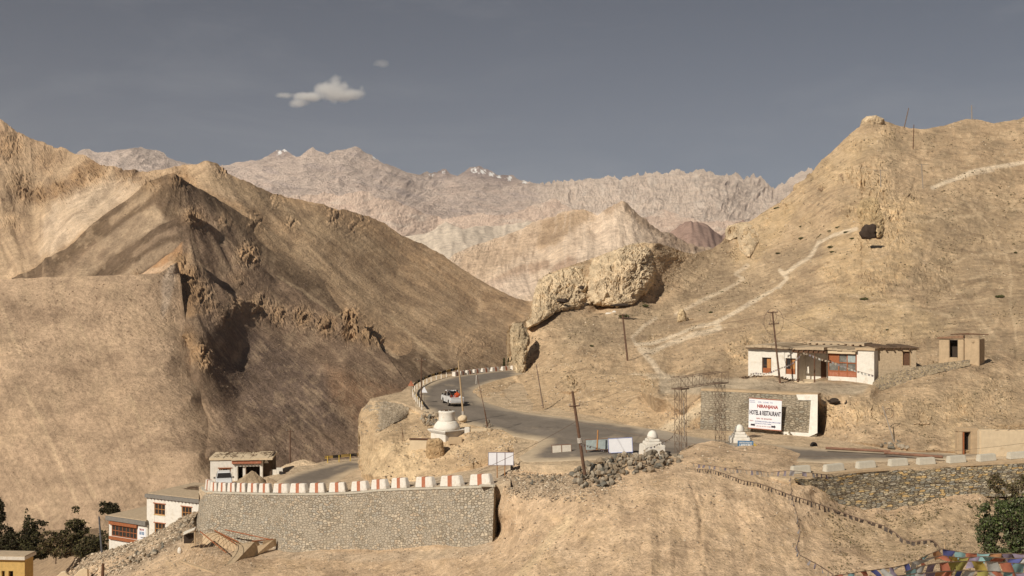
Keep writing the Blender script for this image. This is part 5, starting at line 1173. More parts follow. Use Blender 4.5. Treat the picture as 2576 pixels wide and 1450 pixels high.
f = window(wg, U8(281), U8(345), Z8(1347)+.02, Z8(1318), .05, WOODR, 7, 2, None, trim=.09)
mb = MB()
for a, b in ((284,297),(317,324)): mb.box(U8(a), U8(b), .09, .11, Z8(1345), Z8(1322))
mb.build('curtain', FADED, f)
mb = MB(); mb.box(U8(348), U8(366)+.1, -.05, -.005, Z8(1344), Z8(1316)); sb_ = mb.build('name_board', WHITE2, wg)
xc = (U8(348)+U8(367))/2
text('lettering', 'TEMPLE VIEW', INKR, wg, (xc, -.056, Z8(1320)), .30, width=.68, bold=.004)
text('lettering', 'GUEST HOUSE', BLUE, wg, (xc, -.056, Z8(1329)), .42, width=.70, bold=.012)
text('lettering', 'WELCOME', INKK, wg, (xc, -.056, Z8(1339)), .14, width=.3)

# ochre house at the bottom left corner
A9 = P(-52,1478,104); e9 = empty('village_house', tuple(A9), math.radians(-4), 'ochre-walled village house with a grey flat roof in the bottom left corner', 'building')
k9 = 104/F
mb = MB(); holed(mb, 0, 118*k9, 0, .3, -1, 72*k9, [(58*k9, 66*k9, .7, 1.6), (76*k9, 88*k9, .7, 1.6)]); mb.box(115*k9, 118*k9, .3, 1.6, -1, 72*k9); mb.build('wall', mat('ochre_plaster', (.50,.33,.12), .9, .15, 3, .01), e9)
MB().box(.3, 111*k9, .9, 1.5, -.9, 66*k9).build('dark_room', DARKIN, e9)
MB().box(-.2, 122*k9, -.3, 1.9, 72*k9+.01, 80*k9).build('roof_edge', FADED, e9)
MB().box(-.1, 121*k9, -.2, 1.8, 80*k9+.003, 82*k9).build('roof', ROOFM, e9)
# added pale slab next to it, standing in for light gaps between the trees
mb = MB(); e = empty('pale_gap_slab', tuple(P(150,1462,102)), .1, 'added pale jagged slab standing in for light gaps between the dark trees', 'ruin')
mb.prism([(-1.6,-1),(2.6,-1),(2.5,1.0),(2.2,1.15),(1.7,.9),(1.2,.35),(.8,.5),(.5,.85),(.1,.8),(-.2,.5),(-.6,.2),(-1.0,.4),(-1.4,.3)], 0, .4); mb.build('wall', MUDP, e, bevel=.04)
# ================================================================== ROCK FORMATIONS OF THE RIGHT HILL
def rock_mass(name, outline, D, thick, label, cat, seed, rough=9, m=None, col=(.62,.48,.32), tilt=0.0, res=70, strata=True, lean=0.0, follow=None):
    """a free-standing rock with a traced outline, real thickness and a craggy surface (closed shell, front and back)"""
    o = np.array(outline, float); c = o.mean(0); n = len(o)
    d = np.concatenate([[0], np.cumsum(np.linalg.norm(np.diff(np.vstack([o, o[:1]]), axis=0), axis=1))])
    K = max(60, int(d[-1]/3)); t = np.linspace(0, d[-1], K, endpoint=True); oo = np.vstack([o, o[:1]])
    ring = np.stack([np.interp(t, d, oo[:, 0]), np.interp(t, d, oo[:, 1])], -1)
    rs = np.concatenate([np.linspace(0.02, 1, res), np.linspace(1, .02, res//2)[1:]])
    sg = np.concatenate([np.ones(res), -np.ones(res//2-1)])
    px = c[0]+(ring[None, :, 0]-c[0])*rs[:, None]; py = c[1]+(ring[None, :, 1]-c[1])*rs[:, None]
    bulge = np.sqrt(np.clip(1-rs**4.5, 0, 1))*sg
    if follow: D = rbf(RHN, px, py)+follow
    DD = D-thick*bulge[:, None]*np.where(sg[:, None] > 0, 1, .7)+tilt*(px-c[0])*D/F+lean*(c[1]-py)*D/F
    V = np.stack([(px-CX)/F*DD, DD, H+(CY-py)/F*DD], -1)
    N = gnormals(V); N[..., 1] *= np.where(sg[:, None]*N[..., 1] > 0, -1, 1)
    k = ridged(px/26, py/30, seed, 5, .62); k2 = fbm(px/9, py/4.5, seed+3, 3); k3 = fbm(px/50, py/40, seed+8, 3)
    a = (rough*.4*(k-.5)+rough*.75*rock_relief(px, py, 26 if rough > 6 else 11, int(seed*3), .7)+rough*.34*rock_relief(px, py, 8, int(seed*5), 2.8)*(1 if strata else .4)+rough*.6*k3)*(.5+.5*np.clip((1-rs[:, None])*4, 0, 1))
    V = V+N*(a*D/F)[..., None]
    C = np.zeros(V.shape); C[:] = col
    C *= (.88+.2*sstep(.3, .8, k)+.08*k2)[..., None]
    C *= (1+.18*fbm(px/40, py/14, seed+5, 3))[..., None]
    ob = grid_mesh(name, V, np.clip(C, .03, .9), m or m_near2, None, smooth=False)
    if label: tag(ob, label, cat)
    else: ob['kind'] = 'structure'
    return ob
m_near2 = earth('outcrop_rock', 2.2, .6, .3, .22, 1.0, patch=.35)
rock_mass('rock_outcrop', [(1336,800),(1340,760),(1346,728),(1354,708),(1378,690),(1430,674),(1470,662),(1500,672),(1512,700),(1515,740),(1516,768),(1480,776),(1440,780),(1400,786),(1378,800),(1352,818),(1326,828),(1322,812)], 187, 5, 'pale broken sandstone cliff with small caves on the left half of the crag', 'rock', 3.1, 10, tilt=.3, follow=1.5)
rock_mass('rock_outcrop', [(1480,690),(1490,655),(1530,636),(1580,618),(1620,612),(1640,620),(1648,650),(1650,690),(1643,720),(1625,738),(1605,755),(1590,768),(1560,772),(1520,772),(1490,770),(1476,740)], 182, 8, 'big rounded sandstone crag with an overhanging right side above the hillside', 'rock', 7.7, 11, tilt=.2, col=(.63,.49,.33), follow=1.5)
rock_mass('rock_outcrop', [(2158,560),(2156,530),(2166,505),(2185,495),(2208,500),(2222,530),(2226,560),(2222,590),(2212,600),(2200,596),(2190,588),(2172,578)], 203, 7, 'overhanging boulder-like rock with a black hollow beneath, high on the hill', 'rock', 5.2, 9, col=(.52,.38,.22), follow=1.5)
rock_mass('rock_outcrop', [(1856,600),(1860,580),(1875,572),(1900,575),(1910,590),(1908,610),(1898,632),(1886,648),(1874,645),(1862,632)], 222, 6, 'hanging sandstone knob with dark underside above the footpath', 'rock', 9.2, 7, follow=1.5)
rock_mass('rock_outcrop', [(1826,602),(1824,580),(1830,570),(1852,562),(1880,558),(1895,570),(1880,585),(1850,600),(1836,606)], 262, 5, 'flat-topped pale rock step at the end of the ridge', 'rock', 2.2, 5, follow=1.5)
rock_mass('rock_outcrop', [(2095,460),(2097,446),(2106,440),(2118,436),(2122,448),(2118,462),(2104,468)], 300, 4, 'larger of the two rounded brown rocks near the skyline slope', 'rock', 4.4, 5, col=(.40,.28,.18), follow=1.5)
rock_mass('rock_outcrop', [(2058,476),(2060,462),(2066,456),(2073,464),(2074,474),(2066,482)], 315, 3, 'smaller of the two rounded brown rocks near the skyline slope', 'rock', 6.4, 4, col=(.40,.28,.18), follow=1.5)
rock_mass('rock_outcrop', [(1283,830),(1292,814),(1314,812),(1330,850),(1322,900),(1326,944),(1300,954),(1293,930),(1288,900),(1284,870)], 152, 3, 'rough vertical rock face where the far road disappears', 'rock', 8.4, 8, lean=1.7, col=(.52,.40,.26))
rock_mass('rock_outcrop', [(2164,318),(2168,303),(2180,293),(2205,291),(2224,299),(2226,312),(2200,322),(2172,326)], 399, 5, 'small blocky rock summit on top of the right-hand hill', 'rock', 1.4, 3)
rock_mass('mud_pillar', [(1703,812),(1704,790),(1710,778),(1718,777),(1726,790),(1728,812)], 172, 1.0, 'pale leaning mud pillar standing on the open slope beside the path', 'ruin', 1.9, 2, col=(.60,.46,.29), strata=False)

# caves: near-black blobs stand in for the shade of hollows
def shade_blob(px, py, D, w, h, label, seed):
    mb = MB(); mb.blob((0,0,0), 1, seed, (w, w*.6, h), .3, 2); o = mb.build('cave_shade', BLACK, None, smooth=True, loc=P(px, py, D)); tag(o, label, 'cave'); return o

T_ = [(914,1030,0),(922,1018,0),(935,1007,0),(965,1009,0),(1000,1014,0),(1030,1022,0)]; B_ = [(908,1092,0),(913,1094,0),(924,1092,0),(955,1084,0),(990,1066,0),(1024,1048,0)]
dd_ = lambda q: [P(x, y, float(rbf(CRN, np.array([float(x)]), np.array([float(y)]))[0])-.45) for x, y, _ in q]
e = empty('retaining_wall', tuple(dd_(B_)[3]), 0, 'rough pale stone facing on the upper left shoulder of the crag', 'stone wall')
uv_strip('stone_face', [p-e.location for p in dd_(T_)], [p-e.location for p in dd_(B_)], stone_mat('pale_field_stone', [(.52,.43,.32),(.46,.375,.275),(.58,.48,.36),(.40,.32,.23)], (.36,.275,.19), .36, .24, .2, .1), e, rough=.18, seed=6.)
# ---- boulders
def rock_protos(mats, n=8):
    out = []
    for i in range(n):
        mb = MB(); bm = bmesh.new(); bmesh.ops.create_icosphere(bm, subdivisions=1, radius=1)
        rr = random.Random(100+i)
        sq = Vector((rr.uniform(.7,1.3), rr.uniform(.6,1.1), rr.uniform(.4,.9)))
        for v in bm.verts: v.co = Vector((v.co.x*sq.x, v.co.y*sq.y, v.co.z*sq.z))*rr.uniform(.72, 1.15)
        me = bpy.data.meshes.new('boulder'); bm.to_mesh(me); bm.free(); me.materials.append(mats[i % len(mats)]); out.append(me)
    return out
RP = rock_protos(ROCKM)
def inpoly(poly, x, y):
    return float(sdist(poly, np.array([float(x)]), np.array([float(y)]))[0]) < 0
def scatter_rocks(poly, netc, n, s0, s1, label, group, seed, lift=.1, cat='boulder', name='boulder', pile=0):
    rr = random.Random(seed); a = np.array(poly); i = 0
    while i < n:
        x = rr.uniform(a[:, 0].min(), a[:, 0].max()); y = rr.uniform(a[:, 1].min(), a[:, 1].max())
        if not inpoly(poly, x, y): continue
        p = on(netc, x, y); o = bpy.data.objects.new(name, RP[rr.randrange(len(RP))]); COL.objects.link(o)
        s = rr.uniform(s0, s1)*(1.35 if rr.random() < .12 else 1); d = -float(sdist(poly, np.array([x]), np.array([y]))[0])
        o.location = p+Vector((0, -pile*rr.random(), lift*s+pile*rr.random()*min(1, d/14))); o.rotation_euler = (rr.uniform(0,6), rr.uniform(0,6), rr.uniform(0,6)); o.scale = (s, s, s)
        tag(o, label, cat, group); i += 1
PILE = [(1437,1196),(1452,1178),(1478,1170),(1490,1164),(1530,1155),(1560,1142),(1590,1146),(1625,1142),(1660,1139),(1692,1144),(1712,1150),(1712,1160),(1688,1172),(1660,1182),(1618,1188),(1580,1196),(1545,1212),(1520,1224),(1490,1222),(1462,1228),(1450,1214)]
scatter_rocks(PILE, FGN, 295, .12, .27, 'angular grey-brown quarried rock in the heap at the foot of the leaning pole', 'rocks of the roadside heap', 3, .25, pile=.45)
P2 = [(1060,1060),(1060,1044),(1080,1040),(1100,1040),(1103,1062),(1090,1072),(1066,1071)]
scatter_rocks(P2, CRN, 46, .12, .24, 'grey stone in the low cairn directly behind the white shrine', 'stones of the cairn behind the shrine', 4, .3, 'stone', 'stone', pile=.25)
P3 = [(1212,1074),(1216,1062),(1226,1060),(1236,1066),(1244,1076),(1230,1080)]
scatter_rocks(P3, CRN, 14, .08, .16, 'whitish stone packed round the foot of the thin pole by the road', 'white stones round the thin pole', 5, .3, 'stone', 'stone', pile=.2)
P4 = [(2200,1118),(2220,1108),(2250,1108),(2275,1120),(2290,1130),(2240,1132)]
scatter_rocks(P4, RHN, 26, .1, .24, 'loose grey stone below the leaning pole with the wire coil', 'stones below the wire coil pole', 6, .3, 'stone', 'stone')
P5 = [(1283,1196),(1400,1190),(1440,1205),(1400,1230),(1300,1226)]
scatter_rocks(P5, FGN, 60, .05, .13, 'small stone on the gravel between the wall end and the rock heap', 'small stones by the wall end', 8, .3, 'stone', 'stone')
P6 = [(380,1370),(430,1340),(480,1306),(500,1310),(470,1345),(400,1390),(320,1430),(280,1430)]
scatter_rocks(P6, FGN, 60, .1, .26, 'weathered grey stone on the bank below the guesthouse', 'stones on the guesthouse bank', 9, .3, 'stone', 'stone')

# ================================================================== SHRINES
def chorten(base, s, rz, label):
    e = empty('shrine', tuple(base), rz, label, 'shrine', 'small whitewashed shrines by the road')
    mb = MB(); z = 0
    mb.taper(0, 0, -.3, .75, 1.75, 1.5, 1.65, 1.4); mb.build('plinth', WHITE, e, bevel=.05, seg=2)
    mb = MB(); mb.taper(0, 0, .75, .98, 1.25, 1.1, 1.2, 1.05); mb.taper(0, 0, .98, 1.18, .95, .9, .9, .85); mb.build('steps', WHITE, e, bevel=.04, seg=2)
    MB().lathe([(.40,1.18),(.42,1.3),(.36,1.5),(.28,1.66),(.16,1.76),(.04,1.8)], 16).build('dome', WHITE, e, smooth=True)
    e.scale = (s, s, s); return e
c1 = chorten(P(1641,1143,79.4), .96, .15, 'small stepped white shrine standing between the blank white board and the lattice gate')
c2 = copy_thing(c1, P(1860,1121,86.0), -.1, 'small white domed shrine behind the blue road sign, below the hotel sign', .92)
e = empty('shrine', tuple(P(1124,1100,93.4)), math.radians(43), 'large whitewashed shrine with bulging dome on the crag beside the upper road', 'shrine')
mb = MB(); mb.taper(0, 0, -1.0, .42, 2.0, 2.0, 1.95, 1.95); mb.build('plinth', WHITE, e, bevel=.04, seg=2)
mb = MB()
for i, (h0, h1, w_) in enumerate(((.421,.50,2.12),(.52,.58,2.28),(.60,.69,2.36))): mb.taper(0, 0, h0, h1, w_, w_, w_, w_)
mb.build('cornice', WHITE, e, bevel=.02)
MB().lathe([(1.10,.69),(1.15,.74),(1.12,.9),(1.02,1.1),(.86,1.3),(.76,1.4)], 28).build('dome', WHITE, e, smooth=True)
MB().lathe([(.72,1.38),(.70,1.5),(.68,1.8),(.69,2.05),(.73,2.16),(.70,2.22),(.5,2.24)], 20).build('neck', WHITE, e, smooth=True)
leaf = leafheap('dry_twigs', (0,0,2.25), .6, .5, .08, 160, BRUSH, 6, .06, parent=e)
# mud walls in front of the shrine
e = empty('mud_wall', tuple(P(1070,1120,91.8)), math.radians(-6), 'low pale plastered mud wall in front of the large shrine', 'wall')
mb = MB(); mb.box(-1.3, 1.0, -.12, .3, -.7, .46); mb.build('wall', MUDP, e, bevel=.06, seg=2)
mb = MB(); mb.box(-1.35, 1.05, -.18, .36, .461, .52); mb.build('slate_edge', WOODD, e)
rock_mass('mud_wall', [(1073,1112),(1078,1104),(1105,1102),(1115,1110),(1118,1150),(1108,1160),(1076,1166),(1071,1140)], 90.3, .5, 'orange-brown eroded mud wall block on the face of the crag', 'wall', 3.6, 3, col=(.52,.36,.205), strata=False)
e = empty('mud_wall', tuple(P(1146,1104,91.4)), math.radians(2), 'short mud wall stub leaning against the right side of the large shrine', 'wall')
mb = MB(); mb.taper(.0, .1, -.5, .12, 1.2, .5, 1.15, .4); mb.build('wall', MUD, e, bevel=.07, seg=2)
e = empty('mud_wall', tuple(P(1183,1098,93.2)), math.radians(6), 'low white and mud wall running right from the large shrine', 'wall')
mb = MB(); mb.taper(-.25, .2, -.5, .75, .5, .5, .45, .4); mb.build('white_end', WHITE, e, bevel=.05, seg=2)
mb = MB(); mb.taper(.75, .2, -.5, .62, 1.5, .5, 1.4, .4); mb.build('wall', MUDP, e, bevel=.06, seg=2)
tag(MB().blob((0,0,0), .5, 12, (.8,.8,.75), .25, 3).build('mud_mound', MUDP, None, smooth=True, loc=P(1164,1054,98.5)), 'small rounded mud mound under the flagpole foot beside the road', 'mound')
e = empty('broken_stand', tuple(P(1012,1118,94.3)), 0, 'broken wooden stand with a pale cloth on the crag left of the mud wall', 'debris')
mb = MB(); mb.tube((-.02,0,-.1), (.0,.1,1.25), .03, .02, 5); mb.tube((.25,0,-.1), (.02,.1,1.0), .03, .02, 5); mb.tube((.0,.1,1.25), (-.16,.1,1.5), .02, .015, 5); mb.build('sticks', WOODD, e)
MB().taper(-.1, 0, -.15, .03, .9, .5, .3, .2).build('cloth', MUDP, e)

# ================================================================== LATTICE GATE
def lattice(mb, A_, B_, w_, n_, r=.02, rb=.014):
    """square lattice column from A_ to B_"""
    A_ = Vector(A_); B_ = Vector(B_); d = (B_-A_); L = d.length; d.normalize()
    u = Vector((1,0,0)) if abs(d.x) < .9 else Vector((0,0,1)); u = (u-d*u.dot(d)).normalized(); v = d.cross(u)
    cs = [u*a*w_/2+v*b*w_/2 for a, b in ((-1,-1),(1,-1),(1,1),(-1,1))]
    for c in cs: mb.tube(A_+c, B_+c, r, r, 5)
    for k in range(n_):
        p = A_+d*(L*k/n_); q = A_+d*(L*(k+1)/n_)
        for i in range(4):
            a, b = cs[i], cs[(i+1) % 4]
            mb.tube(p+a, q+b, rb, rb, 4); mb.tube(p+b, q+a, rb, rb, 4); mb.tube(p+a, p+b, rb, rb, 4)
gA = P(1712,1138,80.8); gB = P(1812,1122,84.4); gA.z = -.15; gB.z = -.1
rzg = math.atan2(gB.y-gA.y, gB.x-gA.x); e = empty('lattice_gate', tuple(gA), rzg, 'rusty iron lattice gate arch spanning the side track', 'gate')
Lg = (gB-gA).length
m_ = MB(); lattice(m_, (0,0,-.2), (.0,0,4.7), .62, 6, .017, .010); m_.build('tower', IRON, e)
m_ = MB(); lattice(m_, (Lg,0,-.2), (Lg-.05,0,4.75), .55, 6, .017, .010); m_.build('tower', IRON, e)
m_ = MB(); lattice(m_, (-.55,0,5.18), (Lg+.5,0,5.30), .82, 7, .016, .009); m_.box(-.55, 0.5, -.42, .42, 4.7, 4.76); m_.box(Lg-.6, Lg+.5, -.42, .42, 4.82, 4.88)
for k in range(14): x = -.5+k*(Lg+1)/13; m_.tube((x,-.41,4.78), (x,-.41,5.6), .009, .009, 4)
m_.build('beam', IRON, e)
for dx in (-.12, .25): MB().tube((dx, -.5, -.3), (dx-.12, -.45, 3.9 if dx < 0 else 1.2), .03, .03, 6).build('support_pipe', STEEL, e)

# ================================================================== BOARDS
def board(name, pts, D, label, cat, mface, mframe, cols=1, legs=(), leglen=.5, tilt=0.0, rz=0.0, rim=.035, fm2=None):
    x0, x1, y0, y1 = pts; s = D/F; w_ = (x1-x0)*s; h_ = (y1-y0)*s
    e = empty(name, tuple(P((x0+x1)/2, y1, D)), rz, label, cat); e.rotation_euler = (0, -tilt, rz)
    MB().box(-w_/2, w_/2, -.02, .02, 0, h_).build('panel', mface, e)
    mb = MB(); mb.box(-w_/2-rim, w_/2+rim, -.035, .035, h_, h_+rim); mb.box(-w_/2-rim, w_/2+rim, -.035, .035, -rim, 0); mb.box(-w_/2-rim, -w_/2, -.035, .035, 0, h_); mb.box(w_/2, w_/2+rim, -.035, .035, 0, h_)
    for k in range(1, cols): x = -w_/2+w_*k/cols; mb.box(x-.03, x+.03, -.035, -.021, 0, h_)
    mb.build('frame', mframe, e)
    for x in legs: MB().tube((x*w_/2, .05, -leglen), (x*w_/2, .05, h_*.9), .035, .035, 6).build('leg', mframe if fm2 is None else fm2, e)
    return e
GREYF = mat('mauve_grey_frame', (.26,.21,.22), .7, .15, 4, 0)
board('notice_board', (1229,1291,1139,1170), 79.6, 'three-panelled white board on thin posts beside the wall end', 'notice board', WHITE2, GREYF, 3, (-.3,.32), .95, fm2=WOODO)
board('notice_board', (1390,1437,1120,1144), 82.3, 'small weathered two-panel board with a rusty frame, left of the leaning pole', 'notice board', FADED, RUST, 2, (-.98,.98), .3, tilt=.05)
board('notice_board', (1474,1530,1106,1131), 81.2, 'dented grey-blue metal board just right of the leaning pole', 'notice board', GREYB, RUST, 1, (-.97,.99), .55, tilt=.05)
board('notice_board', (1532,1591,1103,1138), 80.6, 'large blank white board with a blue lower edge above the rock heap', 'notice board', WHITE2, mat('pale_blue_edge', (.22,.26,.50), .6, .1, 4, 0), 1, (-.96,.98), .5, tilt=.05, rim=.03)
e = tag(MB().tube((0,0,-.3), (.06,0,1.15), .06, .05, 6).build('timber_post', WOODO, None, loc=P(1502,1122,80.3)), 'short orange wooden post standing in front of the grey-blue board', 'post')
e = board('road_sign', (1856,1894,1110,1130), 82.2, 'blue road sign with white lettering and a yellow arrow below the hotel sign', 'road sign', BLUE, BLUE, 1, (-.5,.5), .6, tilt=-.03, rim=.02)
WINK = mat('white_lettering', (.7,.7,.68), .6, .05, 4, 0)
w_ = 38*82.2/F; text('lettering', 'LAMAYURU MONASTERY', WINK, e, (0,-.03,.47), .17, width=w_*.86, bold=.003); text('lettering', 'LAMAYURU', WINK, e, (0,-.03,.27), .24, width=w_*.8, bold=.012); text('lettering', 'MONASTERY  0 KM', WINK, e, (0,-.03,.10), .15, width=w_*.86, bold=.003)
mb = MB(); mb.prism([(w_/2+.03,.1),(w_/2+.03,.5),(w_/2+.27,.3)], -.02, .02); mb.build('arrow', YELL, e)

# ================================================================== POLES AND WIRES
def upole(base, top, label, r=.09, arms=(), m=POLE, cat='utility pole', group=None, wrap=None, arm_m=None, ring=None, name='utility_pole'):
    base = Vector(base); top = Vector(top); e = empty(name, tuple(base), 0, label, cat, group); d = top-base
    MB().tube(d*-.04, d, r, r*.72, 8).build('pole', m, e, smooth=False)
    for t, w_, ang in arms:
        c = d*t; a = Vector((math.cos(ang), math.sin(ang)*.5, math.sin(ang)*.12))*w_/2
        MB().tube(c-a-Vector((0,.08,0)), c+a-Vector((0,.08,0)), .05, .05, 5).build('crossarm', arm_m or m, e)
        for s_ in (-.9, .9): MB().lathe([(.03,0),(.05,.03),(.05,.1),(.02,.14)], 6, c+a*s_+Vector((0,-.08,.05))).build('insulator', STEEL, e)
    if wrap: MB().tube(d*wrap[0], d*wrap[1], r*1.5, r*1.4, 8).build('pole_wrap', CLOTHG, e)
    if ring:
        mb = MB()
        for (cz, rr_, sq) in ring:
            pts = [d*cz+Vector((math.cos(t)*rr_*sq, -.1, math.sin(t)*rr_)) for t in np.linspace(0, 2*math.pi, 26)]; mb.path(pts, .022, 5)
        mb.build('wire_coil', IRON, e)
    return e
pA = upole(P(1470,1186,73.6), P(1440,985,72.9), 'tall leaning rusty pole rising from the rock heap', .115, [(.82,.75,.35)], wrap=(.36,.42))
upole(P(1962,962,102.6), P(1943,785,102.4), 'rusty pole with looped wire in front of the white hotel', .10, [(.995,.95,.1),(.83,1.05,.3)], ring=((.86,1.25,.72),(.93,.5,.6)))
upole(P(1581,929,137), P(1566,791,137), 'rusty double-armed pole on the bank left of the hotel', .13, [(.985,.8,.1),(.93,1.3,.1)])
upole(P(1060,1028,109), P(1060,900,108), 'slim cross-armed pole beside the curved crash barrier', .07, [(.94,.85,.1)])
upole(P(1166,1052,98.5), P(1153,908,98), 'pale flagpole with weathered paint standing on the mud mound', .085, [], m=WOODP, cat='flagpole', name='flagpole', wrap=(-.02,.12))
e = upole(P(1226,1072,92.5), P(1219,1032,92.3), 'stout short post carrying a thin bent rod beside the road', .07, [], cat='flagpole', name='flagpole')
MB().tube(tuple(Vector((P(1219,1032,92.3)-P(1226,1072,92.5)))), tuple(P(1198,936,93)-P(1226,1072,92.5)), .032, .025, 6).build('rod', POLE, e)
mb = MB(); q = P(1199,944,93)-P(1226,1072,92.5); mb.tube(q, q+Vector((-.05,0,-.75)), .06, .05, 6); mb.build('pole_wrap', CLOTHG, e)
upole(P(730,1166,118), P(730,1082,118), 'single dark pole standing above the lower road', .09, [(.96,.8,.1)])
upole(P(2216,470,262), P(2215,427,262), 'pale cross-armed pole above the overhanging rock', .13, [(.95,3.2,.1)], m=STEEL)
upole(P(2322,473,285), P(2318,413,285), 'tallest cross-armed pole at the end of the upper track', .15, [(.97,3.2,.1)], m=STEEL)
upole(P(2297,375,348), P(2299,314,348), 'lone pole with a thick brown foot below the skyline', .16, [(.7,2.0,.1)], m=WOODD)
upole(P(2275,320,405), P(2286,272,405), 'leaning pole standing on the skyline saddle', .2, [], m=IRON)
upole(P(2445,305,458), P(2444,265,458), 'upright skyline pole with a small flag on the far right summit', .26, [(.82,3.2,.3)], m=STEEL)
upole(P(2252,1121,83.3), P(2220,1022,84.3), 'pale bent pole with a coil of wire leaning against the earth bank', .05, [], m=STEEL)
e = empty('wire_coil', tuple(P(2238,1042,85.4)), 0, 'loose coil of dark wire hanging beside the pale bent pole', 'wire coil')
mb = MB()
for r_, ox, oz in ((.46,0,0),(.42,-.08,.06),(.34,-.12,.14),(.38,-.02,.04)): mb.path([Vector((ox+math.cos(t)*r_*.85, -.05-.01*oz, oz+math.sin(t)*r_)) for t in np.linspace(0, 2*math.pi, 24)], .014, 4)
mb.build('wire', IRON, e)
upole(P(1366,1022,106.5), P(1349,918,109), 'thin leaning stake casting a long dark shadow on the cut bank', .07, [], m=IRON, cat='post', name='stake')
upole(P(256,1386,104), P(249,1300,104), 'dark grey post left of the guesthouse wing', .11, [], m=mat('slate_post', (.10,.10,.11), .7, .2, 4, 0), cat='post', name='post')
upole(P(258,1450,98), P(259,1418,98), 'short dark weathered stump at the bottom left', .16, [], m=WOODD, cat='post', name='post')
def wire(a, b, sag, r, label, group='overhead wires', n_=24, m_=IRON):
    a = Vector(a); b = Vector(b); c = (a+b)/2; mb = MB()
    pts = [a.lerp(b, t)-Vector((0,0,sag*4*t*(1-t)))-c for t in np.linspace(0, 1, n_)]
    mb.path(pts, r, 4); return tag(mb.build('overhead_wire', m_, None, loc=c), label, 'wire', group)
wire(P(1450,1060,73.2), P(1203,1186,66), .12, .012, 'thin wire running down left from the leaning pole to the wall end')
wire(P(1450,1060,73.2), P(1770,1120,70), .15, .012, 'thin wire running right from the leaning pole towards the lattice gate')
wire(P(1770,1120,70), P(2140,1146,72), .3, .012, 'thin wire crossing the mound right of the lattice gate')
wire(P(2140,1146,72), P(2600,1112,74), .2, .012, 'thin wire over the right-hand road')
wire(P(1440,1015,72.9), P(1560,985,90), .2, .012, 'short wire from the crossarm of the leaning pole to the cut bank')
wire(P(1566,797,137), P(1710,800,170), .4, .02, 'wire from the double-armed pole up the slope')
wire(P(1943,787,102.3), P(2576,905,118), 2.2, .018, 'wire from the hotel pole out to the right')
wire(P(1566,797,137), P(1943,788,102.3), 1.2, .018, 'wire between the double-armed pole and the hotel pole')

# ================================================================== CRASH BARRIERS
def rail_mat():
    m, n, b = nt('yellow_black_rail'); c = n.nodes.new('ShaderNodeTexCoord'); s = n.nodes.new('ShaderNodeSeparateXYZ'); uv = n.nodes.new('ShaderNodeUVMap'); uv.uv_map = 'UVMap'
    n.links.new(uv.outputs[0], s.inputs[0]); f = n.nodes.new('ShaderNodeMath'); f.operation = 'FRACT'; n.links.new(s.outputs[0], f.inputs[0])
    g = n.nodes.new('ShaderNodeMath'); g.operation = 'GREATER_THAN'; g.inputs[1].default_value = .5; n.links.new(f.outputs[0], g.inputs[0])
    n.links.new(mixc(n, g.outputs[0], (.33,.22,.075), (.035,.028,.022)), b.inputs['Base Color']); b.inputs['Roughness'].default_value = .7; return m
RAIL = rail_mat()
def barrier(pts, label, post_m, h=.8, step=2.0, stripe=3.0):
    pts = [Vector(p) for p in pts]; e = empty('crash_barrier', tuple(pts[0]), 0, label, 'crash barrier'); q = [p-pts[0] for p in pts]
    L = [0]
    for a, b in zip(q[:-1], q[1:]): L.append(L[-1]+(b-a).length)
    at = lambda s: Vector([float(np.interp(s, L, [p[k] for p in q])) for k in range(3)])
    N = int(L[-1]/.5); prof = [(-.02,.30),(.03,.24),(-.02,.17),(.03,.1),(-.02,.02)]
    V = np.zeros((len(prof), N+1, 3))
    for i in range(N+1):
        p = at(L[-1]*i/N); t = at(min(L[-1], L[-1]*i/N+.3))-at(max(0, L[-1]*i/N-.3)); nn = Vector((-t.y, t.x, 0)).normalized()
        for j, (d, z) in enumerate(prof): v = p+nn*d+Vector((0,0,h-.3+z)); V[j, i] = v
    o = grid_mesh('rail', V, None, RAIL, None, smooth=False, parent=e); uvl = o.data.uv_layers.new(name='UVMap'); vi = np.zeros(len(o.data.loops), np.int32); o.data.loops.foreach_get('vertex_index', vi)
    uu = np.repeat(np.linspace(0, L[-1]/stripe, N+1)[None], len(prof), 0).ravel(); uvl.data.foreach_set('uv', np.stack([uu[vi], uu[vi]*0], -1).astype(np.float32).ravel())
    md = o.modifiers.new('thickness', 'SOLIDIFY'); md.thickness = .02
    s = .3
    while s < L[-1]:
        p = at(s); MB().box(p.x-.045, p.x+.045, p.y-.045, p.y+.045, p.z-.5, p.z+h-.02).build('post', post_m, e); s += step
    return e
zz = lambda x, y, up=0: (884.9+x*.2538, 870.7+y*.2538)
brl = [(1058,262),(990,280),(920,296),(850,318),(790,336),(735,358),(690,382),(650,405),(618,432),(604,462),(606,492),(622,520),(645,552),(672,590),(700,625)]
barrier([on(PLAT, 884.9+x*.2538, 870.7+(y+14)*.2538) for x, y in brl], 'yellow and black crash barrier on white posts round the outside of the upper bend', WHITE, h=.85, step=2.0)
barrier([P(817,1166,114), P(850,1163,114.5), P(880,1160,115), P(912,1158,115.5)], 'short yellow and black crash barrier beside the lower road', YELL, h=.75, step=1.2, stripe=1.7)
for (px_, py_, lab, mm_) in ((1067,1004,'small white triangular sign beside the slim cross-armed pole', WHITE2), (1034,986,'small red-edged triangular sign at the outer end of the bend', REDP)):
    p = on(PLAT, px_, py_+10); e = empty('warning_sign', tuple(p), 0, lab, 'road sign'); MB().tube((0,0,-.2), (0,0,1.5), .035, .035, 6).build('post', STEEL, e)
    mb = MB(); mb.prism([(-.34,1.05),(.34,1.05),(0,1.66)], -.05, -.02); mb.build('plate', mm_, e)

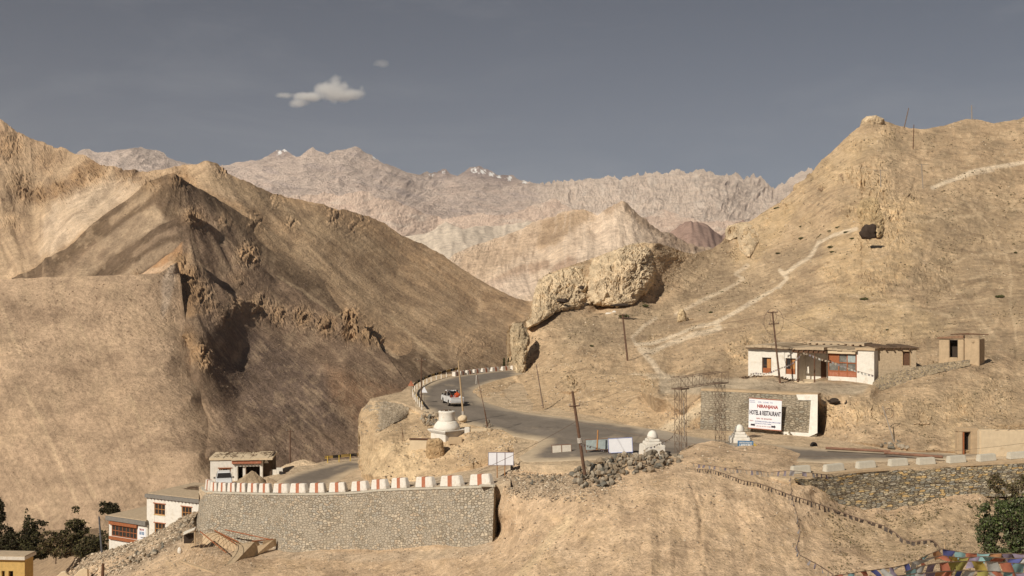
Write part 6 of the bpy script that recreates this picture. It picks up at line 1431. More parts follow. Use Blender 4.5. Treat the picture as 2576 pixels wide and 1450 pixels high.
# ---- rusty pipes lying by the right road
for a, b, lab in (((2077,1129,81.5),(2240,1140,79.8),'longer rusty pipe lying at the foot of the bank beside the right road'), ((2225,1138,79.2),(2372,1149,77.2),'shorter rusty pipe continuing along the right road edge')):
    A_ = P(*a); B_ = P(*b); c = (A_+B_)/2; A_.z = B_.z = 0; mb = MB(); mb.tube(Vector((A_.x-c.x, A_.y-c.y, .12)), Vector((B_.x-c.x, B_.y-c.y, .12)), .10, .10, 12); tag(mb.build('pipe', RUST, None, smooth=False, loc=(c.x, c.y, 0)), lab, 'pipe')
mb = MB(); mb.lathe([(.13,-.11),(.26,-.12),(.29,-.06),(.29,.06),(.26,.12),(.13,.11),(.13,-.11)], 20)
o = mb.build('tyre', BLACK, None, smooth=True, loc=P(2047,1122,84.2)); o.rotation_euler = (math.pi/2, 0, .3); tag(o, 'dark round tyre standing on edge beside the right road below the yard wall', 'tyre')

# ================================================================== VEHICLES
def wheel(parent, x, y, r, w_):
    mb = MB(); mb.tube((x-w_/2, y, r), (x+w_/2, y, r), r, r, 18); o = mb.build('wheel', BLACK, parent, bevel=.02)
    MB().tube((x-w_/2-.01, y, r), (x+w_/2+.01, y, r), r*.55, r*.55, 14).build('rim', STEEL, o)
CARW = mat('white_car_paint', (.66,.65,.64), .35, .05, 3, 0, spec=.5)
tr = empty('pickup_truck', tuple(on(PLAT, 1150, 1024.5)), math.radians(17), 'white pickup truck with passengers and cargo in its open back on the upper road', 'pickup truck')
# local: x right, y forward (away), origin under the rear axle area; scale below
prof = [(0,.42),(0,.98),(1.9,1.0),(1.9,.95),(4.35,.93),(4.5,.8),(4.55,.42),(4.1,.40),(4.0,.68),(3.7,.78),(3.35,.68),(3.2,.38),(1.35,.38),(1.2,.66),(.95,.76),(.62,.66),(.5,.40)]
def side_prism(mb, prof, x0, x1):
    n_ = len(prof); vs = [(x0, y, z) for y, z in prof]+[(x1, y, z) for y, z in prof]
    mb.add(vs, [tuple(range(n_)), tuple(range(2*n_-1, n_-1, -1))]+[(k+n_, (k+1) % n_+n_, (k+1) % n_, k) for k in range(n_)])
mb = MB(); side_prism(mb, prof, -.84, -.76); side_prism(mb, prof, .76, .84); mb.box(-.76,.76,1.9,4.5,.42,.94); mb.box(-.76,.76,.03,1.9,.42,.56); mb.box(-.76,.76,1.82,1.9,.56,1.0); mb.build('body', CARW, tr, bevel=.015)
mb = MB(); mb.hexa([(-.78,1.92,.95),(.78,1.92,.95),(.78,3.75,.95),(-.78,3.75,.95),(-.66,2.05,1.55),(.66,2.05,1.55),(.66,3.0,1.55),(-.66,3.0,1.55)]); cab = mb.build('cab', CARW, tr, bevel=.03, seg=2)
mb = MB(); mb.hexa([(-.68,1.90,1.04),(.68,1.90,1.04),(.68,1.93,1.04),(-.68,1.93,1.04),(-.6,2.01,1.46),(.6,2.01,1.46),(.6,2.05,1.46),(-.6,2.05,1.46)]); mb.build('rear_window', GLASS, cab)
for s in (-1, 1):
    mb = MB(); mb.hexa([(s*.80,2.15,1.0),(s*.77,2.15,1.0),(s*.77,3.45,1.0),(s*.80,3.45,1.0),(s*.705,2.2,1.46),(s*.68,2.2,1.46),(s*.68,2.95,1.46),(s*.705,2.95,1.46)]); mb.build('side_window', GLASS, cab)
    MB().box(s*.87, s*1.0, 3.25, 3.35, 1.02, 1.2).build('mirror', BLACK, tr)
    MB().box(s*.62, s*.8, -.03, .0, .52, .66).build('tail_light', REDP, tr)
for x in (-.76, .76):
    for y in (.9, 3.65): wheel(tr, x, y, .34, .2)
tg = MB().box(-.76, .76, -.045, .02, .46, .97).build('tailgate', CARW, tr, bevel=.01)
each_box('tailgate_rib', [(-.74,.74,-.06,-.046,z,z+.02) for z in (.56,.72,.88)], GREYF, tg)
MB().box(-.8,.8,-.12,-.05,.34,.44).build('bumper', STEEL, tr)
mb = MB()
for x in (-.78,.78):
    mb.tube((x,.05,.98), (x,.05,1.42), .025, .025, 6); mb.tube((x,1.75,.98), (x,1.75,1.62), .025, .025, 6); mb.tube((x,.05,1.42), (x,1.75,1.62), .025, .025, 6)
mb.tube((-.78,1.75,1.62), (.78,1.75,1.62), .025, .025, 6); mb.build('cargo_rail', IRON, tr)
tr.scale = (.86,.86,.98)
tm = tr.matrix_basis
def person(loc, rz, s, robe, label, seat=True):
    """seated person with torso, head, arms and folded legs, wrapped in a robe"""
    e = empty('person', tuple(loc), rz, label, 'person'); e.scale = (s, s, s)
    bmx = bmesh.new(); me = bpy.data.meshes.new('body')
    J = {'pel':(0,0,.12),'wai':(0,.0,.3),'che':(0,.02,.5),'nec':(0,.02,.64),'hed':(0,.0,.72),'top':(0,-.01,.84),'ls':(-.18,.02,.56),'le':(-.24,-.1,.34),'lh':(-.1,-.26,.26),'rs':(.18,.02,.56),'re':(.24,-.1,.34),'rh':(.1,-.26,.26),'lk':(-.24,-.32,.16),'lf':(.08,-.34,.06),'rk':(.24,-.32,.16),'rf':(-.08,-.36,.06)}
    R_ = {'pel':.16,'wai':.13,'che':.15,'nec':.055,'hed':.085,'top':.075,'ls':.07,'le':.05,'lh':.035,'rs':.07,'re':.05,'rh':.035,'lk':.08,'lf':.045,'rk':.08,'rf':.045}
    ks = list(J); vs = {k: bmx.verts.new(J[k]) for k in ks}
    for a, b in (('pel','wai'),('wai','che'),('che','nec'),('nec','hed'),('hed','top'),('che','ls'),('ls','le'),('le','lh'),('che','rs'),('rs','re'),('re','rh'),('pel','lk'),('lk','lf'),('pel','rk'),('rk','rf')): bmx.edges.new((vs[a], vs[b]))
    bmx.to_mesh(me); bmx.free(); o = bpy.data.objects.new('body', me); link(o, e); me.materials.append(robe)
    sk = o.modifiers.new('skin', 'SKIN'); 
    if not me.skin_vertices: me.skin_vertices.new()
    for i, k in enumerate(ks): me.skin_vertices[0].data[i].radius = (R_[k], R_[k]*.85); me.skin_vertices[0].data[i].use_root = (k == 'pel')
    o.modifiers.new('sub', 'SUBSURF').levels = 1; o.modifiers['sub'].render_levels = 1
    MB().blob((0,-.02,.77), .095, 3, (.92,1,1.15), .05, 2).build('head', mat('brown_skin', (.28,.155,.095), .6, .1, 9, 0), e, smooth=True)
    MB().blob((0,.02,.82), .098, 5, (.98,.95,.85), .08, 2).build('hair', BLACK, e, smooth=True)
    return e
ORNG_C = mat('orange_red_cloth', (.55,.09,.03), .8, .15, 8, .01); MAR = mat('maroon_cloth', (.17,.03,.022), .85, .2, 8, .01)
person(tm @ Vector((.18,.75,.66)), math.radians(17+180), 1.12, ORNG_C, 'person in a bright orange-red robe seated in the truck bed')
person(tm @ Vector((-.35,1.25,.60)), math.radians(17+150), .80, MAR, 'person in dark maroon clothes sitting low behind the truck cab')
e = tag(MB().blob((0,0,0), .27, 9, (1,.8,.9), .15, 2).build('cargo_sack', FADED, None, smooth=True, loc=tm @ Vector((.5,.35,.78))), 'pale stuffed sack in the right corner of the truck bed', 'sack')

# parked car behind the wall
cl = P(577,1238,97.6); cl = on(LOWC, 557, 1231); 
cr_ = empty('parked_car', tuple(cl+Vector((.1,.5,-.12))), math.radians(15), 'pale parked car with dark windscreen behind the red and white blocks', 'car')
prof = [(0,.25),(0,.62),(.5,.78),(1.15,.86),(3.3,.88),(3.7,.7),(3.7,.25),(3.3,.24),(3.1,.52),(2.75,.52),(2.6,.24),(1.1,.24),(.95,.52),(.6,.52),(.45,.24)]
mb = MB(); side_prism(mb, prof, -.74, .74); mb.build('body', CARW, cr_, bevel=.05, seg=2)
mb = MB(); mb.hexa([(-.7,1.0,.84),(.7,1.0,.84),(.7,3.4,.84),(-.7,3.4,.84),(-.56,1.65,1.32),(.56,1.65,1.32),(.56,2.9,1.32),(-.56,2.9,1.32)]); cb = mb.build('cabin', CARW, cr_, bevel=.04, seg=2)
mb = MB(); mb.hexa([(-.64,1.03,.90),(.64,1.03,.90),(.64,1.10,.90),(-.64,1.10,.90),(-.54,1.55,1.27),(.54,1.55,1.27),(.54,1.64,1.27),(-.54,1.64,1.27)]); mb.build('windscreen', GLASS, cb)
for s in (-1, 1):
    MB().hexa([(s*.715,1.2,.9),(s*.69,1.2,.9),(s*.69,3.2,.9),(s*.715,3.2,.9),(s*.60,1.7,1.26),(s*.57,1.7,1.26),(s*.57,2.85,1.26),(s*.60,2.85,1.26)]).build('side_window', GLASS, cb)
    MB().box(s*.76, s*.93, 1.05, 1.15, .86, .98).build('mirror', BLACK, cr_)
    MB().box(s*.45, s*.66, -.02, .03, .48, .6).build('headlight', STEEL, cr_)
    for y in (.78, 2.93): wheel(cr_, s*.68, y, .27, .15)

# mounds of sand and earth
def mound(px, py, D, z, rx, ry, h, label, seed, col=(.47,.36,.24)):
    n_ = 60; u = np.linspace(0, 1, 26)[:, None]; t = np.linspace(0, 2*np.pi, n_)[None]
    k = 1+.12*fbm(np.cos(t)*2+seed, np.sin(t)*2, seed, 3); X = u*np.cos(t)*rx*k; Y = u*np.sin(t)*ry*k
    Z = h*(1-u**1.25)*(1+0*t)+.10*h*fbm(X*2, Y*2, seed, 4)-.15*u**4
    V = np.stack([X, Y, Z], -1); C = np.zeros(V.shape); C[:] = col; C *= (1+.2*fbm(X, Y, seed+2, 3))[..., None]
    o = grid_mesh('earth_mound', V, C, m_near, None); q = P(px, py, D); o.location = (q.x, q.y, z); tag(o, label, 'mound'); return o
mound(634, 1232, 100.8, -6.45, 2.0, 1.5, 1.65, 'heap of brown soil in front of the white shop', 2.0, (.33,.25,.165))
mound(672, 1232, 101.5, -6.3, 1.5, 1.1, .8, 'lower heap of brown soil running toward the lower road', 5.0, (.38,.285,.19))
mound(762, 1172, 113, -6.5, 2.6, 1.6, .85, 'rounded pale sand heap beyond the lower road', 3.0, (.52,.40,.27))

# ================================================================== LOOSE STONES AND DRY SCRUB (beyond counting)
def stones(surf, n_, s0, s1, region, cols, name, m_, seed, flat=.6, up=.15):
    V, px, py = surf; rs = np.random.RandomState(seed); ny, nx = px.shape
    w = region(px, py)*1.0; w = w/w.sum(); k = rs.choice(ny*nx, n_, p=w.ravel()); c = V.reshape(-1, 3)[k]+rs.normal(size=(n_, 3))*[.05,.05,0]
    oct_ = np.array([(1,0,0),(0,1,0),(-1,0,0),(0,-1,0),(0,0,1),(0,0,-1)], float); fc = np.array([(0,1,4),(1,2,4),(2,3,4),(3,0,4),(1,0,5),(2,1,5),(3,2,5),(0,3,5)])
    s = ((s0+(s1-s0)*rs.uniform(0, 1, n_)**3)*c[:, 1]/F)[:, None, None]; P_ = oct_[None]*rs.uniform(.55, 1.3, (n_, 6, 1))*s; P_[..., 2] *= flat
    th = rs.uniform(0, 6.28, n_); ct, st = np.cos(th)[:, None], np.sin(th)[:, None]; x = P_[..., 0]*ct-P_[..., 1]*st; y = P_[..., 0]*st+P_[..., 1]*ct
    Q_ = np.stack([x, y, P_[..., 2]], -1)+c[:, None]+np.array([0, 0, 1])*s*up
    f = (fc[None]+np.arange(n_)[:, None, None]*6).reshape(-1, 3)
    me = bpy.data.meshes.new(name); me.vertices.add(n_*6); me.vertices.foreach_set('co', Q_.ravel().astype(np.float32)); me.loops.add(len(f)*3); me.loops.foreach_set('vertex_index', f.ravel().astype(np.int32))
    me.polygons.add(len(f)); me.polygons.foreach_set('loop_start', np.arange(len(f), dtype=np.int32)*3); me.update(calc_edges=True)
    cc = np.array(cols)[rs.randint(0, len(cols), n_)]*rs.uniform(.75, 1.2, n_)[:, None]; C4 = np.ones((n_*6, 4), np.float32); C4[:, :3] = np.repeat(cc, 6, 0)
    me.color_attributes.new('Col', 'FLOAT_COLOR', 'POINT').data.foreach_set('color', C4.ravel()); me.materials.append(m_)
    o = bpy.data.objects.new(name, me); link(o); tag(o, kind='stuff'); return o
def surf_of(x, y):      # the sheet whose picture area covers this position
    for V, px, py in SURF[::-1]:
        if px.min() <= x <= px.max() and py[:, np.argmin(abs(px[0]-x))].min() <= y <= py[:, np.argmin(abs(px[0]-x))].max(): yield (V, px, py)
ST_MAT = leaf_like = nt('stone_by_colour'); _m, _n, _b = ST_MAT; _a = _n.nodes.new('ShaderNodeAttribute'); _a.attribute_name = 'Col'; _n.links.new(_a.outputs['Color'], _b.inputs['Base Color'])
SC1 = [(.34,.26,.18),(.26,.20,.14),(.46,.36,.26),(.20,.155,.11),(.58,.48,.36)]; SC2 = [(.15,.11,.06),(.12,.10,.05),(.20,.15,.09)]
FGS = [q for q in SURF if q[1].min() < -80 and q[1].max() > 2600][0]; RHS = [q for q in SURF if abs(q[1].min()-1278) < 1][0]; CRS = [q for q in SURF if abs(q[1].min()-903) < 1][0]; EMS = [q for q in SURF if abs(q[1].min()-1186) < 1][0]
clus = lambda px, py, sc, t: sstep(t, t+.35, fbm(px/sc, py/(sc*.7), 31.5, 4))
stones(FGS, 9000, .8, 4.2, lambda x, y: ((y < 1470) & (y > 1120))*(.25+clus(x, y, 60, -.1)), SC1, 'loose_stones', _m, 1)
stones(FGS, 2600, 1.5, 4.0, lambda x, y: (x > 2080)*(y > 1250)*(y < 1470)*(.05+clus(x, y, 50, .0)), SC2, 'dry_scrub', _m, 2, .8)
stones(FGS, 2500, 1.5, 5, lambda x, y: (1-sstep(0, 26, sdist([(1270,1190),(1440,1180),(1560,1215),(1440,1250),(1290,1240)], x, y)))+1e-9, SC1, 'loose_stones', _m, 3)
stones(FGS, 2500, 1.5, 6, lambda x, y: (1-sstep(0, 16, sdist([(190,1410),(350,1368),(430,1325),(500,1292),(490,1330),(420,1372),(300,1440),(180,1450)], x, y)))+1e-9, SC1, 'loose_stones', _m, 4)
stones(RHS, 9000, .8, 3.4, lambda x, y: (y > 300)*(.2+clus(x, y, 70, -.1))*(~((y > 935) & (y < 1000) & (x > 1650) & (x < 2210))), SC1, 'loose_stones', _m, 5)
stones(RHS, 6500, 1.2, 3.3, lambda x, y: (y > 330)*(clus(x, y, 46, .05)*(.35+.65*sstep(2150, 2400, x))+.02)*(~((y > 935) & (y < 1000) & (x > 1650) & (x < 2210))), SC2+[(.24,.19,.12)], 'dry_scrub', _m, 6, .8)
stones(CRS, 2200, .8, 3.6, lambda x, y: .2+clus(x, y, 40, 0), SC1, 'loose_stones', _m, 7)
stones(EMS, 2600, .8, 3.6, lambda x, y: .2+clus(x, y, 40, 0), SC1, 'loose_stones', _m, 8)
MTS = [q for q in SURF if q[0][..., 1].mean() > 250 and q[0][..., 1].mean() < 900 and q[1].max() < 1450]
for i_, q in enumerate(MTS):
    if q[1].max() < 640 and q[1].min() < -80: stones(q, 700, .8, 3.0, lambda x, y: ((y < 900)*1.0+.15)*(.1+clus(x, y, 50, .1))*(y < 1250), [(.20,.14,.09),(.26,.18,.12)], 'loose_stones', _m, 20+i_)
    else: stones(q, 3200, .7, 2.6, lambda x, y: (.15+clus(x, y, 50, 0))*(y < 1250), [(.20,.14,.09),(.28,.20,.135),(.14,.10,.07),(.33,.245,.17)], 'loose_stones', _m, 20+i_)
# ================================================================== PLANTS
def leaf_mat(name, rough=.8):
    m, n, b = nt(name); a = n.nodes.new('ShaderNodeAttribute'); a.attribute_name = 'Col'; n.links.new(a.outputs['Color'], b.inputs['Base Color']); b.inputs['Roughness'].default_value = rough; return m
LEAFM = leaf_mat('foliage')
def crown(name, blobs, n_, leaf, cols, seed, parent, gap=.35):
    """foliage: many small leaf faces spread through several uneven lobes"""
    rs = np.random.RandomState(seed); vol = np.array([b[3]*b[4]*b[5] for b in blobs]); pr = vol/vol.sum()
    k = rs.choice(len(blobs), n_, p=pr); B = np.array(blobs)[k]
    d = rs.normal(size=(n_, 3)); d /= np.linalg.norm(d, axis=1)[:, None]; r = rs.uniform(.25, 1, n_)**.45
    c = B[:, :3]+d*B[:, 3:6]*r[:, None]*(1+.3*fbm(d[:, 0]*2.2+k*3.1, d[:, 1]*2.2+seed, d[:, 2]*2.2, 3))[:, None]
    g = fbm(c[:, 0]/(leaf*9), c[:, 1]/(leaf*9), c[:, 2]/(leaf*9), 3); keep = g > -gap; c = c[keep]; g = g[keep]; n2 = len(c)
    a = rs.normal(size=(n2, 3)); a /= np.linalg.norm(a, axis=1)[:, None]; t = rs.normal(size=(n2, 3)); b = np.cross(a, t); b /= np.linalg.norm(b, axis=1)[:, None]; e = np.cross(a, b)
    s = (leaf*rs.uniform(.5, 1.4, n2))[:, None]
    V = np.stack([c-b*s, c-e*s*.45, c+b*s, c+e*s*.45], 1).reshape(-1, 3)
    me = bpy.data.meshes.new(name); me.vertices.add(n2*4); me.vertices.foreach_set('co', V.ravel().astype(np.float32)); me.loops.add(n2*4); me.loops.foreach_set('vertex_index', np.arange(n2*4, dtype=np.int32))
    me.polygons.add(n2); me.polygons.foreach_set('loop_start', np.arange(n2, dtype=np.int32)*4); me.update(calc_edges=True)
    cc = np.array(cols)[rs.randint(0, len(cols), n2)]*(rs.uniform(.7, 1.3, n2)*(1+.5*np.clip(g, -1, 1)))[:, None]
    at = me.color_attributes.new('Col', 'FLOAT_COLOR', 'POINT'); C4 = np.ones((n2*4, 4), np.float32); C4[:, :3] = np.repeat(cc, 4, 0); at.data.foreach_set('color', np.clip(C4, 0, 1).ravel())
    me.materials.append(LEAFM); o = bpy.data.objects.new(name, me); return link(o, parent)
def trunk(parent, h, r, seed, nb=5, spread=1.0):
    rr = random.Random(seed); mb = MB(); p = Vector((0,0,-.3)); pts = [p]
    for k in range(5): p = Vector((rr.uniform(-.08,.08)*h*.3, rr.uniform(-.08,.08)*h*.3, h*(k+1)/5)); pts.append(p)
    for k in range(5): mb.tube(pts[k], pts[k+1], r*(1-k*.17), r*(1-(k+1)*.17), 7, caps=False)
    for k in range(nb):
        q = pts[1+k % 4]; a = rr.uniform(0, 6.28); e = q+Vector((math.cos(a)*spread, math.sin(a)*spread, rr.uniform(.3,.9)*spread)); mb.tube(q, e, r*.4, r*.15, 5)
    return mb.build('trunk', mat('bark', (.14,.095,.065), .9, .3, 8, .02), parent)
def tree(loc, label, blobs, n_, leaf, cols, seed, th, tr_, group=None, name='tree', cat='tree', gap=.35):
    e = empty(name, tuple(loc), 0, label, cat, group); trunk(e, th, tr_, seed, spread=th*.22); crown('crown', blobs, n_, leaf, cols, seed, e, gap); return e
DK = [(.050,.045,.020),(.060,.048,.028),(.040,.036,.016)]; OL = [(.085,.078,.030),(.11,.092,.038),(.065,.058,.026),(.10,.075,.04)]
BR = [(.11,.075,.045),(.085,.062,.035),(.13,.095,.05)]; GN = [(.060,.080,.022),(.085,.11,.032),(.045,.060,.02),(.10,.115,.05)]
s12 = 125/F
def bl(px, py, rx, ry, bx, by, D, dep=.8):   # lobe given in the picture's scale about a trunk foot
    s = D/F; return ((px-bx)*s, 0, (by-py)*s, rx*s, rx*s*dep, ry*s)
def ptree(bx, by, D, label, lobes, n_, leaf, cols, seed, name='tree', th=None, tr_=.12, gap=.35, cat='tree'):
    B_ = [bl(*l, bx, by, D) for l in lobes]; top_ = max(b[2] for b in B_)
    return tree(P(bx, by, D), label, B_, n_, leaf, cols, seed, th or top_*.8, tr_, 'trees below the guesthouse', name, cat, gap)
ptree(2, 1400, 128, 'dark tree cut by the left edge of the picture, tallest at the corner', [(-6,1275,16,22),(-4,1300,18,18)], 1500, .16, DK, 1)
ptree(20, 1405, 122, 'wide dark tree mass in the bottom left corner behind the ochre house', [(5,1345,30,26),(-20,1330,26,24),(30,1365,30,28),(10,1385,46,22)], 5200, .17, DK, 2)
ptree(75, 1410, 120, 'dark pointed tree with a sharp narrow tip near the bottom left corner', [(68,1300,8,18),(74,1325,16,24),(80,1355,24,26),(90,1385,36,24),(100,1322,20,13),(62,1350,16,22)], 5200, .16, DK+[(.06,.055,.02)], 3)
ptree(192, 1400, 122, 'olive tree with a small separate top tuft left of the guesthouse wing', [(191,1283,11,11),(190,1320,26,14),(206,1330,22,18),(180,1345,30,18),(200,1370,34,22)], 5200, .15, OL+DK[:1], 4)
ptree(275, 1330, 140, 'round dark bush tree rising behind the guesthouse wing roof', [(262,1278,14,16),(280,1280,18,15),(290,1292,14,12)], 2600, .16, DK, 5)
ptree(140, 1412, 118, 'low brownish thicket between the pointed tree and the olive tree', [(125,1352,26,16),(150,1360,30,18),(118,1375,24,16),(160,1385,36,20)], 4200, .15, BR+OL[:2], 6, tr_=.08)
ptree(235, 1405, 116, 'dark olive thicket just left of the grey post by the guesthouse', [(232,1368,28,22),(250,1385,24,16),(215,1385,30,18),(262,1350,14,20)], 3800, .14, OL+DK, 7, tr_=.08)
# poplars at the far bend
for i, (x, y0, y1, w_, lab) in enumerate(((1268,928,903,3.2,'slim poplar standing alone beyond the striped blocks of the far bend'),(1279,929,902,3.4,'middle poplar of the dark trio beyond the far bend'),(1288,930,899,4.6,'tallest thickest poplar against the rock face at the far bend'))):
    D = 165; s = D/F; h = (y0-y1)*s; e = empty('poplar', tuple(P(x, y0+8, D)), 0, lab, 'tree', 'poplars at the far bend'); MB().tube((0,0,-.3),(0,0,h),.06,.02,6).build('trunk', WOODD, e)
    crown('crown', [(0,0,h*(k+.5)/4+8*s, w_*s*(1-.18*k), w_*s*(1-.18*k), h*.2) for k in range(4)], 1100, .12, DK+GN[:1], 30+i, e, .5)
# big bush at the right edge
bz = P(2545, 1408, 60.5)
tree(bz, 'large green leafy bush at the right edge below the dry stone wall', [bl(2500,1300,40,44,2545,1408,60.5),bl(2480,1335,26,40,2545,1408,60.5),bl(2550,1310,60,52,2545,1408,60.5),bl(2610,1300,60,60,2545,1408,60.5),bl(2520,1370,52,34,2545,1408,60.5),bl(2600,1370,60,40,2545,1408,60.5)], 40000, .08, GN+[(.05,.06,.025),(.14,.15,.09),(.10,.085,.05),(.05,.04,.025)], 41, 2.6, .1, name='bush', cat='bush', gap=.16)
tree(P(2540, 1400, 62), 'sparse brown-leaved shrub standing above and behind the green bush', [bl(2505,1215,22,24,2540,1400,62),bl(2530,1240,30,26,2540,1400,62),bl(2510,1260,26,22,2540,1400,62),bl(2560,1215,26,22,2540,1400,62)], 7500, .065, BR+OL[:2], 42, 3.4, .07, name='shrub', cat='bush', gap=-.02)
# small shrubs dotted on the slopes
SHR = [(1954,524,8),(2038,562,6),(2016,570,7),(2016,600,9),(2060,594,4),(2108,572,7),(2086,581,6),(2130,585,9),(2144,600,7),(2088,622,9),(2093,634,8),(1957,637,7),(2174,753,11),(2516,747,12),(2554,635,6),(1816,735,8),(1623,770,11),(1570,797,14),(1789,786,8),(1488,870,7),(2232,829,5),(2440,1275,7)]
WH = ['just left of the hanging knob ridge','beside the upper footpath','above the middle of the footpath','left of the overhanging boulder']
sp = None
for i, (x, y, w_) in enumerate(SHR):
    net = RHN if y < 1200 else FGN
    p = on(net, x, y+2); s = p.y/F*w_
    lab = ['small green shrub high on the ridge near the skyline','tiny shrub above the footpath, left of the hollow boulder','small low shrub on the slope above the footpath bend','dark flat shrub halfway between the footpath and the ridge','tiny shrub touching the upper footpath','narrow shrub uphill from the footpath beside the hollow boulder','small shrub in the row above the footpath','widest shrub directly left of the hollow boulder','shrub under the lower left of the hollow boulder','upper of two close shrubs below the footpath','lower of two close shrubs below the footpath','lone shrub under the hanging rock knob','flat green shrub in the middle of the bare slope above the hotel','large dark shrub at the right edge of the slope','small round dark shrub near the right edge, beside a trail','shrub beside the path left of the zigzag','yellowish shrub right of the big crag foot','grey-green shrub growing beside the white ruined block','shrub right of the leaning mud pillar','sparse grey shrub on the bank left of the double-armed pole','tiny dark shrub above the mud room roof','dark tuft on the slope below the dry stone wall'][i]
    e = empty('shrub', tuple(p), rnd.random()*6, lab, 'shrub', 'small shrubs on the hill')
    if sp is None: sp = crown('foliage', [(0,0,.25,1,.8,.32),(.5,.1,.2,.5,.5,.25),(-.4,0,.3,.5,.5,.3)], 900, .12, [(.10,.10,.04),(.13,.12,.055),(.07,.07,.03)], 50, e, .4)
    else: c = sp.copy(); COL.objects.link(c); c.parent = e
    e.scale = (s, s, s*.9)

# ================================================================== FLAGS
def flag_string(name, pts, n_, size, cols, label, rope=.012, seed=1, shape='sq', jit=.5, rope_m=None, mats=None):
    """a rope with separate cloth flags hanging from it"""
    P_ = [P(*p) for p in pts]; o0 = P_[0]; e = empty(name, tuple(o0), 0, label, 'prayer flags'); q = [p-o0 for p in P_]
    L = [0]
    for a, b in zip(q[:-1], q[1:]): L.append(L[-1]+(b-a).length)
    at = lambda s: Vector([float(np.interp(s, L, [p[k] for p in q])) for k in range(3)])
    m_ = MB(); N = max(len(q)*4, 20); m_.path([at(L[-1]*k/N) for k in range(N+1)], rope, 4); m_.build('rope', rope_m or IRON, e)
    rr = random.Random(seed)
    for i in range(n_):
        s = L[-1]*(i+.15)/n_; a = at(s); b = at(min(L[-1], s+size*1.0)); d = (b-a); d = d.normalized() if d.length > 1e-5 else Vector((1,0,0)); w_ = size; h_ = size*rr.uniform(.8,1.25)
        sw = Vector((rr.uniform(-jit,jit), rr.uniform(-jit,jit), -1)).normalized(); nn = d.cross(sw).normalized(); vs = []; nx, ny = 5, 5; fs = []
        for j in range(ny):
            for k in range(nx):
                u = k/(nx-1); v = j/(ny-1); tp_ = (1-.55*v) if shape == 'tri' else 1
                vs.append(a+d*w_*(.5+(u-.5)*tp_)+sw*h_*v+nn*(.14*w_*math.sin(u*5+i*1.7+v*2)*(.3+v)))
        for j in range(ny-1):
            for k in range(nx-1): fs.append((j*nx+k, (j+1)*nx+k, (j+1)*nx+k+1, j*nx+k+1))
        m2 = MB(); m2.add(vs, fs); m2.build('flag', mats[rr.randrange(len(mats))] if not isinstance(cols, list) else mats[cols[i % len(cols)]], e, smooth=True)
    return e
def cloth(name, c):
    m, n, b = nt(name); t = noise_node(n, 9, 4, .6); r = mrange(n, t.outputs[0], .3, .7, 0, 1)
    n.links.new(mixc(n, r.outputs[0], tuple(x*.8 for x in c), tuple(min(1, x*1.2) for x in c)), b.inputs['Base Color']); b.inputs['Roughness'].default_value = .85
    tr_ = n.nodes.new('ShaderNodeBsdfTranslucent'); tr_.inputs['Color'].default_value = (*c, 1); mx = n.nodes.new('ShaderNodeMixShader'); mx.inputs[0].default_value = .3
    out = [x for x in n.nodes if x.type == 'OUTPUT_MATERIAL'][0]; n.links.new(b.outputs[0], mx.inputs[1]); n.links.new(tr_.outputs[0], mx.inputs[2]); n.links.new(mx.outputs[0], out.inputs['Surface']); return m
FM = [cloth('cloth_'+k, c) for k, c in (('teal',(.25,.40,.40)),('red',(.42,.15,.09)),('yellow',(.50,.38,.10)),('blue',(.10,.11,.28)),('white',(.48,.47,.44)),('mauve',(.28,.23,.30)),('olive',(.34,.30,.09)),('orange',(.50,.26,.13)))]
DKF = [cloth('dark_brown_cloth', (.085,.06,.045)), cloth('faded_dark_cloth', (.12,.095,.08))]
PLF = [cloth('pale_grey_cloth', (.34,.31,.31)), cloth('faded_mauve_cloth', (.26,.22,.25)), cloth('faded_sand_cloth', (.42,.34,.26))]
flag_string('prayer_flags', [(1746,1180,36.3), (1789,1182,34.1), (1827,1194,31.9), (1869,1210,29.7), (1907,1216,28.1), (1942,1228,26.4), (1982,1244,24.8), (2040,1262,22.6), (2092,1280,20.9)], 44, .10, None, 'long line of small dark square flags slanting across the sandy mound', .012, 1, mats=DKF, jit=.25)
flag_string('prayer_flags', [(2092,1280,20.9),(2143,1298,20.9),(2182,1311,20.8),(2221,1322,20.7),(2247,1337,20.6),(2273,1358,20.5),(2298,1363,20.4),(2318,1360,20.3),(2345,1358,20.2),(2360,1372,20.1),(2366,1384,20)], 20, .07, None, 'dark rope with tattered scraps at the low right end of the flag line', .012, 2, mats=DKF, jit=.6)
flag_string('prayer_flags', [(1740,1166,38.5), (1787,1172,37.4), (1832,1178,36.3), (1861,1182,35.2), (1907,1185,34.1), (1934,1189,33.0), (1960,1186,32.5), (1989,1184,31.9), (2040,1190,31.9), (2085,1196,33.0)], 26, .13, None, 'faded pale flags strung level along the top of the sandy mound', .01, 3, mats=PLF, jit=.3)
flag_string('prayer_flags', [(1989,1200,34.8), (1991,1247,32.4), (1999,1273,30.6), (2007,1304,28.8), (2014,1340,27.0), (2004,1376,25.2), (2012,1397,24.0), (2035,1409,22.8), (2064,1425,21.6), (2096,1446,20.4)], 24, .12, None, 'pale faded flags hanging steeply down the face of the sandy mound', .01, 4, mats=PLF+DKF[1:], jit=.5)
flag_string('prayer_flags', [(1887,941,103.5),(1902,938,103.4),(1923,941,103.2),(1943,934,102.3),(1961,927,102),(1981,920,102),(2001,908,101.5),(2016,889,101.2)], 26, .14, None, 'thin string of little flags rising across the white hotel wall to the porch', .012, 5, mats=PLF, jit=.4)
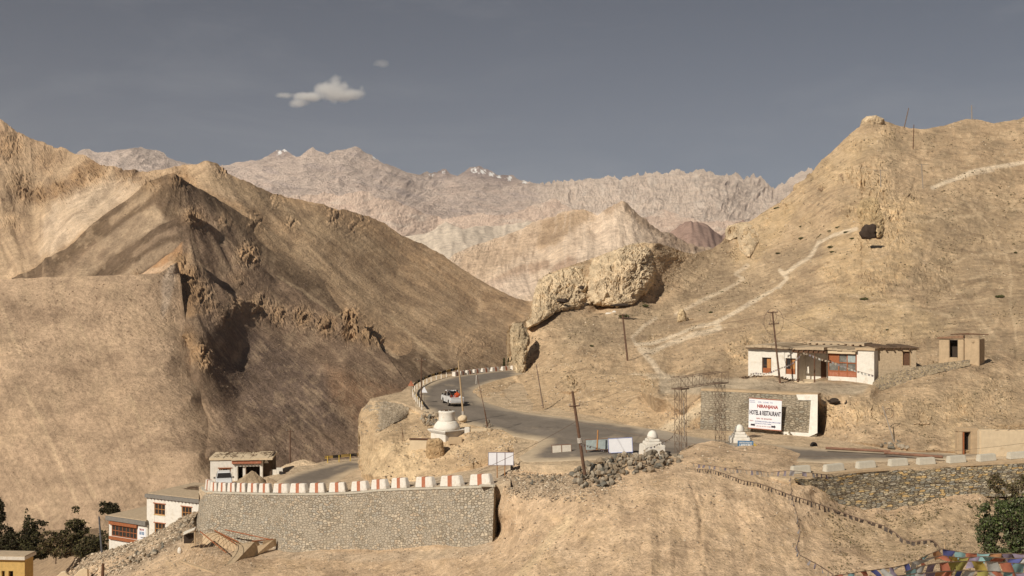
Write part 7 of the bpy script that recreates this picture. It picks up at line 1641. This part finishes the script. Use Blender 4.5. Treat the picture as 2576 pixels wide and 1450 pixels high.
flag_string('prayer_flags', [(2018,886,101),(2044,894,100.8),(2059,901,100.4),(2082,907,100),(2100,912,99.7),(2126,922,99.2),(2154,933,98.7),(2176,939,98.4),(2199,945,98)], 22, .18, None, 'grey flags draped from the porch across the red window wall', .02, 6, mats=PLF+FM[4:5], jit=.4)
flag_string('prayer_flags', [(1461,1116,73.2),(1480,1122,73.6),(1508,1129,74.2),(1525,1135,74.8),(1540,1142,75.2)], 12, .13, None, 'short string of bleached flags from the leaning pole to the boards', .012, 7, mats=PLF+FM[4:5], jit=.5)
flag_string('prayer_flags', [(1618,1135,77.6),(1632,1125,77.7),(1645,1124,77.8),(1655,1118,78),(1670,1112,78.6),(1686,1104,79.4),(1700,1088,80)], 14, .13, None, 'string of grey flags from the stepped shrine up to the lattice gate', .012, 8, mats=PLF, jit=.5)
flag_string('prayer_flags', [(732,1100,118),(760,1112,117.7),(800,1125,117),(850,1137,116),(903,1144,115)], 26, .12, None, 'dark flag line drooping from the single pole to the crag', .02, 9, mats=DKF, jit=.3)
flag_string('prayer_flags', [(732,1129,118),(760,1132,117.7),(783,1128,117.5),(820,1140,117)], 10, .10, None, 'short loose lower line on the single pole above the lower road', .015, 10, mats=DKF, jit=.3)
# bright flags close to the viewer
flag_string('prayer_flags', [(2366,1380,20),(2399,1386,20),(2430,1392,20),(2462,1393,20),(2495,1393,20),(2530,1393,20),(2565,1394,20),(2600,1396,20)], 8, .235, [3,0,1,0,7,5,5,1], 'bright prayer flags hanging level along the bottom right edge under the bush', .008, 11, shape='tri', jit=.6, mats=FM)
flag_string('prayer_flags', [(2368,1382,20.2),(2334,1396,20),(2306,1412,19.5),(2267,1424,19),(2234,1430,18.6),(2203,1434,18.3),(2169,1438,18),(2143,1443,17.8),(2092,1449,17.5)], 12, .19, [7,0,1,4,3,4,5,4,3,1,0,1], 'bright prayer flags fluttering down to the left along the bottom edge', .008, 12, jit=1.1, mats=FM)
flag_string('prayer_flags', [(2275,1440,15),(2320,1424,15.3),(2370,1416,15.6),(2430,1412,16),(2500,1414,16.2),(2560,1418,16.4),(2620,1420,16.5)], 11, .23, [0,4,5,1,6,6,2,4,1,0,1], 'lower row of large crumpled prayer flags filling the bottom right corner', .008, 13, jit=.7, mats=FM)
flag_string('prayer_flags', [(2240,1452,13),(2300,1444,13.3),(2370,1438,13.6),(2430,1436,14),(2500,1438,14.2),(2560,1442,14.4),(2620,1444,14.5)], 13, .18, [3,0,4,5,7,1,3,4,6,1,0,5,1], 'lowest row of tangled prayer flags along the bottom right corner', .008, 14, jit=.9, mats=FM)
flag_string('prayer_flags', [(2330,1406,18),(2370,1398,18.2),(2420,1404,18.4),(2480,1400,18.6),(2540,1406,18.6),(2610,1402,18.6)], 9, .21, [4,1,2,6,5,0,1,3,4,7,6,1,5,2,0], 'crumpled prayer flags blown about just under the level top row', .008, 15, jit=1.8, mats=FM)
upole(P(2377,1392,21.5), P(2376,1364,21.5), 'pale stick holding up the bright prayer flags', .018, [], m=WOODP, cat='post', name='post')

# ================================================================== GREENHOUSE AND SMALL THINGS
g0, g1 = on(FGN,458,1412), on(FGN,546,1443); t0, t1 = P(540,1337,95.5), P(602,1368,91.5); q3 = on(FGN, 641, 1399)
e = empty('greenhouse_frame', tuple(g0), 0, 'skeleton of bent poles for a greenhouse over mud walls below the curved wall', 'greenhouse')
L_ = lambda p: Vector(p)-g0
for i in range(9):
    t = i/8; a = g0.lerp(g1, t); b = t0.lerp(t1, t); mb = MB(); pts = []
    for k in range(11):
        u = k/10; q = a.lerp(b, u)
        q = Vector((q.x, q.y, a.z+(b.z-a.z)*u+.95*math.sin(u*math.pi)**.8)); pts.append(L_(q))
    mb.path(pts, .022, 5); mb.build('hoop', WOODP, e)
for a, b in ((P(503,1337,93.5), P(569,1391,88.5)), (P(540,1334,95.5), P(592,1368,91.5)), (P(566,1333,95.5), P(686,1359,93)), (P(548,1339,95), P(600,1364,91.5)), (P(634,1362,92), P(687,1357,93))):
    MB().tube(L_(a), L_(b), .05, .045, 6).build('purlin', WOODR, e)
mb = MB(); w0, w1, w2_, w3_ = g1+Vector((.08,0,0)), P(598,1372,91.2), P(640,1364,92.0), q3
def slab(mb, pts, th=Vector((.1,.45,0))):
    n_ = len(pts); f = [L_(p) for p in pts]; bk = [p+th for p in f]; mb.add(f+bk, [tuple(range(n_)), tuple(range(2*n_-1, n_-1, -1))]+[(k, k+n_, (k+1) % n_+n_, (k+1) % n_) for k in range(n_)])
slab(mb, [w0-Vector((0,0,.5)), w3_-Vector((0,0,.5)), w2_, w1]); mb.build('mud_end_wall', mat('brown_mud', (.44,.33,.215), .97, .2, 3, .08, dirt=(2,.55,(.21,.155,.10),.6)), e)
mb = MB(); slab(mb, [P(641,1400,91.4), P(690,1376,93), P(688,1358,93), P(662,1361,92.4), P(660,1372,92.3), P(648,1374,92.1), P(640,1364,92)]); mb.build('door_wall', MUD, e)
mb = MB(); slab(mb, [P(505,1356,95)-Vector((0,0,1)), P(600,1400,91.6)-Vector((0,0,1)), P(604,1370,92.0), P(545,1342,96), P(512,1344,96)]); mb.build('back_wall', MUD, e)
mb = MB(); slab(mb, [g0-Vector((.1,.3,.8)), g1-Vector((0,.3,.8)), g1-Vector((0,.3,-.1)), g0-Vector((.1,.3,-.1))], Vector((.1,.2,0))); mb.build('low_front_wall', MUD, e)
e = empty('small_shelter', tuple(P(476,1362,93)), .2, 'small low shelter with a pale cloth roof at the left foot of the curved wall', 'shelter')
mb = MB(); mb.hexa([(-.5,-.3,.55),(.5,-.3,.95),(.55,.5,.95),(-.5,.5,.6),(-.45,-.3,.68),(.5,-.3,1.15),(.55,.5,1.1),(-.45,.5,.75)]); mb.build('cloth_roof', FADED, e, bevel=.04)
mb = MB(); mb.box(.4,.52,-.2,.3,-.2,.95); mb.build('side_wall', MUD, e); MB().box(-.45,.4,.1,.45,-.2,.6).build('dark_inside', DARKIN, e)
tag(MB().blob((0,0,0), .25, 4, (.7,.5,1.3), .3, 2).build('white_sack', WHITE, None, loc=P(452,1386,93)), 'white sack standing beside the left end of the greenhouse hoops', 'sack')
e = empty('ruined_block', tuple(P(1536,802,181)), 0, 'small whitewashed ruined block on the slope below the crag', 'ruin')
mb = MB(); mb.taper(0, 0, -.3, 1.0, 2.0, 1.2, 1.7, .9); mb.build('wall', WHITE, e, bevel=.12, seg=2); MB().taper(.6, 0, .98, 1.3, .7, .6, .4, .4).build('wall_top', WHITE, e, bevel=.08)
for (x, y, w_, h_, lab) in ((1745,800,22,9,'crumbling low rubble wall right of the leaning mud pillar'),(1480,975,30,8,'thin broken ledge wall on the cut bank above the road'),(2320,1062,20,8,'small rocky bump on the earth bank above the pipes')):
    p = on(RHN, x, y+h_*.5); mb = MB(); s = p.y/F
    for k in range(9): mb.blob(((k-4)*w_*s*.22, rnd.uniform(-.2,.2), h_*s*rnd.uniform(-.1,.4)), h_*s*rnd.uniform(.25,.5), 60+k, (1.3,.8,.8), .4, 1)
    tag(mb.build('rubble_wall', MUD, None, loc=p), lab, 'rubble')
for x, y, D, w_, h_, lab, sd in ((1416,757,176,15,6,'dark blob for the shade of the arched cave mouth in the left crag',1),(1463,724,177,6,5,'dark blob for the shade of a small square cave high in the left crag',2),(1476,766,176,6,4,'dark blob for the shade of a little low cave at the foot of the left crag',3),(1560,768,173,22,4,'dark blob for the shade of a crevice row along the foot of the big crag',4),(2184,585,198,20,19,'dark blob for the shade of the hollow under the overhanging boulder-like rock',5),(2098,1010,91.3,14,7,'ragged dark blob for the shade of a cavity in the earth bank right of the whitewashed wall',6),(2128,1030,90.9,3.5,20,'narrow dark blob for the shade of a cleft in the earth bank right of the whitewashed wall',7)):
    s = D/F; mb = MB(); mb.blob((0,0,0), 1, 70+sd, (w_*s, w_*s*.35+.2, h_*s), .45, 3); o = mb.build('cave_shade', DARKIN, None, smooth=True, loc=P(x, y, D)); tag(o, lab, 'cave')  # solid dark blobs: the shade of each cave is in their colour

# ================================================================== CLOUDS (real volumes far beyond the air box)
def cloud(name, cx, cy, D, lobes, dens, label, seed, nz=.9):
    s = D/F; c = P(cx, cy, D); e = .0
    x0 = min(l[0]-l[2] for l in lobes)-8; x1 = max(l[0]+l[2] for l in lobes)+8; y0 = min(l[1]-l[3] for l in lobes)-8; y1 = max(l[1]+l[3] for l in lobes)+8
    dep = 30
    o = MB().box((x0-cx)*s, (x1-cx)*s, -dep*s, dep*s, (cy-y1)*s, (cy-y0)*s).build(name, None or mat('tmp', (1,1,1)), None, loc=c)
    m = bpy.data.materials.new(name+'_volume'); m.use_nodes = True; n = m.node_tree; n.nodes.clear(); out = n.nodes.new('ShaderNodeOutputMaterial'); v = n.nodes.new('ShaderNodeVolumePrincipled')
    v.inputs['Color'].default_value = (.98,.97,.96,1); v.inputs['Anisotropy'].default_value = .1; n.links.new(v.outputs[0], out.inputs['Volume'])
    tc = n.nodes.new('ShaderNodeTexCoord'); acc = None
    ns = noise_node(n, 1/(26*s), 5, .62, vec=tc.outputs['Object'])
    for l in lobes:
        mp = n.nodes.new('ShaderNodeMapping'); mp.vector_type = 'TEXTURE'; mp.inputs['Location'].default_value = ((l[0]-cx)*s, 0, (cy-l[1])*s); mp.inputs['Scale'].default_value = (l[2]*s, l[2]*s*.6 if l[2] < 40 else 26*s, l[3]*s)
        n.links.new(tc.outputs['Object'], mp.inputs[0]); ln = n.nodes.new('ShaderNodeVectorMath'); ln.operation = 'LENGTH'; n.links.new(mp.outputs[0], ln.inputs[0])
        if acc is None: acc = ln.outputs['Value']
        else:
            mi = n.nodes.new('ShaderNodeMath'); mi.operation = 'SMOOTH_MIN'; mi.inputs[2].default_value = .35; n.links.new(acc, mi.inputs[0]); n.links.new(ln.outputs['Value'], mi.inputs[1]); acc = mi.outputs[0]
    ma = n.nodes.new('ShaderNodeMath'); ma.operation = 'MULTIPLY_ADD'; ma.inputs[1].default_value = nz*1.6; n.links.new(ns.outputs[0], ma.inputs[0]); n.links.new(acc, ma.inputs[2])
    r = mrange(n, ma.outputs[0], .30+nz*.8, 1.12+nz*.8, dens, 0); n.links.new(r.outputs[0], v.inputs['Density'])
    o.data.materials.clear(); o.data.materials.append(m); tag(o, kind='stuff'); return o
cloud('cloud', 835, 235, 9500, [(842,232,44,26),(868,238,42,18),(846,208,14,20),(815,226,26,18),(775,244,46,12),(752,259,26,12),(715,241,20,8),(905,236,15,12),(911,226,7,12)], .022, None, 1)
cloud('cloud', 961, 161, 9500, [(961,161,19,11),(950,163,12,6)], .008, None, 2)

# ================================================================== AIR
zmin = -600.0; lo_ = [1e9]*3; hi_ = [-1e9]*3
o = MB().box(-9300, 9300, -250, 9300, -300, 1350).build('haze', mat('tmp', (1,1,1)), None)
m = bpy.data.materials.new('thin_haze'); m.use_nodes = True; n = m.node_tree; n.nodes.clear(); out = n.nodes.new('ShaderNodeOutputMaterial'); v = n.nodes.new('ShaderNodeVolumePrincipled')
v.inputs['Color'].default_value = (.93,.93,1,1); v.inputs['Density'].default_value = HAZE; v.inputs['Anisotropy'].default_value = .2; n.links.new(v.outputs[0], out.inputs['Volume'])
o.data.materials.clear(); o.data.materials.append(m); tag(o, kind='stuff')
# ================================================================== LIGHT, SKY, CAMERA
SUN = Vector((-.62, -.78, 0)).normalized(); EL = math.radians(38)
w = bpy.data.worlds.new('World'); SC.world = w; w.use_nodes = True; n = w.node_tree; n.nodes.clear()
out = n.nodes.new('ShaderNodeOutputWorld'); bg = n.nodes.new('ShaderNodeBackground'); sky = n.nodes.new('ShaderNodeTexSky')
sky.sky_type = 'NISHITA'; sky.sun_disc = False; sky.sun_elevation = EL; sky.sun_rotation = math.atan2(SUN.x, SUN.y); sky.altitude = 3500; sky.air_density = 1.0; sky.dust_density = 1.5; sky.ozone_density = 1.0
hs = n.nodes.new('ShaderNodeHueSaturation'); hs.inputs['Saturation'].default_value = .40; hs.inputs['Value'].default_value = .52*SKYV
n.links.new(sky.outputs[0], hs.inputs['Color'])
mx = n.nodes.new('ShaderNodeMix'); mx.data_type = 'RGBA'; mx.blend_type = 'MULTIPLY'; mx.inputs[0].default_value = 1; mx.inputs[7].default_value = (.83, .93, 1.04, 1)
n.links.new(hs.outputs[0], mx.inputs[6]); tc = n.nodes.new('ShaderNodeTexCoord'); mp = n.nodes.new('ShaderNodeMapping'); mp.inputs['Scale'].default_value = (2.2, 2.2, 9); mp.inputs['Rotation'].default_value = (0, .12, 0); n.links.new(tc.outputs['Generated'], mp.inputs[0])
ci = noise_node(n, 1.6, 7, .62, vec=mp.outputs[0], dist=.6); cr = mrange(n, ci.outputs[0], .5, .78, 0, .16)      # thin high cirrus
mw = n.nodes.new('ShaderNodeMix'); mw.data_type = 'RGBA'; n.links.new(cr.outputs[0], mw.inputs[0]); n.links.new(mx.outputs[2], mw.inputs[6]); mw.inputs[7].default_value = (7.0, 7.1, 7.2, 1)
n.links.new(mw.outputs[2], bg.inputs['Color']); bg.inputs['Strength'].default_value = .06
n.links.new(bg.outputs[0], out.inputs['Surface'])
ld = bpy.data.lights.new('sun', 'SUN'); ld.energy = 4.9; ld.angle = math.radians(.5); ld.color = (1, .93, .80)
lo = bpy.data.objects.new('sun', ld); COL.objects.link(lo)
d = Vector((SUN.x*math.cos(EL), SUN.y*math.cos(EL), math.sin(EL))); lo.rotation_euler = d.to_track_quat('Z', 'Y').to_euler(); lo.location = (-40, -40, 90)
cd = bpy.data.cameras.new('camera'); co = bpy.data.objects.new('camera', cd); COL.objects.link(co)
co.location = (0, 0, H); co.rotation_euler = (math.pi/2, 0, 0); cd.sensor_width = 36; cd.lens = 36*F/2576; cd.clip_end = 60000; cd.clip_start = .5
cd.shift_y = 0
SC.camera = co
SC.view_settings.view_transform = 'Standard'; SC.view_settings.look = 'None'; SC.view_settings.exposure = 0; SC.view_settings.gamma = 1
SC.cycles.volume_step_rate = 1; SC.cycles.max_bounces = 6; SC.cycles.volume_bounces = 4
